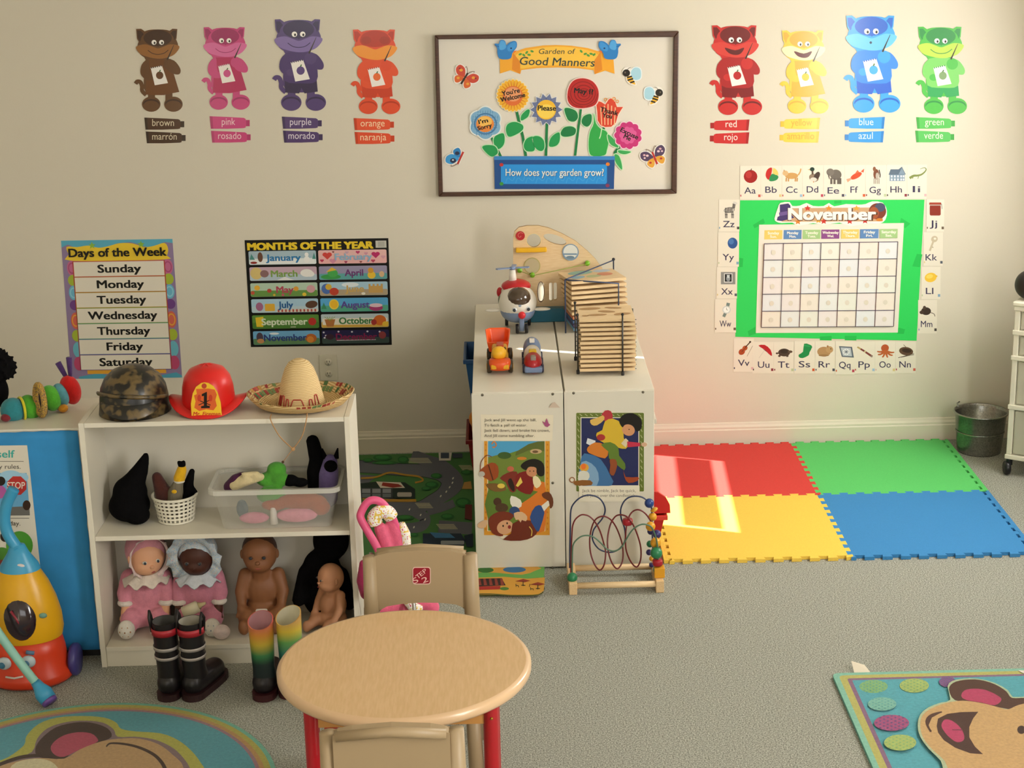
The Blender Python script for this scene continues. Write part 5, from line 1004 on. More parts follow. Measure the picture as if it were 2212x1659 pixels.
# ---- hats on the bookcase
def camo(): return ramp_mat('camouflage', 'ShaderNodeTexNoise', [(.0, '#0c0a08'), (.49, '#12100c'), (.54, '#4d3e26'), (.62, '#66532f'), (.85, '#5a4a2c')], (7, 7, 7), .4, setup=lambda n: (setattr(n.inputs['Detail'], 'default_value', 1.5),), coat=.1)
CAMO = camo()
hx, hy, hz = -1.172, -1.832, .7595
t = thing('toy_army_helmet', (hx, hy, hz), 'dark camouflage toy army helmet on the left end of the bookcase', 'hat', 'hats on top of the bookcase')
prof = [(.001, .137), (.03, .134), (.058, .122), (.08, .102), (.093, .075), (.098, .045), (.1, .02), (.103, 0), (.099, 0), (.094, .02), (.088, .07), (.05, .12), (.001, .13)]
MB().lathe(prof, CAMO, 40, (hx, hy, hz), sx=1.0, sy=1.06).build('shell', t)
b = MB(); pts = [Vector((hx+.101*math.cos(q), hy+.107*math.sin(q), hz+.052+.022*math.sin((q-math.radians(250))*1.0+PI/2)*1)) for q in [math.radians(195+k*14) for k in range(12)]]
b.tube(pts, [.004]+[.006]*10+[.004], CAMO, 10); b.build('brow_ridge', t)
b = MB(); q0 = [math.radians(215+k*10) for k in range(13)]; vi = []; vo = []
for k, q in enumerate(q0):
    w_ = math.sin(PI*k/12); vi.append((hx+.099*math.cos(q), hy+.105*math.sin(q), hz+.046)); vo.append((hx+(.101+.030*w_)*math.cos(q), hy+(.107+.022*w_)*math.sin(q), hz+.046-.034*w_))
n = len(vi); b.add(vi+vo+[(p[0], p[1], p[2]-.004) for p in vi+vo], [(i, i+1, n+i+1, n+i) for i in range(n-1)]+[(2*n+i, 3*n+i, 3*n+i+1, 2*n+i+1) for i in range(n-1)]+[(n+i, n+i+1, 3*n+i+1, 3*n+i) for i in range(n-1)], CAMO, True); b.build('visor', t)
# fire helmet
hx, hy = -.957, -1.832
t = thing('toy_fire_helmet', (hx, hy, hz), 'red toy fire helmet with a yellow number one badge', 'hat', 'hats on top of the bookcase')
FRED = PLASTIC('#d3201d')
prof = [(.001, .134), (.025, .131), (.05, .120), (.066, .098), (.073, .07), (.076, .035), (.077, .014), (.072, .014), (.068, .06), (.05, .11), (.001, .126)]
MB().lathe(prof, FRED, 40, (hx, hy, hz), sx=1, sy=1.1).build('shell', t)
b = MB(); n = 48; R0, R1 = [], []
for i in range(n):
    q = 2*PI*i/n; c_, s_ = math.cos(q), math.sin(q); up = .040*abs(c_)**3
    R0.append((hx+.075*c_, hy+.082*s_, hz+.014+.02*abs(c_)**3)); R1.append((hx+.113*c_, hy+.105*s_, hz+.003+up))
b.add(R0+R1+[(p[0], p[1], p[2]-.003) for p in R0+R1], [(i, (i+1) % n, n+(i+1) % n, n+i) for i in range(n)]+[(2*n+i, 3*n+i, 3*n+(i+1) % n, 2*n+(i+1) % n) for i in range(n)]+[(n+i, n+(i+1) % n, 3*n+(i+1) % n, 3*n+i) for i in range(n)], FRED, True)
b.build('brim', t)
for q in (0, PI/3, 2*PI/3):
    pts = [Vector((hx+.077*math.sin(v)*math.cos(q), hy+.084*math.sin(v)*math.sin(q), hz+.134*(math.cos(v)*.96+.04))) for v in [-1.25+2.5*k/14 for k in range(15)]]
    MB().tube(pts, .003, FRED, 8).build('comb_ridge', t)
a = Art('y', -1.921, (170, 740, 3.568), thick=.003, edge='#d9a51c', rough=.35, coat=.3)
a.base([(872, 572), (866, 470), (880, 390), (905, 340), (945, 310), (970, 305), (1000, 310), (1040, 335), (1070, 380), (1095, 460), (1105, 565), (990, 580)], '#eec02e')
a.poly([(905, 355), (1000, 352), (1050, 360), (1066, 400), (1055, 440), (1066, 485), (1040, 520), (985, 512), (930, 525), (892, 500), (902, 450), (890, 405), (912, 395)], '#d9622c'); a.ell(968, 332, 20, 20, '#b8402a')
a.line([(925, 480), (1015, 440)], 7, '#3a2418'); a.line([(920, 440), (1018, 480)], 7, '#3a2418'); a.ell(930, 425, 14, 26, '#c23a24'); a.ell(1018, 425, 14, 26, '#c23a24')
a.poly([(950, 395), (985, 378), (990, 378), (990, 482), (1012, 486), (1012, 502), (945, 504), (945, 488), (966, 484), (966, 408), (950, 412)], '#17120e'); a.word('Mr. Fireman', 988, 560, 30, '#c2321f', width=212, bold=.02, shear=.2)
bd = a.build('badge', t)
# sombrero
hx, hy = -.690, -1.830
t = thing('straw_sombrero', (hx, hy, hz), 'pale straw sombrero with an embroidered band on the right end of the bookcase', 'hat', 'hats on top of the bookcase')
STRAW = ramp_mat('woven_straw', 'ShaderNodeTexWave', [(0, '#c4a36b'), (.5, '#d9bb86'), (1, '#e3ca98')], (1, 1, 1), .75, setup=lambda n: (setattr(n, 'bands_direction', 'Z'), setattr(n.inputs['Scale'], 'default_value', 70), setattr(n.inputs['Distortion'], 'default_value', 2.2), setattr(n.inputs['Detail'], 'default_value', 2)), bump=.35)
SB = ramp_mat('woven_straw_rings', 'ShaderNodeTexWave', [(0, '#a8824a'), (.5, '#cfae74'), (1, '#dcc08c')], (1, 1, 1), .75, setup=lambda n: (setattr(n, 'wave_type', 'RINGS'), setattr(n, 'rings_direction', 'Z'), setattr(n.inputs['Scale'], 'default_value', 60), setattr(n.inputs['Distortion'], 'default_value', 1.5)), bump=.35)
MB().lathe([(.001, .143), (.014, .142), (.030, .133), (.042, .115), (.052, .086), (.061, .050), (.069, .014), (.074, .004), (.07, .004), (.05, .05), (.03, .11), (.001, .135)], STRAW, 36, (hx, hy, hz)).build('crown', t)
b = MB(); n = 64; prs = [(.072, .006), (.10, .002), (.128, .010), (.147, .028), (.156, .040), (.153, .042), (.142, .030), (.124, .014), (.10, .006), (.072, .010)]; rings = []
for (r, z) in prs:
    row = []
    for i in range(n):
        q = 2*PI*i/n; f_ = 1+.25*max(0, abs(math.cos(q))-.5)-.20*max(0, -math.sin(q)-.6)*2; row.append((hx+r*math.cos(q), hy+r*.80*math.sin(q), hz+z*f_))
    rings.append(row)
vs = [p for r in rings for p in r]; K = len(prs); b.add(vs, [(k*n+i, k*n+(i+1) % n, (k+1)*n+(i+1) % n, (k+1)*n+i) for k in range(K-1) for i in range(n)], SB, True)
b.build('brim', t)
bd = MB(); CL = [mat(h, .8) for h in ('#8f2f28', '#4d6a3c', '#b07f3c', '#a54434', '#6a7f4a')]; random.seed(5)
for i in range(n):
    for (ka, kb) in ((2, 3), (3, 4), (5, 6), (6, 7)):
        if random.random() < .58:
            i2 = (i+1) % n; o = Vector((0, -.0016 if ka < 5 else 0, .0018)); m_ = random.choice(CL); c0 = [Vector(rings[ka][i]), Vector(rings[ka][i2]), Vector(rings[kb][i2]), Vector(rings[kb][i])]; ct = sum(c0, Vector())/4
            bd.add([ct+(p-ct)*random.uniform(.6, .95)+o for p in c0], [(0, 1, 2, 3)], m_)
bd.build('brim_trim', t)
eb = MB(); ER = mat('#a5322a', .7)
def oncrown(q, z): r = .0725-z*.22; return Vector((hx+r*math.cos(q), hy+r*math.sin(q), hz+z+.004))
for qc, w_, h_ in ((-2.35, .10, .030), (-2.08, .08, .022), (-1.62, .30, .022), (-1.02, .09, .020), (-.72, .10, .030), (-2.55, .06, .028)):
    eb.tube([oncrown(qc-w_+2*w_*k/12, .012+h_*min(1, math.sin(PI*k/12)*1.8)) for k in range(13)], .0016, ER, 6)
    if w_ > .2: eb.tube([oncrown(qc-w_+2*w_*k/12, .012) for k in range(13)], .0016, ER, 6)
eb.build('embroidery', t)
CORD = mat('#b58a5c', .8); p1, p2, kn, tl = [at_y(*p, -1.957) for p in ((585, 908), (662, 906), (633, 970), (611, 998))]
cd_ = MB(); cd_.tube(spl([p1+Vector((0, .02, .012)), p1, p1*.5+kn*.5+Vector((-.006, 0, -.006)), kn]), .0016, CORD, 6); cd_.tube(spl([p2+Vector((0, .02, .012)), p2, p2*.5+kn*.5+Vector((.006, 0, -.006)), kn]), .0016, CORD, 6); cd_.ell(kn, (.006, .004, .006), CORD, 12, 8); cd_.tube([kn, tl], .0011, CORD, 6); cd_.ell(tl, .004, mat('#4a3420', .7), 10, 8); cd_.build('chin_cord', t)

# ---- middle shelf
BLACKP = CLOTH('#17161a')
ZS = .4135
pb = blob('plush_toy', [('e', (-1.218, -1.815, ZS+.048), (.062, .065, .048)), ('e', (-1.215, -1.805, ZS+.085), (.052, .05, .05)), ('t', [(-1.205, -1.80, ZS+.11), (-1.178, -1.80, ZS+.155), (-1.160, -1.80, ZS+.195)], [.036, .024, .012]), ('e', (-1.19, -1.85, ZS+.03), (.04, .03, .03))], BLACKP, .006, 8)
tag(pb, 'black pointed plush toy at the left end of the middle shelf', 'toy')
# perforated basket
bx, by = -1.082, -1.815
t = thing('plastic_basket', (bx, by, ZS), 'small white perforated basket full of hand puppets', 'basket')
BW = mat('#dcd6c4', .4); h_ = .078; rb, rt_ = .052, .064
b = MB(); nS = 26
for i in range(nS):
    q = 2*PI*i/nS; w_ = .055
    vs = []
    for (r, z) in ((rb, .002), (rt_, h_)):
        for dr in (0, -.002):
            for s_ in (-1, 1): vs.append((bx+(r+dr)*math.cos(q+s_*w_), by+(r+dr)*math.sin(q+s_*w_), ZS+z))
    b.add(vs, [(0, 1, 5, 4), (2, 6, 7, 3), (0, 4, 6, 2), (1, 3, 7, 5)], BW)
for z in (.004, .018, .030, .042, .054, .066):
    r = rb+(rt_-rb)*z/h_; b.lathe([(r+.0004, z-.003), (r+.0004, z+.003), (r-.002, z+.003), (r-.002, z-.003), (r+.0004, z-.003)], BW, 40, (bx, by, ZS))
b.lathe([(0, .001), (rb, .001), (rb, .003), (0, .003)], BW, 36, (bx, by, ZS)); b.build('basket_wall', t)
MB().lathe([(rt_-.002, h_-.004), (rt_+.004, h_-.003), (rt_+.005, h_+.003), (rt_+.001, h_+.005), (rt_-.003, h_+.002), (rt_-.002, h_-.004)], BW, 40, (bx, by, ZS)).build('rim', t)
def P4(px, py, y): return at_y(px, py, y)
q = blob('hand_puppet', [('t', [(-1.115, -1.81, ZS+.03), (-1.118, -1.80, ZS+.08), (-1.135, -1.79, ZS+.125)], [.022, .026, .016]), ('e', (-1.10, -1.81, ZS+.075), (.028, .024, .026))], CLOTH('#4a2620'), .004); tag(q, 'dark brown hand puppet at the left of the white basket', 'puppet', 'hand puppets in the white basket')
t = thing('hand_puppet', (-1.07, -1.81, ZS+.01), 'yellow headed hand puppet with a striped body and black tuft', 'puppet', 'hand puppets in the white basket')
STRP = ramp_mat('striped_cloth', 'ShaderNodeTexWave', [(0, '#4d4436'), (.5, '#6d6350'), (1, '#8a8068')], (1, 1, 1), .9, setup=lambda n: (setattr(n, 'bands_direction', 'X'), setattr(n.inputs['Scale'], 'default_value', 90)))
blob('body', [('t', [(-1.09, -1.82, ZS+.033), (-1.078, -1.82, ZS+.085), (-1.066, -1.815, ZS+.118)], [.022, .024, .015])], STRP, .004, 5, t)
MB().lathe([(0, 0), (.016, 0), (.017, .006), (0, .008)], CLOTH('#d8d2c4'), 16, (-1.065, -1.815, ZS+.117)).build('collar', t)
blob('head', [('t', [(-1.064, -1.815, ZS+.128), (-1.055, -1.812, ZS+.155)], [.018, .015])], CLOTH('#d9a81f'), .0035, 5, t)
blob('hair', [('e', (-1.054, -1.812, ZS+.170), (.012, .012, .010)), ('e', (-1.048, -1.812, ZS+.175), (.006, .006, .008)), ('e', (-1.062, -1.81, ZS+.175), (.006, .006, .007))], BLACKP, .0028, 2, t)
MB().ell((-1.076, -1.846, ZS+.098), (.008, .005, .006), CLOTH('#d9a81f'), 12, 8).build('hand', t)
q = blob('hand_puppet', [('t', [(-1.052, -1.80, ZS+.03), (-1.046, -1.80, ZS+.09), (-1.036, -1.80, ZS+.12), (-1.028, -1.80, ZS+.145)], [.016, .018, .013, .009]), ('t', [(-1.04, -1.80, ZS+.10), (-1.022, -1.81, ZS+.08)], .010)], BLACKP, .004); tag(q, 'black hand puppet at the right of the white basket', 'puppet', 'hand puppets in the white basket')
# clear tub with dress-up things
TB = mat('#d9d6cc', .22, alpha=.27, spec=.6); TBR = mat('#e0ddd2', .25, alpha=.62, spec=.6)
tx0, tx1, ty0, ty1, th_ = -.955, -.590, -1.925, -1.735, .125
t = thing('clear_tub', ((tx0+tx1)/2, (ty0+ty1)/2, ZS), 'clear plastic tub of dress-up things on the middle shelf', 'tub')
def rrect(x0, x1, y0, y1, r, z): return [(p[0], p[1], z) for p in rr(x0, y0, x1, y1, r, 4)]
b = MB(); A = rrect(tx0+.024, tx1-.024, ty0+.016, ty1-.014, .02, ZS+.001); B = rrect(tx0, tx1, ty0, ty1, .026, ZS+th_); n = len(A)
b.add(A+B, [tuple(range(n))]+[(i, (i+1) % n, n+(i+1) % n, n+i) for i in range(n)], TB, False); b.build('tub_body', t)
b = MB(); A = rrect(tx0, tx1, ty0, ty1, .026, ZS+th_-.012); B = rrect(tx0-.010, tx1+.010, ty0-.010, ty1+.010, .03, ZS+th_-.012); C_ = rrect(tx0-.010, tx1+.010, ty0-.010, ty1+.010, .03, ZS+th_+.002); D_ = rrect(tx0, tx1, ty0, ty1, .026, ZS+th_+.002)
b.add(A+B+C_+D_, [(i, (i+1) % n, n+(i+1) % n, n+i) for i in range(n)]+[(n+i, n+(i+1) % n, 2*n+(i+1) % n, 2*n+i) for i in range(n)]+[(2*n+i, 2*n+(i+1) % n, 3*n+(i+1) % n, 3*n+i) for i in range(n)], TBR); b.build('rim', t)
def dress(name, parts, h, label, cat, vx=.005): return tag(blob(name, parts, CLOTH(h), vx, 5), label, cat, 'dress-up things in the clear tub')
dress('green_cloth', [('e', (-.80, -1.82, ZS+.12), (.04, .03, .022)), ('e', (-.775, -1.82, ZS+.15), (.03, .024, .024)), ('e', (-.76, -1.84, ZS+.125), (.03, .02, .02)), ('e', (-.79, -1.86, ZS+.085), (.045, .02, .028))], '#4f9a35', 'green cloth heaped in the middle of the clear tub', 'cloth')
dress('cream_cloth', [('t', [(-.90, -1.83, ZS+.11), (-.86, -1.84, ZS+.13), (-.82, -1.84, ZS+.135)], [.018, .020, .012]), ('t', [(-.87, -1.85, ZS+.15), (-.83, -1.85, ZS+.147)], [.006, .01])], '#d8c79a', 'cream cloth pieces at the left of the clear tub', 'cloth', .004)
dress('purple_cloth', [('t', [(-.918, -1.82, ZS+.10), (-.895, -1.83, ZS+.128), (-.875, -1.83, ZS+.14)], [.018, .016, .01])], '#4a1f3f', 'dark purple cloth at the left edge of the tub', 'cloth', .004)
dress('black_cloth', [('t', [(-.665, -1.79, ZS+.05), (-.662, -1.79, ZS+.13), (-.658, -1.79, ZS+.17), (-.668, -1.79, ZS+.225)], [.026, .030, .024, .020])], '#151316', 'tall black cloth shape standing up from the clear tub', 'cloth')
dress('peaked_hat', [('e', (-.735, -1.84, ZS+.122), (.026, .02, .018)), ('e', (-.705, -1.84, ZS+.115), (.024, .018, .014))], '#1b1712', 'black cap showing over the rim of the tub', 'hat', .004)
t2 = dress('purple_costume', [('t', [(-.632, -1.80, ZS+.05), (-.626, -1.80, ZS+.13), (-.618, -1.80, ZS+.165)], [.03, .032, .022])], '#6f6092', 'purple and black costume at the right of the clear tub', 'costume')
b = MB(); b.ell((-.615, -1.825, ZS+.158), (.02, .014, .018), BLACKP, 14, 10)
for dx in (-.022, .024): b.tube([(-.618+dx*.7, -1.80, ZS+.175), (-.618+dx, -1.80, ZS+.205)], [.009, .002], BLACKP, 8)
o = b.build('black_trim', t2)
dress('orange_cloth', [('e', (-.70, -1.875, ZS+.07), (.075, .02, .026)), ('e', (-.645, -1.878, ZS+.05), (.03, .016, .026)), ('e', (-.78, -1.875, ZS+.06), (.04, .018, .018))], '#a04a26', 'rust orange cloth pressed against the front of the tub', 'cloth')
dress('pink_cloth', [('e', (-.715, -1.885, ZS+.03), (.062, .016, .022))], '#d889a0', 'pink cloth low in the tub on the right', 'cloth', .004)
dress('pink_cloth', [('e', (-.84, -1.885, ZS+.025), (.045, .016, .018))], '#cf7f97', 'pink cloth low in the tub on the left', 'cloth', .004)
tag(MB().lathe([(0, 0), (.012, 0), (.008, .05), (0, .054)], mat('#d9d4cc', .5), 16, (-.783, -1.886, ZS+.006)).build('plastic_cup'), 'small white cone against the front of the tub', 'toy', 'dress-up things in the clear tub')
dress('teal_toy', [('e', (-.875, -1.875, ZS+.05), (.018, .014, .03))], '#3f5560', 'dark teal toy in the front left corner of the tub', 'toy', .004)

# ---- dolls on the bottom shelf
ZD0 = .0632
def doll(loc, H, skin, label, eyes='#d9d6cc', yaw=0, suit=None, pitch=0, hair=None, bonnet=None, bonnet_ruffle=None, collar=None, diaper=False, feet=None, headdx=0, turn=0, suit2=None):
    t = thing('baby_doll', loc, label, 'doll', 'baby dolls on the bottom shelf'); rz = Matrix.Rotation(turn, 3, 'Z'); O = Vector(loc)
    g = lambda x, y, z: tuple(O+rz @ Vector((x*H, y*H, z*H)))
    R = lambda r: tuple(q*H for q in r)
    SK = mat(skin, .5, spec=.4); hc = (headdx, -.06, .80)
    arms = [[(s_*.17, -.01, .54), (s_*.22, -.07, .37), (s_*.20, -.18, .23)] for s_ in (-1, 1)]
    legs = [[(s_*.09, -.04, .12), (s_*.15, -.22, .16), (s_*.165, -.345, .085)] for s_ in (-1, 1)]
    parts = [('e', g(*hc), R((.185, .175, .205))), ('e', g(hc[0], hc[1]-.05, .72), R((.15, .14, .11))), ('t', [g(0, -.02, .5), g(hc[0]*.6, -.04, .66)], [.10*H, .09*H])]
    hands = [('e', g(*a[-1]), R((.058, .058, .05))) for a in arms]
    fing = [('t', [g(a[-1][0]+dx, a[-1][1]-.02, a[-1][2]-.03), g(a[-1][0]+dx*1.6, a[-1][1]-.06, a[-1][2]-.065)], [.018*H, .014*H]) for a in arms for dx in (-.036, -.012, .012, .036)]
    limbs = [('t', [g(*p) for p in a], [.075*H, .066*H, .045*H]) for a in arms]+[('t', [g(*p) for p in l], [.10*H, .092*H, .06*H]) for l in legs]+[('e', g(l[-1][0], l[-1][1]-.02, l[-1][2]+.02), R((.06, .07, .085))) for l in legs]
    trunk = [('e', g(0, 0, .36), R((.19, .15, .22))), ('e', g(0, -.02, .16), R((.20, .17, .15)))]
    body = blob('body', parts+hands+fing+limbs+trunk, SK, .0042 if H > .24 else .0036, 5, t, base=O)
    fr = Matrix.Rotation(turn+yaw, 3, 'Z'); HC = Vector(g(*hc)); rp = Matrix.Rotation(pitch, 3, 'X')
    F = lambda x, y, z: tuple(HC+fr @ (rp @ (Vector((x, y, z))*H)))
    for s_ in (-1, 1):
        e = MB().ell(F(s_*.068, -.168, .01), R((.024, .014, .018)), mat(eyes, .3), 12, 8).build('eye', t); MB().ell(F(s_*.068, -.182, .01), R((.014, .008, .016)), mat('#2f3640', .25), 10, 8).build('iris', e)
    MB().ell(F(0, -.182, -.045), R((.026, .024, .022)), SK, 12, 8).build('nose', t)
    MB().ell(F(0, -.17, -.105), R((.038, .016, .014)), mat('#9c4a42', .5), 12, 8).build('mouth', t)
    for s_ in (-1, 1): MB().ell(F(s_*.18, .0, -.01), R((.022, .035, .05)), SK, 12, 8).build('ear', t)
    if hair: blob('hair', [('e', F(0, .025, .03), R((.185, .165, .195)))], CLOTH(hair), .004, 3, t)
    if suit:
        S_ = CLOTH(suit); sl = [('t', [g(*a[0]), g(*a[1]), g(a[1][0]*.6+a[2][0]*.4, a[1][1]*.6+a[2][1]*.4, a[1][2]*.6+a[2][2]*.4)], [.098*H, .090*H, .072*H]) for a in arms]
        ll = [('t', [g(*l[0]), g(*l[1]), g(l[1][0]*.3+l[2][0]*.7, l[1][1]*.3+l[2][1]*.7, l[1][2]*.3+l[2][2]*.7)], [.13*H, .12*H, .085*H]) for l in legs]
        blob('romper', [('e', g(0, 0, .36), R((.225, .185, .25))), ('e', g(0, -.02, .16), R((.235, .20, .155)))]+sl+ll, S_, .005, 5, t)
        for a in arms:
            c = (a[1][0]*.55+a[2][0]*.45, a[1][1]*.55+a[2][1]*.45, a[1][2]*.55+a[2][2]*.45); MB().ell(g(*c), R((.085, .08, .045)), CLOTH('#d9cfc4'), 16, 8).build('cuff', t)
    if feet:
        for l in legs:
            o = MB().ell(g(l[-1][0], l[-1][1]-.03, l[-1][2]+.03), R((.088, .085, .10)), CLOTH('#d9d3c8'), 18, 12).build('bootie', t); d = MB()
            for k in range(9):
                q = 2*PI*k/6+(.3 if k > 5 else 0); r_ = .05 if k < 6 else .0; d.ell(g(l[-1][0]+r_*math.cos(q), l[-1][1]-.108+r_*.3, l[-1][2]+.03+r_*math.sin(q)), R((.012, .008, .012)), mat(feet, .8), 8, 6)
            d.build('dots', o)
    if diaper: blob('diaper', [('e', g(0, -.03, .14), R((.23, .205, .115))), ('t', [g(-.08, -.14, .12), g(.08, -.14, .12)], [.10*H, .10*H])], CLOTH('#d9d4c8'), .0045, 5, t)
    if collar:
        b = MB(); n_ = 48; C0 = Vector(g(hc[0]*.4, -.05, .60)); ri = [C0+fr @ Vector((.12*H*math.cos(2*PI*i/n_), .12*H*math.sin(2*PI*i/n_), .02*H)) for i in range(n_)]; ro = [C0+fr @ Vector((.25*H*math.cos(2*PI*i/n_), .22*H*math.sin(2*PI*i/n_), (-.06+.03*math.sin(9*2*PI*i/n_))*H)) for i in range(n_)]
        b.add(ri+ro+[p-Vector((0, 0, .012*H)) for p in ri+ro], [(i, (i+1) % n_, n_+(i+1) % n_, n_+i) for i in range(n_)]+[(2*n_+i, 3*n_+i, 3*n_+(i+1) % n_, 2*n_+(i+1) % n_) for i in range(n_)]+[(n_+i, n_+(i+1) % n_, 3*n_+(i+1) % n_, 3*n_+i) for i in range(n_)], CLOTH(collar), True); b.build('collar', t)
    if bonnet:
        bl = blob('bonnet', [('e', F(0, .055, .045), R((.215, .19, .225))), ('e', F(0, .07, -.08), R((.19, .14, .12)))], bonnet if not isinstance(bonnet, str) else CLOTH(bonnet), .0045, 4, t)
        b = MB(); n_ = 52; w_ = bonnet_ruffle[1]; ri = [F(.185*math.cos(2*PI*i/n_), -.085+.0*i, .02+.215*math.sin(2*PI*i/n_)) for i in range(n_)]; ro = [F((.185+w_)*math.cos(2*PI*i/n_)+.012*math.sin(11*2*PI*i/n_), -.13+.02*math.sin(13*2*PI*i/n_), .02+(.215+w_)*math.sin(2*PI*i/n_)+.012*math.cos(11*2*PI*i/n_)) for i in range(n_)]
        back = Vector(fr @ Vector((0, .014*H, 0)))
        b.add([Vector(p) for p in ri+ro]+[Vector(p)+back for p in ri+ro], [(i, (i+1) % n_, n_+(i+1) % n_, n_+i) for i in range(n_)]+[(2*n_+i, 3*n_+i, 3*n_+(i+1) % n_, 2*n_+(i+1) % n_) for i in range(n_)]+[(n_+i, n_+(i+1) % n_, 3*n_+(i+1) % n_, 3*n_+i) for i in range(n_)], bonnet_ruffle[0], True); b.build('bonnet_ruffle', t)
    return t
FLOR = ramp_mat('pastel_print', 'ShaderNodeTexVoronoi', [(.0, '#d8a0a8'), (.25, '#cfd6da'), (.45, '#9fb9cf'), (.7, '#c9d2d8'), (1, '#d9c9a4')], (75, 75, 75), .85, out='Color')
doll((-1.194, -1.785, ZD0), .290, '#d9a17c', 'pale doll in a pink romper and bonnet at the left end', yaw=.45, pitch=.12, suit='#cf8595', collar='#d8cbbd', feet='#b0805a', bonnet='#c98a94', bonnet_ruffle=(CLOTH('#d9c3bd'), .03), headdx=.04)
doll((-1.034, -1.785, ZD0), .285, '#4a261a', 'dark skinned doll in a pink romper and ruffled print bonnet', '#5a4a42', suit='#c67f92', collar='#c9cdd4', feet='#8c9aa8', bonnet=FLOR, bonnet_ruffle=(FLOR, .10), yaw=-.05, pitch=.2)
doll((-.845, -1.785, ZD0), .290, '#8a5a3a', 'bare brown doll in a white diaper, sitting upright', '#5f4230', hair='#4a3020', diaper=True)
doll((-.628, -1.845, ZD0), .215, '#c08a66', 'small bare doll leaning against the black plush animal', '#a07858', turn=-.75, yaw=-.3, headdx=.05)
pl = blob('plush_animal', [('e', (-.655, -1.775, ZD0+.08), (.075, .05, .08)), ('e', (-.665, -1.775, ZD0+.16), (.06, .045, .07)), ('e', (-.632, -1.775, ZD0+.255), (.056, .045, .062)), ('e', (-.625, -1.80, ZD0+.225), (.03, .03, .025)), ('t', [(-.71, -1.79, ZD0+.16), (-.735, -1.81, ZD0+.08)], [.026, .022]), ('t', [(-.605, -1.79, ZD0+.15), (-.585, -1.80, ZD0+.06)], [.024, .022])], CLOTH('#1a1412'), .006, 6)
tag(pl, 'large black plush animal sitting in the right end of the bottom shelf', 'plush animal')
t = thing('toy_bottle', (-1.05, -1.885, ZD0+.07), 'cream toy feeding bottle in the lap of the bonnet doll', 'toy bottle')
dv = Vector((.86, .1, .34)).normalized(); c0 = Vector((-1.070, -1.885, ZD0+.080))
MB().tube([c0, c0+dv*.045, c0+dv*.05], [.018, .018, .012], mat('#d6cdb0', .45), 16).build('bottle_body', t); MB().tube([c0+dv*.05, c0+dv*.06, c0+dv*.072], [.012, .006, .004], mat('#cbb98c', .5), 12).build('teat', t)
tag(MB().ell((-.958, -1.905, ZD0+.024), (.026, .022, .023), CLOTH('#d6c3bd'), 20, 12).build('toy_ball'), 'small pinkish white soft ball between two dolls', 'ball')

# ================================================================== cabinet covered with blue paper
t = thing('low_cabinet', (-1.635, -1.75, 0), 'low white cabinet with its front covered in bright blue paper', 'cabinet')
MB().box(-1.95, -1.3215, -1.893, -1.60, .035, .725, WH).build('body', t, bevel=.001); MB().box(-1.95, -1.3185, -1.898, -1.595, .7252, .731, WH).build('top_board', t, bevel=.001); MB().box(-1.94, -1.335, -1.86, -1.62, 0, .0348, mat('#2a2622', .8)).build('shaded_gap_plinth', t)  # base coloured near black: the shade of the gap is in its colour
BP = mat('#2f88c4', .75, noise=.07, nscale=14, bump=.35, bscale=22)
b = MB(); nx, nz = 24, 26; random.seed(11)
for j in range(nz+1):
    for i in range(nx+1):
        x = -1.948+(.622)*i/nx; z = .036+.688*j/nz; ed = (random.uniform(-.002, .001) if i == nx else 0); b.v.append(Vector((x+ed, -1.8945-.002*(.5+.5*math.sin(i*1.3+j*.7)*math.sin(j*.9)), z+(random.uniform(-.003, 0) if j == nz else 0))))
k = b.slot(BP); b.f = [(j*(nx+1)+i, j*(nx+1)+i+1, (j+1)*(nx+1)+i+1, (j+1)*(nx+1)+i) for j in range(nz) for i in range(nx)]; b.mi = [k]*len(b.f); b.sm = [True]*len(b.f)
o = b.build('blue_paper', t); md = o.modifiers.new('sheet', 'SOLIDIFY'); md.thickness = .0012
a = Art('y', -1.8975, (0, 900, 2.592), thick=.001, edge='#cfc8b6', rough=.45, coat=.2)
a.base([(-260, 165), (152, 160), (232, 900), (232, 960), (-240, 960)], '#d9d2c2')
a.word('Myself', -10, 228, 42, '#3fa59a', width=186, bold=.02); a.rect(-230, 248, 133, 251, '#6a6458'); a.word('and every rules.', -18, 291, 26, '#3c382f', width=268)
a.poly([(-230, 315), (150, 315), (168, 550), (-225, 555)], '#6aa9cf'); a.poly([(-230, 520), (165, 500), (168, 552), (-225, 556)], '#6d6a64'); a.ell(60, 330, 60, 30, '#9cc7de'); a.ell(130, 340, 30, 25, '#9cc7de')
a.poly([(95+58*math.cos(PI/8+k*PI/4), 385+56*math.sin(PI/8+k*PI/4)) for k in range(8)], '#b8342f'); a.word('STOP', 90, 402, 38, '#e2cfc0', width=102, bold=.02)
a.ell(-10, 420, 46, 40, '#b05a9c'); a.ell(5, 360, 26, 26, '#1f1814'); a.ell(150, 495, 22, 28, '#3a2618'); a.poly([(20, 460), (60, 450), (70, 500), (10, 520)], '#9aa3a8')
a.rect(-230, 566, 165, 569, '#6a6458'); a.word('everyday.', 40, 608, 26, '#3c382f', width=150); a.ell(110, 720, 75, 80, '#4f9a35'); a.ell(10, 790, 60, 60, '#4f8a35'); a.ell(30, 670, 28, 30, '#1f1814'); a.ell(165, 800, 24, 26, '#7a3f30'); a.ell(10, 850, 40, 50, '#8a3a30'); a.ell(150, 850, 30, 40, '#4f9a35')
tag(a.build('rules_poster'), 'white rules poster with a stop sign, taped to the blue paper', 'poster')

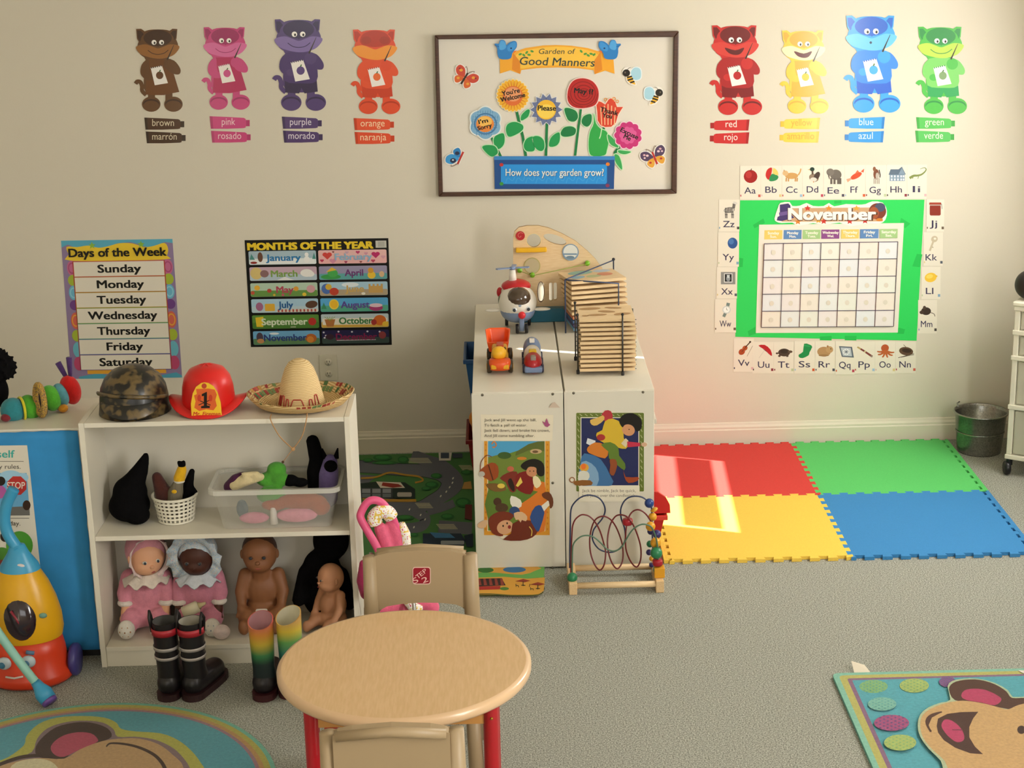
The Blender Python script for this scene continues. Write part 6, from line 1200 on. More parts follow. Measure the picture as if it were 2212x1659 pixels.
# ---- plush things on the blue cabinet
ZB0 = .7312
t = thing('plush_caterpillar', (-1.50, -1.72, ZB0), 'segmented plush caterpillar in green and teal with a red ball head', 'plush toy')
TL, GN = CLOTH('#2f7d86'), CLOTH('#4fa02c')
SEG = [((28, 886), -1.79, (.036, .036, .037), TL, 'segment'), ((64, 881), -1.765, (.029, .038, .040), GN, 'segment'), ((88, 868), -1.75, (.013, .039, .043), CLOTH('#1d1a24'), 'segment'), ((110, 860), -1.735, (.029, .036, .040), GN, 'segment'), ((131, 853), -1.715, (.024, .033, .036), CLOTH('#5b9aa5'), 'segment'), ((152, 842), -1.695, (.030, .034, .046), CLOTH('#c9211e'), 'head')]
SC = [P4(p[0][0], p[0][1], p[1]) for p in SEG]
for c, (px, y, r, m_, nm) in zip(SC, SEG): MB().ell(c, r, m_, 24, 14, Euler((0, -.2, .55))).build(nm, t)
yb = MB().tube([SC[1]+Vector((-.020, -.014, 0))+Vector((-.018*math.cos(2*PI*k/20), .028*math.cos(2*PI*k/20), .036*math.sin(2*PI*k/20))) for k in range(20)], .004, CLOTH('#c9bd2c'), 8, closed=True).build('yellow_band', t)
MB().tube([Vector((SC[2].x+.012, SC[2].y-.048, ZB0+.0565))+Vector((-.018*math.cos(2*PI*k/20), .022*math.cos(2*PI*k/20), .046*math.sin(2*PI*k/20))) for k in range(20)], .009, ramp_mat('speckled_cloth', 'ShaderNodeTexVoronoi', [(0, '#b0402c'), (.3, '#d9b53a'), (.6, '#4d3f3a'), (1, '#a5806a')], (140, 140, 140), .9, out='Color'), 10, closed=True).build('teething_ring', t)
for (x, y, h) in ((-1.585, -1.83, '#8f1f24'), (-1.552, -1.82, '#7a2a30'), (-1.46, -1.775, '#4a3f3c'), (-1.405, -1.74, '#cf8a26'), (-1.425, -1.715, '#b8332a')): MB().ell((x, y, ZB0+.0125), (.015, .016, .012), CLOTH(h), 14, 8).build('foot', t)
for (q0, q1) in (((143, 815), (125, 783)), ((152, 812), (149, 772))):
    v0, v1 = P4(*q0, -1.695), P4(*q1, -1.695); MB().tube([v0-(v1-v0)*.3, (v0+v1)/2, v1], [.005, .008, .009], CLOTH('#4d3468'), 10).build('antenna', t)
t = thing('plush_dog', (-1.63, -1.70, ZB0), 'shaggy black plush dog with cream ears, partly out of frame', 'plush toy')
random.seed(21)
fur = [('e', (-1.618, -1.67, ZB0+.052), (.036, .036, .052)), ('e', (-1.612, -1.67, ZB0+.125), (.055, .045, .048))]
for k in range(80):
    q, v = random.uniform(0, 2*PI), random.uniform(-.9, 1.5); d = Vector((math.cos(q)*math.cos(v), math.sin(q)*math.cos(v), math.sin(v))); c = Vector((-1.612, -1.67, ZB0+.125)); fur.append(('t', [tuple(c+Vector((d.x*.05, d.y*.04, d.z*.045))), tuple(c+Vector((d.x*.060, d.y*.050, d.z*.056)))], [.009, .004]))
blob('body', fur, CLOTH('#151214'), .0035, 1, t)
for (x, z, r) in ((-1.60, .122, .5), (-1.622, .14, -.3)): MB().ell((x, -1.722, ZB0+z), (.011, .006, .020), CLOTH('#c9b596'), 14, 10, Euler((0, r, 0))).build('ear', t)

# ================================================================== round table
tx, ty, tz, tr = -.3475, -2.935, .470, .2955
t = thing('round_table', (tx, ty, 0), 'small round wood topped table with thick red legs', 'table')
TOPW = ramp_mat('table_woodgrain', 'ShaderNodeTexNoise', [(.32, '#c8a474'), (.5, '#cda97b'), (.68, '#d2af82')], (34, 4, 20), .34, setup=lambda n: setattr(n.inputs['Detail'], 'default_value', 4), coat=.25)
EDGE = mat('#d2b08a', .3, coat=.3)
b = MB(); b.lathe([(0, tz), (tr-.012, tz)], TOPW, 96, (tx, ty, 0), smooth=False)
b.lathe([(tr-.012, tz), (tr-.005, tz-.0015), (tr, tz-.008), (tr, tz-.020), (tr-.004, tz-.026), (tr-.012, tz-.028), (0, tz-.028)], EDGE, 96, (tx, ty, 0)); b.build('tabletop', t)
LR = mat('#a5141f', .3, coat=.3); lx, ly = .200, .180
for sx in (-1, 1):
    for sy in (-1, 1):
        x, y = tx+sx*lx, ty+sy*ly; l = MB().cyl((x, y, .012), .0175, tz-.041, LR, 24).build('leg', t)
        MB().cyl((x, y, 0), .019, .013, mat('#26221f', .7), 20).build('foot_cap', l)
        if sy < 0 and sx > 0: MB().ell((x+.002, y-.0175, .418), .0035, mat('#b8923c', .3, .9), 10, 8).build('bolt', l)
APW = mat('#c08a4a', .5)
for (x0, x1, y0, y1) in ((tx-lx, tx+lx, ty-ly-.008, ty-ly+.008), (tx-lx, tx+lx, ty+ly-.008, ty+ly+.008), (tx-lx-.008, tx-lx+.008, ty-ly, ty+ly), (tx+lx-.008, tx+lx+.008, ty-ly, ty+ly)): MB().box(x0, x1, y0, y1, .400, .4415, APW).build('apron_board', t, bevel=.002)

# ================================================================== two moulded chairs
CH = mat('#a08a6a', .42, spec=.45)
def chair(cx, yb, face, label, badge=None):
    """face = -1: seat towards the camera; +1: seat away from it. yb = outer face of the back"""
    t = thing('child_chair', (cx, yb+face*.15, 0), label, 'chair', 'tan moulded chairs at the table'); Y = lambda d: yb+face*d
    out = [(-.119, .548), (-.08, .557), (0, .562), (.08, .557), (.119, .548), (.1195, .36), (.117, .375), (.112, .396), (.09, .408), (.05, .414), (0, .416), (-.05, .414), (-.09, .408), (-.112, .396), (-.117, .375), (-.1195, .36)]
    MB().prism([(x, z) for x, z in out], (cx, min(Y(0), Y(.028)), 0), (1, 0, 0), (0, 0, 1), (0, 1, 0), .028, CH).build('backrest', t, bevel=.009)
    MB().tube([(cx-.112, Y(-.002), .547), (cx, Y(-.004), .556), (cx+.112, Y(-.002), .547)], .011, CH, 12).build('top_lip', t)
    for s_ in (-1, 1):
        x = cx+s_*.130
        MB().tube([(x, Y(.022), .545), (x, Y(.020), .40), (x+s_*.004, Y(.012), .2), (x+s_*.010, Y(-.012), .006)], [.0165, .019, .02, .02], CH, 16, flat=1.15).build('back_leg', t)
        MB().tube([(x, Y(.285), .27), (x+s_*.004, Y(.29), .13), (x+s_*.008, Y(.30), .006)], [.018, .019, .02], CH, 16).build('front_leg', t)
        MB().box(x-.012, x+.012, min(Y(.03), Y(.28)), max(Y(.03), Y(.28)), .235, .272, CH).build('side_rail', t, bevel=.006)
    MB().box(cx-.122, cx+.122, min(Y(.015), Y(.30)), max(Y(.015), Y(.30)), .262, .285, CH).build('seat', t, bevel=.010)
    if badge: badge(t, Y)
    return t
def far_badge(t, Y):
    yy = Y(.028)
    a = Art('y', yy-.0002, (740, 940, 4.147), thick=.0012, edge='#d9b5a8', rough=.35, coat=.3)
    a.base(rr(626, 1180, 790, 1335, 24), '#d9b5a8'); a.poly(rr(633, 1187, 783, 1328, 20), '#8c1526')
    R1 = '#e3b9ae'
    a.word('S', 665, 1320, 52, R1, width=44, rot=-32); a.word('T', 690, 1278, 42, R1, width=38, rot=-38); a.word('E', 717, 1255, 40, R1, width=30, rot=-38); a.word('P', 748, 1230, 40, R1, width=32, rot=-38); a.word('2', 745, 1316, 50, R1, width=54, rot=-20)
    a.build('badge', t)
chair(-.327, -2.452, -1, 'tan moulded chair behind the table with a red badge on its back', far_badge)
chair(-.346, -3.440, 1, 'tan moulded chair in front of the table, seen from behind')

# ================================================================== pink doll stroller between bookcase and chair
t = thing('doll_stroller', (-.46, -1.95, 0), 'pink doll stroller with a looped handle beside the bookcase', 'doll stroller')
PK = mat('#d8527f', .45); SY = -2.02
Zk = lambda x, y, yy: at_y(740+x/4.147, 940+y/4.147, yy)
MB().tube(spl([Zk(x, y, SY+.06*k/10) for k, (x, y) in enumerate(((360, 1120), (300, 990), (225, 860), (165, 750), (168, 690), (215, 610), (275, 582), (350, 605), (420, 690), (470, 800), (500, 930), (520, 1080)))], 5), .0115, PK, 14).build('handle_loop', t)
FLR = ramp_mat('floral_print', 'ShaderNodeTexVoronoi', [(0, '#c02f62'), (.22, '#c93a6a'), (.25, '#e8e2da'), (.40, '#ece7df'), (.62, '#ece7df'), (.66, '#d9b64f')], (24, 24, 24), .8, out='Distance', setup=lambda n: None)
PKC = CLOTH('#d9607f'); ORC = CLOTH('#e07f6c')
MB().tube(spl([Zk(300, 800, -1.99), Zk(285, 740, -1.99), Zk(330, 690, -1.985), Zk(400, 690, -1.98), Zk(440, 740, -1.975)], 5), [.016]+[.021]*19+[.012], FLR, 14).build('headrest', t)
blob('seat_cushion', [('t', [Zk(335, 830, -1.985), Zk(370, 930, -1.98), Zk(400, 1040, -1.97), Zk(430, 1180, -1.95)], [.018, .020, .022, .022]), ('t', [Zk(440, 790, -1.965), Zk(475, 900, -1.96), Zk(490, 1040, -1.95), Zk(510, 1180, -1.94)], [.018, .020, .022, .022])], PKC, .004, 5, t)
MB().tube([Zk(520, 800, -1.955), Zk(555, 880, -1.95), Zk(560, 1000, -1.945), Zk(565, 1120, -1.94)], [.014, .017, .018, .016], FLR, 12).build('side_bolster', t)
blob('seat_pan', [('t', [Zk(330, 1540, -1.97), Zk(480, 1500, -1.95), Zk(600, 1520, -1.93)], [.030, .034, .026]), ('t', [Zk(650, 1480, -1.94), Zk(740, 1490, -1.92), Zk(800, 1540, -1.92)], [.022, .028, .024])], PKC, .005, 5, t)
MB().tube([Zk(570, 1480, -1.975), Zk(630, 1540, -1.97), Zk(700, 1560, -1.96)], [.012, .016, .012], FLR, 12).build('seat_trim', t)
MG = CLOTH('#9c2a52'); blob('canopy', [('t', [Zk(185, 1150, -2.0), Zk(190, 1300, -1.99), Zk(210, 1420, -1.98)], [.012, .022, .018])], MG, .004, 4, t)
CHR = mat('#b9b6ae', .2, .9); xs_ = (-.515, -.375)
for x in xs_:
    MB().tube([(x+.02*(1 if x < -.45 else -1), -1.985, .36), (x, -2.02, .20), (x, -2.09, .032)], .006, CHR, 10).build('pole', t)
    MB().tube([(x, -1.99, .30), (x, -1.90, .15), (x, -1.84, .032)], .006, CHR, 10).build('pole', t)
MB().tube([(xs_[0], -2.055, .11), (xs_[1], -2.055, .11)], .005, CHR, 8).build('cross_bar', t); MB().tube([(xs_[0], -1.87, .09), (xs_[1], -1.87, .09)], .005, CHR, 8).build('cross_bar', t)
for x in xs_:
    for y in (-2.09, -1.84): MB().lathe([(0, -.008), (.024, -.008), (.030, -.004), (.030, .004), (.024, .008), (0, .008)], PLASTIC('#c73a72'), 20, (x, y, .0305), 'x').build('wheel', t)

# ================================================================== rain boots
def boot(x, y, rot, h, upper, lining, sole_m, label, grp, bands=None, loops=None, slant=0, dots=None):
    t = thing('rain_boot', (x, y, 0), label, 'rain boot', grp); Q = Matrix.Rotation(rot, 3, 'Z'); O = Vector((x, y, 0)); g = lambda p: O+Q @ Vector(p); n = 28
    def ringz(z, r, ry, dy=0, sl=0): return [g((r*math.cos(2*PI*i/n), dy+ry*math.sin(2*PI*i/n), z+sl*math.sin(2*PI*i/n))) for i in range(n)]
    b = MB(); lv = [(.06, .033, .040, .004), (.085, .031, .036, .0), (.12, .032, .036, -.002), (.17, .034, .037, -.002), (h, .036, .038, -.002)]
    rows = [ringz(z, r, ry, dy, slant*(z/h)**4) for z, r, ry, dy in lv]; inn = [ringz(h, .033, .035, -.002, slant), ringz(h-.07, .030, .032, -.002, 0)]
    vs = [p for r in rows for p in r]; b.add(vs, [(k*n+i, k*n+(i+1) % n, (k+1)*n+(i+1) % n, (k+1)*n+i) for k in range(len(lv)-1) for i in range(n)], upper, True)
    vs = [p for p in rows[-1]]+inn[0]; b.add(vs, [(i, (i+1) % n, n+(i+1) % n, n+i) for i in range(n)], upper)
    b.build('shaft', t, base=O)
    q = MB(); q.add(inn[0]+inn[1], [(i, (i+1) % n, n+(i+1) % n, n+i) for i in range(n)]+[tuple(range(n, 2*n))], lining, True); q.build('lining', t, base=O)
    blob('foot', [('t', [g((0, -.012, .045)), g((0, .05, .042)), g((0, .105, .036))], [.034, .035, .032]), ('e', g((0, .0, .075)), (.031, .031, .03))], upper if bands is None and dots is None else (sole_m[1]), .004, 5, t, base=O)
    so = [(.034*math.cos(a), -.016+.034*math.sin(a)) for a in [PI+PI*k/10 for k in range(11)]]+[(.037, .06), (.036, .11)]+[(.034*math.cos(a), .115+.034*math.sin(a)) for a in [PI*k/10 for k in range(11)]]+[(-.036, .11), (-.037, .06)]
    MB().prism(so, O+Vector((0, 0, .0005)), Q @ Vector((1, 0, 0)), Q @ Vector((0, 1, 0)), (0, 0, 1), .020, sole_m[0]).build('sole', t, bevel=.003, base=O)
    if bands:
        for (z0, z1, m_) in bands:
            b = MB(); rr_ = .0362+.0012*(z0-.17)/.03; R0, R1 = ringz(z0, rr_+.0012, rr_+.0034, -.002, 0), ringz(z1, rr_+.0014, rr_+.0036, -.002, 0)
            b.add(R0+R1, [(i, (i+1) % n, n+(i+1) % n, n+i) for i in range(n)], m_, True); o = b.build('band', t, base=O); md = o.modifiers.new('s', 'SOLIDIFY'); md.thickness = .001
    if loops:
        for s_ in (-1, 1): MB().tube([g((s_*.035, .008, h-.03)), g((s_*.040, .006, h+.012)), g((s_*.040, -.006, h+.03)), g((s_*.040, -.014, h+.012)), g((s_*.035, -.014, h-.03))], .004, loops, 8).build('pull_loop', t, base=O)
    return t
BK2 = mat('#1a1617', .35); RB = mat('#a5202c', .4); GB = mat('#a39a94', .35, .2); LB = mat('#4f4d49', .8); SLB = mat('#2a1214', .5)
BN = [(.196, .216, RB), (.150, .160, GB), (.122, .131, GB)]
boot(-1.073, -2.135, -.08, .232, BK2, LB, (SLB, BK2), 'black fire boot with grey stripes and a dark inside, the left of its pair', 'black striped fire boots', BN, mat('#241f1e', .5))
boot(-.998, -2.140, -.36, .232, BK2, mat('#9c9686', .8), (SLB, BK2), 'black fire boot with grey stripes and a pale inside, the right of its pair', 'black striped fire boots', BN, mat('#241f1e', .5))
RBW = ramp_mat('rainbow_rubber', 'ShaderNodeTexGradient', [(.0, '#17171c'), (.46, '#1c2a2a'), (.58, '#3a7a4a'), (.72, '#c2a83a'), (.84, '#d08a3a'), (.97, '#c9605a')], (1, 1, 1), .35)
nt = RBW.node_tree; mp = [n for n in nt.nodes if n.type == 'MAPPING'][0]; mp.inputs['Rotation'].default_value = (0, PI/2, 0); mp.inputs['Scale'].default_value = (4.2, 4.2, 4.2)
RBW2 = RBW.copy(); nt = RBW2.node_tree; r2 = [n for n in nt.nodes if n.type == 'VALTORGB'][0].color_ramp
for e, (p, h) in zip(r2.elements, [(.0, '#17171c'), (.40, '#1c2a2a'), (.56, '#2f6f66'), (.72, '#5f9a52'), (.86, '#d2b83f'), (.97, '#d0a25a')]): e.position = p; e.color = (*lin(h), 1)
DKR = mat('#1a1416', .4)
boot(-.800, -2.150, -.1, .232, RBW, mat('#b5848a', .7), (mat('#3a1216', .5), DKR), 'rainbow rain boot with a pink inside, nearer the fire boots', 'rainbow rain boots', dots=True, slant=.014)
boot(-.722, -2.140, -.45, .240, RBW2, mat('#c9c2a8', .7), (mat('#3a1216', .5), DKR), 'rainbow rain boot with a cream inside, half hidden by the table', 'rainbow rain boots', dots=True, slant=.016)

# ================================================================== toy vacuum cleaner
vx, vy = -1.505, -2.005
t = thing('toy_vacuum', (vx, vy, 0), 'orange and yellow toy vacuum cleaner with a blue handle, by the blue cabinet', 'toy vacuum')
VR = PLASTIC('#d13c1c'); VY = PLASTIC('#dba414'); VB = PLASTIC('#3f9ac4')
MB().lathe([(0, .006), (.118, .006), (.126, .016), (.124, .035), (.112, .048), (.108, .10), (.098, .150), (0, .152)], VR, 40, (vx, vy, 0), sx=1.0, sy=.78).build('base', t)
MB().lathe([(.099, .140), (.104, .165), (.102, .205), (.092, .255), (.075, .305), (.056, .343), (.05, .352), (0, .354)], VY, 40, (vx, vy, 0), sx=1.05, sy=.80).build('dust_dome', t)
w_ = MB().ell((vx+.005, vy-.058, .222), (.050, .030, .072), mat('#2a1a22', .12, coat=.6), 24, 16, Euler((-.22, -.12, 0))).build('window', t)
MB().tube([(vx-.012, vy-.083, .25), (vx+.004, vy-.0865, .225), (vx+.018, vy-.085, .19)], .004, PLASTIC('#8a2a38'), 8).build('swirl', w_)
MB().lathe([(.056, .345), (.052, .36), (.030, .395), (.020, .42), (0, .422)], VB, 28, (vx+.002, vy, 0), sx=1.05, sy=.8).build('neck', t)
MB().ell((vx+.012, vy-.033, .366), (.015, .004, .008), mat('#cfc6c4', .4), 16, 8).build('name_plate', t)
H0 = [(vx, vy, .41), (vx-.022, vy, .455), (vx-.026, vy, .50), (vx-.014, vy, .545), (vx+.004, vy, .578), (vx+.010, vy, .588)]
MB().tube(spl(H0, 5), [.020]+[.0165]*24+[.0165], VB, 16).build('handle', t)
for dx, dz in ((-.048, .088), (.022, .092)):
    e = MB().ell((vx+dx, vy-.082, dz), (.021, .012, .019), mat('#b9c9d0', .3), 18, 12).build('eye', t); MB().ell((vx+dx-.004, vy-.0925, dz-.002), (.010, .005, .010), mat('#3f7a9a', .3), 12, 8).build('iris', e)
MB().tube([(vx+.018, vy-.083, .122), (vx+.040, vy-.078, .116)], .006, PLASTIC('#5a7a9a'), 10).build('brow', t)
MB().tube([(vx-.045, vy-.0915, .050), (vx-.02, vy-.0935, .046), (vx+.005, vy-.0915, .050)], .003, mat('#d9cfc6', .4), 8).build('smile', t)
MB().ell((vx+.072, vy-.062, .225), (.012, .006, .008), PLASTIC('#6d9a8a'), 14, 8).build('button', t)
PU = PLASTIC('#3f3a78')
MB().lathe([(0, -.012), (.042, -.012), (.048, -.006), (.048, .006), (.042, .012), (0, .012)], PU, 28, (vx+.128, vy+.02, .0485), 'x').build('wheel', t); MB().lathe([(0, -.012), (.042, -.012), (.048, -.006), (.048, .006), (.042, .012), (0, .012)], PU, 28, (vx-.128, vy+.02, .0485), 'x').build('wheel', t)
HS = mat('#8fc4b4', .45); n0 = at_y(80, 1478, -2.165); n1 = at_z(108, 1516, .016)
MB().tube(spl([(vx-.11, vy-.02, .30), at_y(-25, 1330, -2.12), at_y(20, 1400, -2.14), n0], 6), .0125, HS, 14).build('hose_wand', t)
nz = MB().tube([n0-(n1-n0)*.12, n0+(n1-n0)*.15, n0+(n1-n0)*.5, n1-(n1-n0)*.1], [.014, .017, .026, .024], VB, 16).build('nozzle', t); MB().tube([n1-(n1-n0)*.1, n1+(n1-n0)*.06], [.0235, .022], PLASTIC('#6a4a94'), 16).build('nozzle_tip', nz)

# ================================================================== bead maze
ZM = (1190, 1050, 6.637)
t = thing('bead_maze', (.242, -1.41, 0), 'wooden bead maze with bent wires and coloured beads by the cabinet', 'bead maze')
x0, x1, y0, y1 = .094, .400, -1.497, -1.322
for x in (x0, x1-.026): MB().box(x, x+.026, y0, y1, 0, .040, WOOD_Y).build('side_block', t, bevel=.002)
for y in (y0+.014, y1-.014): MB().tube([(x0+.026, y, .026), (x1-.026, y, .026)], .0105, WOOD, 14).build('dowel', t)
def Zm(x, y, yy): return at_y(ZM[0]+x/ZM[2], ZM[1]+y/ZM[2], yy)
yB, yR, yG = -1.365, -1.41, -1.455
WP = {'blue': (yB, '#2c3656', [(268, 1130), (272, 900), (278, 600), (288, 340), (350, 225), (450, 150), (560, 130), (680, 165), (750, 245), (778, 350), (740, 460), (660, 560), (608, 640), (595, 750), (640, 850), (720, 920), (850, 950), (960, 915), (1040, 830), (1068, 740), (1055, 600), (1010, 470), (1000, 340), (1045, 225), (1125, 160), (1230, 145), (1330, 170), (1410, 245), (1445, 340), (1450, 600), (1452, 1150)]),
      'red': (yR, '#6d2023', [(285, 1180), (292, 900), (302, 680), (312, 570), (350, 480), (420, 420), (482, 412), (560, 440), (640, 525), (710, 660), (765, 850), (785, 960), (765, 1120), (705, 1205), (630, 1130), (570, 960), (557, 760), (590, 580), (650, 470), (750, 432), (850, 475), (930, 580), (1000, 750), (1032, 900), (1025, 1080), (955, 1185), (880, 1110), (825, 950), (812, 760), (850, 560), (920, 440), (1000, 412), (1090, 440), (1165, 530), (1240, 700), (1288, 880), (1285, 1060), (1230, 1160), (1150, 1090), (1085, 940), (1070, 800), (1080, 600), (1120, 440), (1180, 360), (1260, 340), (1350, 390), (1430, 500), (1478, 640), (1505, 800), (1515, 1200)]),
      'green': (yG, '#4f6f58', [(302, 1230), (308, 950), (330, 820), (420, 730), (520, 708), (620, 735), (720, 820), (800, 900), (900, 932), (1000, 890), (1060, 800), (1130, 680), (1200, 600), (1290, 552), (1370, 552), (1440, 590), (1500, 720), (1530, 900), (1540, 1260)])}
for nm, (yy, h, pts) in WP.items():
    P_ = [Zm(x, y, yy+(.018*math.sin(k*.9) if nm == 'red' and 10 < k < 44 else 0)) for k, (x, y) in enumerate(pts)]; P_[0].z = .036; P_[-1].z = .036; P_[0].x = max(P_[0].x, x0+.008); P_[-1].x = min(max(P_[-1].x, x1-.022), x1-.006)
    MB().tube(spl(P_, 4), .0026, mat(h, .3), 8).build('%s_wire' % nm, t)
BD = [(1410, 245, yB, 70, 'b', 's'), (1480, 338, yB, 58, 'y', 'd'), (1458, 440, yB, 62, 'y', 's'), (1428, 578, yR-.02, 70, 'y', 's'), (1520, 690, yR, 64, 'n', 's'), (1430, 650, yB, 50, 'n', 's'), (1502, 812, yR-.02, 78, 'y', 's'), (1420, 830, yB, 52, 'g', 's'), (1512, 958, yG, 88, 'g', 's'), (1408, 950, yB, 46, 'n', 's'), (1446, 1040, yB, 40, 'y', 's'), (1530, 1092, yG, 76, 'r', 'c'), (1450, 1130, yB, 44, 'n', 'c'), (1540, 1192, yG, 74, 'g', 'c'), (1552, 1305, yG, 76, 'y', 'q'), (1100, 510, yR, 76, 'r', 'c'), (306, 1312, yG-.012, 76, 'g', 's')]
BC = dict(b=PLASTIC('#26417c'), y=PLASTIC('#d89a24'), n=PLASTIC('#33306a'), g=PLASTIC('#2a7a4f'), r=PLASTIC('#a01c26'))
for (x, y, yy, r, c, k) in BD:
    p = Zm(x, y, yy); r = r/4480; b = MB()
    if k == 's': b.ell(p, r, BC[c], 20, 14)
    elif k == 'd': b.ell(p, (r, r, r*.5), BC[c], 20, 10, Euler((0, -.4, 0)))
    elif k == 'c': b.lathe([(0, -r*.55), (r*.9, -r*.55), (r, -r*.3), (r, r*.3), (r*.9, r*.55), (0, r*.55)], BC[c], 22, p)
    else:
        b.box(p.x-r, p.x+r, p.y-r, p.y+r, .0405, .0405+2*r, BC[c])
    b.build('bead', t, bevel=.002 if k == 'q' else 0)

# ================================================================== bucket, drawer cart and ball in the corner
GAL = ramp_mat('galvanised_steel', 'ShaderNodeTexVoronoi', [(0, '#7d7d78'), (.5, '#95948e'), (1, '#a5a49c')], (40, 40, 40), .27, out='Color'); GAL.node_tree.nodes['Principled BSDF'].inputs['Metallic'].default_value = .85
bx, by = 1.788, -.160
t = thing('metal_bucket', (bx, by, 0), 'round galvanised metal bucket by the corner of the green mat', 'bucket')
HB_ = .165
MB().lathe([(0, .010), (.078, .010), (.080, 0), (.084, 0), (.086, .010), (.1, HB_-.008), (.105, HB_-.006), (.108, HB_-.002), (.105, HB_+.002), (.1, HB_), (.096, HB_-.01), (.082, .018), (0, .016)], GAL, 48, (bx, by, 0)).build('pail', t)
MB().lathe([(.0930, .081), (.0955, .084), (.0943, .089)], GAL, 48, (bx, by, 0)).build('hoop', t)
MB().tube([(bx-.075, by+.06, HB_), (bx-.075, by+.075, HB_+.012), (bx-.065, by+.080, HB_+.016)], .003, GAL, 8).build('ear', t)
WPL = mat('#ddd8c4', .35); WTR = mat('#d6d2bd', .3, alpha=.62)
rzc = -.62; Q = Matrix.Rotation(rzc, 3, 'Z'); O = Vector((1.806, -.452, 0)); W_, D_ = .255, .25
t = thing('drawer_cart', O, 'white plastic drawer cart on black casters at the right edge', 'drawer cart')
def cbox(u0, u1, v0, v1, z0, z1, m):
    b = MB(); b.T = Matrix.Translation(O) @ Q.to_4x4(); b.box(u0, u1, v0, v1, z0, z1, m); return b
LV = [.074, .272, .464, .562, .655]
for k, z in enumerate(LV): cbox(-.004, W_+.004, -.004, D_+.004, z-.009, z+.009, WPL).build('shelf_frame', t, bevel=.003)
for (u, v) in ((.010, .010), (W_-.010, .010), (.010, D_-.010), (W_-.010, D_-.010)): cbox(u-.010, u+.010, v-.010, v+.010, .083, .655, WPL).build('post', t, bevel=.003)
for k in range(4):
    z0, z1 = LV[k]+.012, LV[k+1]-.014; d = cbox(.022, W_-.022, .004, D_-.012, z0, z1, WTR).build('drawer', t, bevel=.006)
    cbox(W_*.32, W_*.68, -.010, .004, z1-.03, z1-.012, WPL).build('handle', d, bevel=.003)
cbox(-.008, W_+.008, -.008, D_+.008, .664, .680, WPL).build('top_tray', t, bevel=.004)
for (u, v) in ((.014, .014), (W_-.02, .014), (.02, D_-.02), (W_-.02, D_-.02)):
    p = O+Q @ Vector((u, v, 0)); c = MB().lathe([(0, -.010), (.024, -.010), (.027, -.006), (.027, .006), (.024, .010), (0, .010)], BLK, 18, (p.x-.012, p.y, .0275), 'x').build('caster', t); MB().cyl((p.x-.004, p.y, .040), .012, .026, BLK, 14).build('fork', c)
p = O+Q @ Vector((.030, .060, 0)); tag(MB().ell((p.x, p.y, .680+.0555), .055, mat('#1f1a17', .5), 28, 18).build('ball'), 'dark round ball on top of the drawer cart', 'ball')

# ================================================================== the two monkey rugs
ZI = (0, 1480, 3.456); ZJ = (1760, 1400, 4.894)
TEA = '#4f93a0'
def pile(h): return mat(h, .95, spec=.1, bump=.6, bscale=600, noise=.10, nscale=120, sheen=.2)
a = Art('floor', 0, thick=.008, edge='#4f8f86', rough=.95); cx_, cy_, R_ = -1.227, -2.719, .526
circ = lambda r, n=96: [(cx_+r*math.cos(2*PI*i/n), cy_+r*math.sin(2*PI*i/n)) for i in range(n)]
a.m = lambda h: pile(h) if isinstance(h, str) else h
a.base(circ(R_), '#69a892'); a.poly(circ(R_-.012), '#a8a04a'); a.poly(circ(R_-.028), '#b08a52'); a.poly(circ(R_-.040), '#94707a'); a.poly(circ(R_-.050), TEA)
a.plane = 'z'; a.zoom(*ZI)
FACE, DKB = '#b08f62', '#3a2413'
out1 = [(60, 560), (180, 470), (200, 400), (290, 310), (430, 262), (620, 250), (780, 262), (870, 300), (905, 345), (1010, 365), (1200, 380), (1330, 430), (1430, 510), (1500, 600), (1540, 700), (1500, 1000), (100, 1000), (-200, 800), (-200, 640), (-60, 600)]
a.poly(out1, '#a8a648', 3)
a.poly([(240, 520), (280, 420), (360, 340), (500, 295), (640, 285), (770, 300), (850, 350), (880, 405), (1010, 405), (1150, 425), (1270, 475), (1350, 540), (1420, 640), (1440, 760), (1400, 1000), (100, 1000), (-150, 800), (-100, 640), (100, 570)], '#7a6668', 3)
a.poly([(265, 500), (310, 420), (420, 335), (560, 300), (680, 300), (800, 340), (835, 405), (740, 450), (560, 510), (470, 575), (300, 560)], DKB, 3)
a.poly([(380, 490), (410, 440), (480, 395), (580, 372), (680, 380), (730, 420), (720, 450), (600, 500), (480, 556), (410, 540)], '#a84358', 3)
a.poly([(480, 570), (600, 500), (760, 440), (900, 420), (1040, 420), (1180, 460), (1290, 540), (1380, 660), (1380, 1000), (200, 1000), (-100, 800), (-60, 660), (120, 590), (300, 565)], FACE, 3)
a.line([(795, 480), (830, 455), (940, 462), (1050, 490), (1150, 540), (1210, 600), (1240, 660)], [10, 30], DKB, smooth=5); a.line([(-60, 640), (60, 590), (180, 555), (320, 545)], 26, DKB, smooth=4)
a.poly([(120, 600), (260, 570), (380, 590), (420, 660), (100, 660)], '#c9c09a', 3)
tag(a.build('monkey_rug'), 'round teal rug with a monkey face in the lower left foreground', 'rug', 'monkey rugs')
a = Art('floor', 0, thick=.010, edge='#5fa79a', rough=.95); a.m = lambda h: pile(h) if isinstance(h, str) else h
rx0, ry1 = .820, -2.124
RP = lambda d: rr(rx0+d, -2.95+d, 1.58-d, ry1-d, max(.02-d*.3, .004))
a.base(RP(0), '#7fb8a2'); a.poly(RP(.016), '#b3ad5e'); a.poly(RP(.036), '#83607a'); a.poly(RP(.048), '#4fa0ad')
a.plane = 'z'; a.zoom(*ZJ)
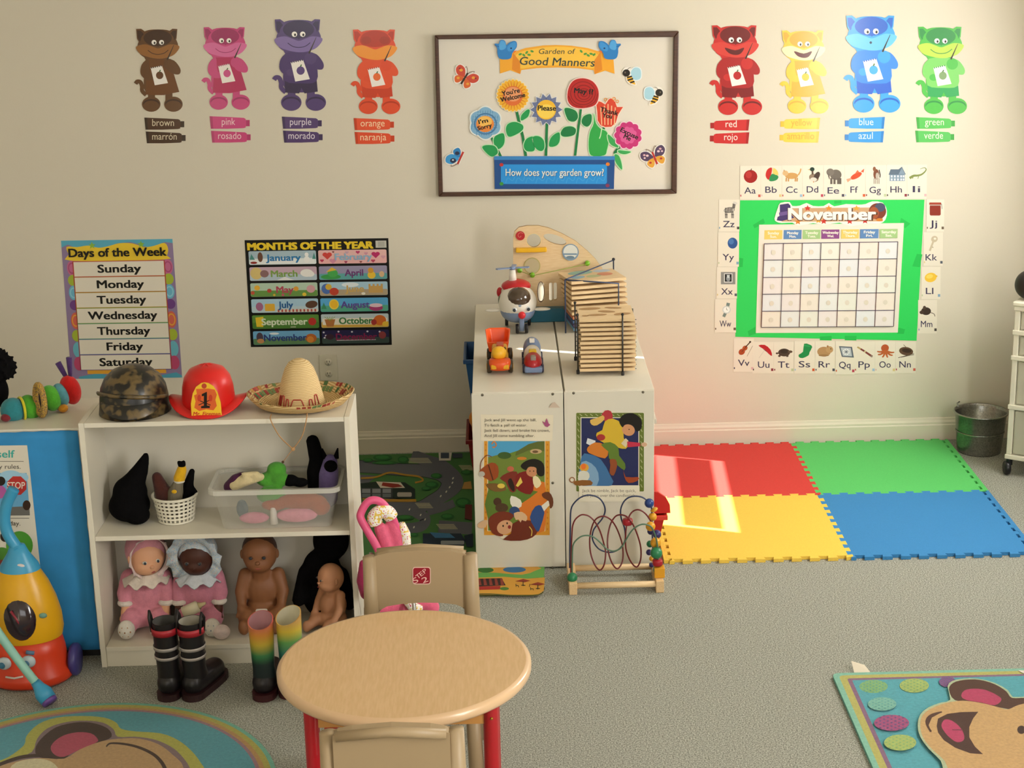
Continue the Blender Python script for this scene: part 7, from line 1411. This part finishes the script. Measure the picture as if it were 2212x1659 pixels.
def spot(x, y, rx, ry, h, h2):
    a.ell(x, y, rx, ry, h)
    for k in range(-4, 5):
        yy = y+k*ry/4.6; hw = rx*math.sqrt(max(0, 1-(k/4.6)**2))
        for j in range(-4, 5):
            if abs(j) % 2 == abs(k) % 2 and abs(j/4.6*rx) < hw*.9: a.ell(x+j/4.6*rx, yy, rx*.07, ry*.09, h2, n=8)
for (x, y, rx, ry, h, h2) in ((620, 440, 150, 70, '#7fae72', '#5fa08a'), (1050, 435, 155, 75, '#a3b866', '#7fa86e'), (1400, 400, 90, 55, '#6a5a86', '#a03a78'), (710, 640, 150, 72, '#79b3a2', '#62a59f'), (810, 845, 185, 85, '#a04a78', '#6a4a7c'), (900, 1060, 170, 85, '#a5b866', '#86ae6e')): spot(x, y, rx, ry, h, h2)
a.poly([(1400, 470), (1450, 410), (1560, 385), (1720, 385), (1900, 430), (2040, 510), (2090, 580), (2230, 575), (2400, 600), (2400, 1500), (1500, 1500), (1330, 1260), (1200, 1130), (1110, 1000), (1085, 880), (1110, 770), (1200, 690), (1330, 640), (1430, 610)], '#a9b894', 2)
a.poly([(1415, 500), (1460, 430), (1580, 398), (1740, 398), (1900, 445), (2020, 520), (2080, 590), (2230, 590), (2400, 620), (2400, 760), (2040, 710), (1700, 640), (1480, 615)], '#4a2711', 3)
a.poly([(1545, 570), (1580, 510), (1680, 492), (1800, 505), (1920, 560), (1970, 610), (1900, 668), (1760, 640), (1600, 612)], '#b0355c', 3)
a.poly([(1110, 870), (1140, 770), (1230, 700), (1380, 645), (1560, 620), (1760, 645), (1940, 690), (2040, 712), (2150, 665), (2300, 650), (2420, 760), (2420, 1500), (1560, 1500), (1370, 1260), (1240, 1140), (1140, 1010)], '#c39d68', 3)
a.line([(1340, 740), (1240, 765), (1185, 810), (1180, 870), (1225, 950)], [16, 22], '#4a2711', smooth=5); a.poly([(1350, 738), (1220, 775), (1165, 840), (1190, 900), (1235, 965), (1200, 880), (1235, 800)], '#4a2711')
a.poly([(1285, 890), (1300, 810), (1400, 760), (1540, 742), (1725, 738), (1670, 810), (1630, 900), (1630, 1010), (1690, 1110), (1775, 1190), (1640, 1180), (1480, 1120), (1360, 1040), (1300, 960)], '#43220f', 0)
a.poly([(1335, 880), (1370, 822), (1440, 830), (1520, 890), (1570, 970), (1570, 1040), (1500, 1062), (1420, 1010), (1360, 940)], '#b3365f', 3); a.line([(1450, 930), (1560, 932)], 10, '#6d2038')
a.ell(2180, 930, 44, 44, '#3a1f0f')
rg = tag(a.build('monkey_rug'), 'rectangular turquoise rug with a laughing monkey in the lower right foreground', 'rug', 'monkey rugs')
p0, p1 = at_z(1845, 1453, .008), at_z(1880, 1453, .008)
b = MB(); TGm = mat('#d8cdb8', .7); v = [p0, p1, p1+Vector((-.012, .022, .012)), p0+Vector((-.002, .032, .020))]
b.add(v+[q+Vector((0, .001, .0015)) for q in v], [(0, 1, 2, 3), (7, 6, 5, 4), (0, 4, 5, 1), (1, 5, 6, 2), (2, 6, 7, 3), (3, 7, 4, 0)], TGm); b.build('care_label', rg)
p0 = at_z(2199, 1449, .0105); b = MB(); v = [p0, p0+Vector((.05, -.004, 0)), p0+Vector((.05, -.06, .001)), p0+Vector((.008, -.018, .001))]
b.add(v+[q+Vector((0, 0, .0015)) for q in v], [(3, 2, 1, 0), (4, 5, 6, 7), (0, 1, 5, 4), (1, 2, 6, 5), (2, 3, 7, 6), (3, 0, 4, 7)], mat('#d9d2c4', .6)); tag(b.build('paper_scrap'), 'white paper scrap on the top edge of the rectangular rug', 'paper')
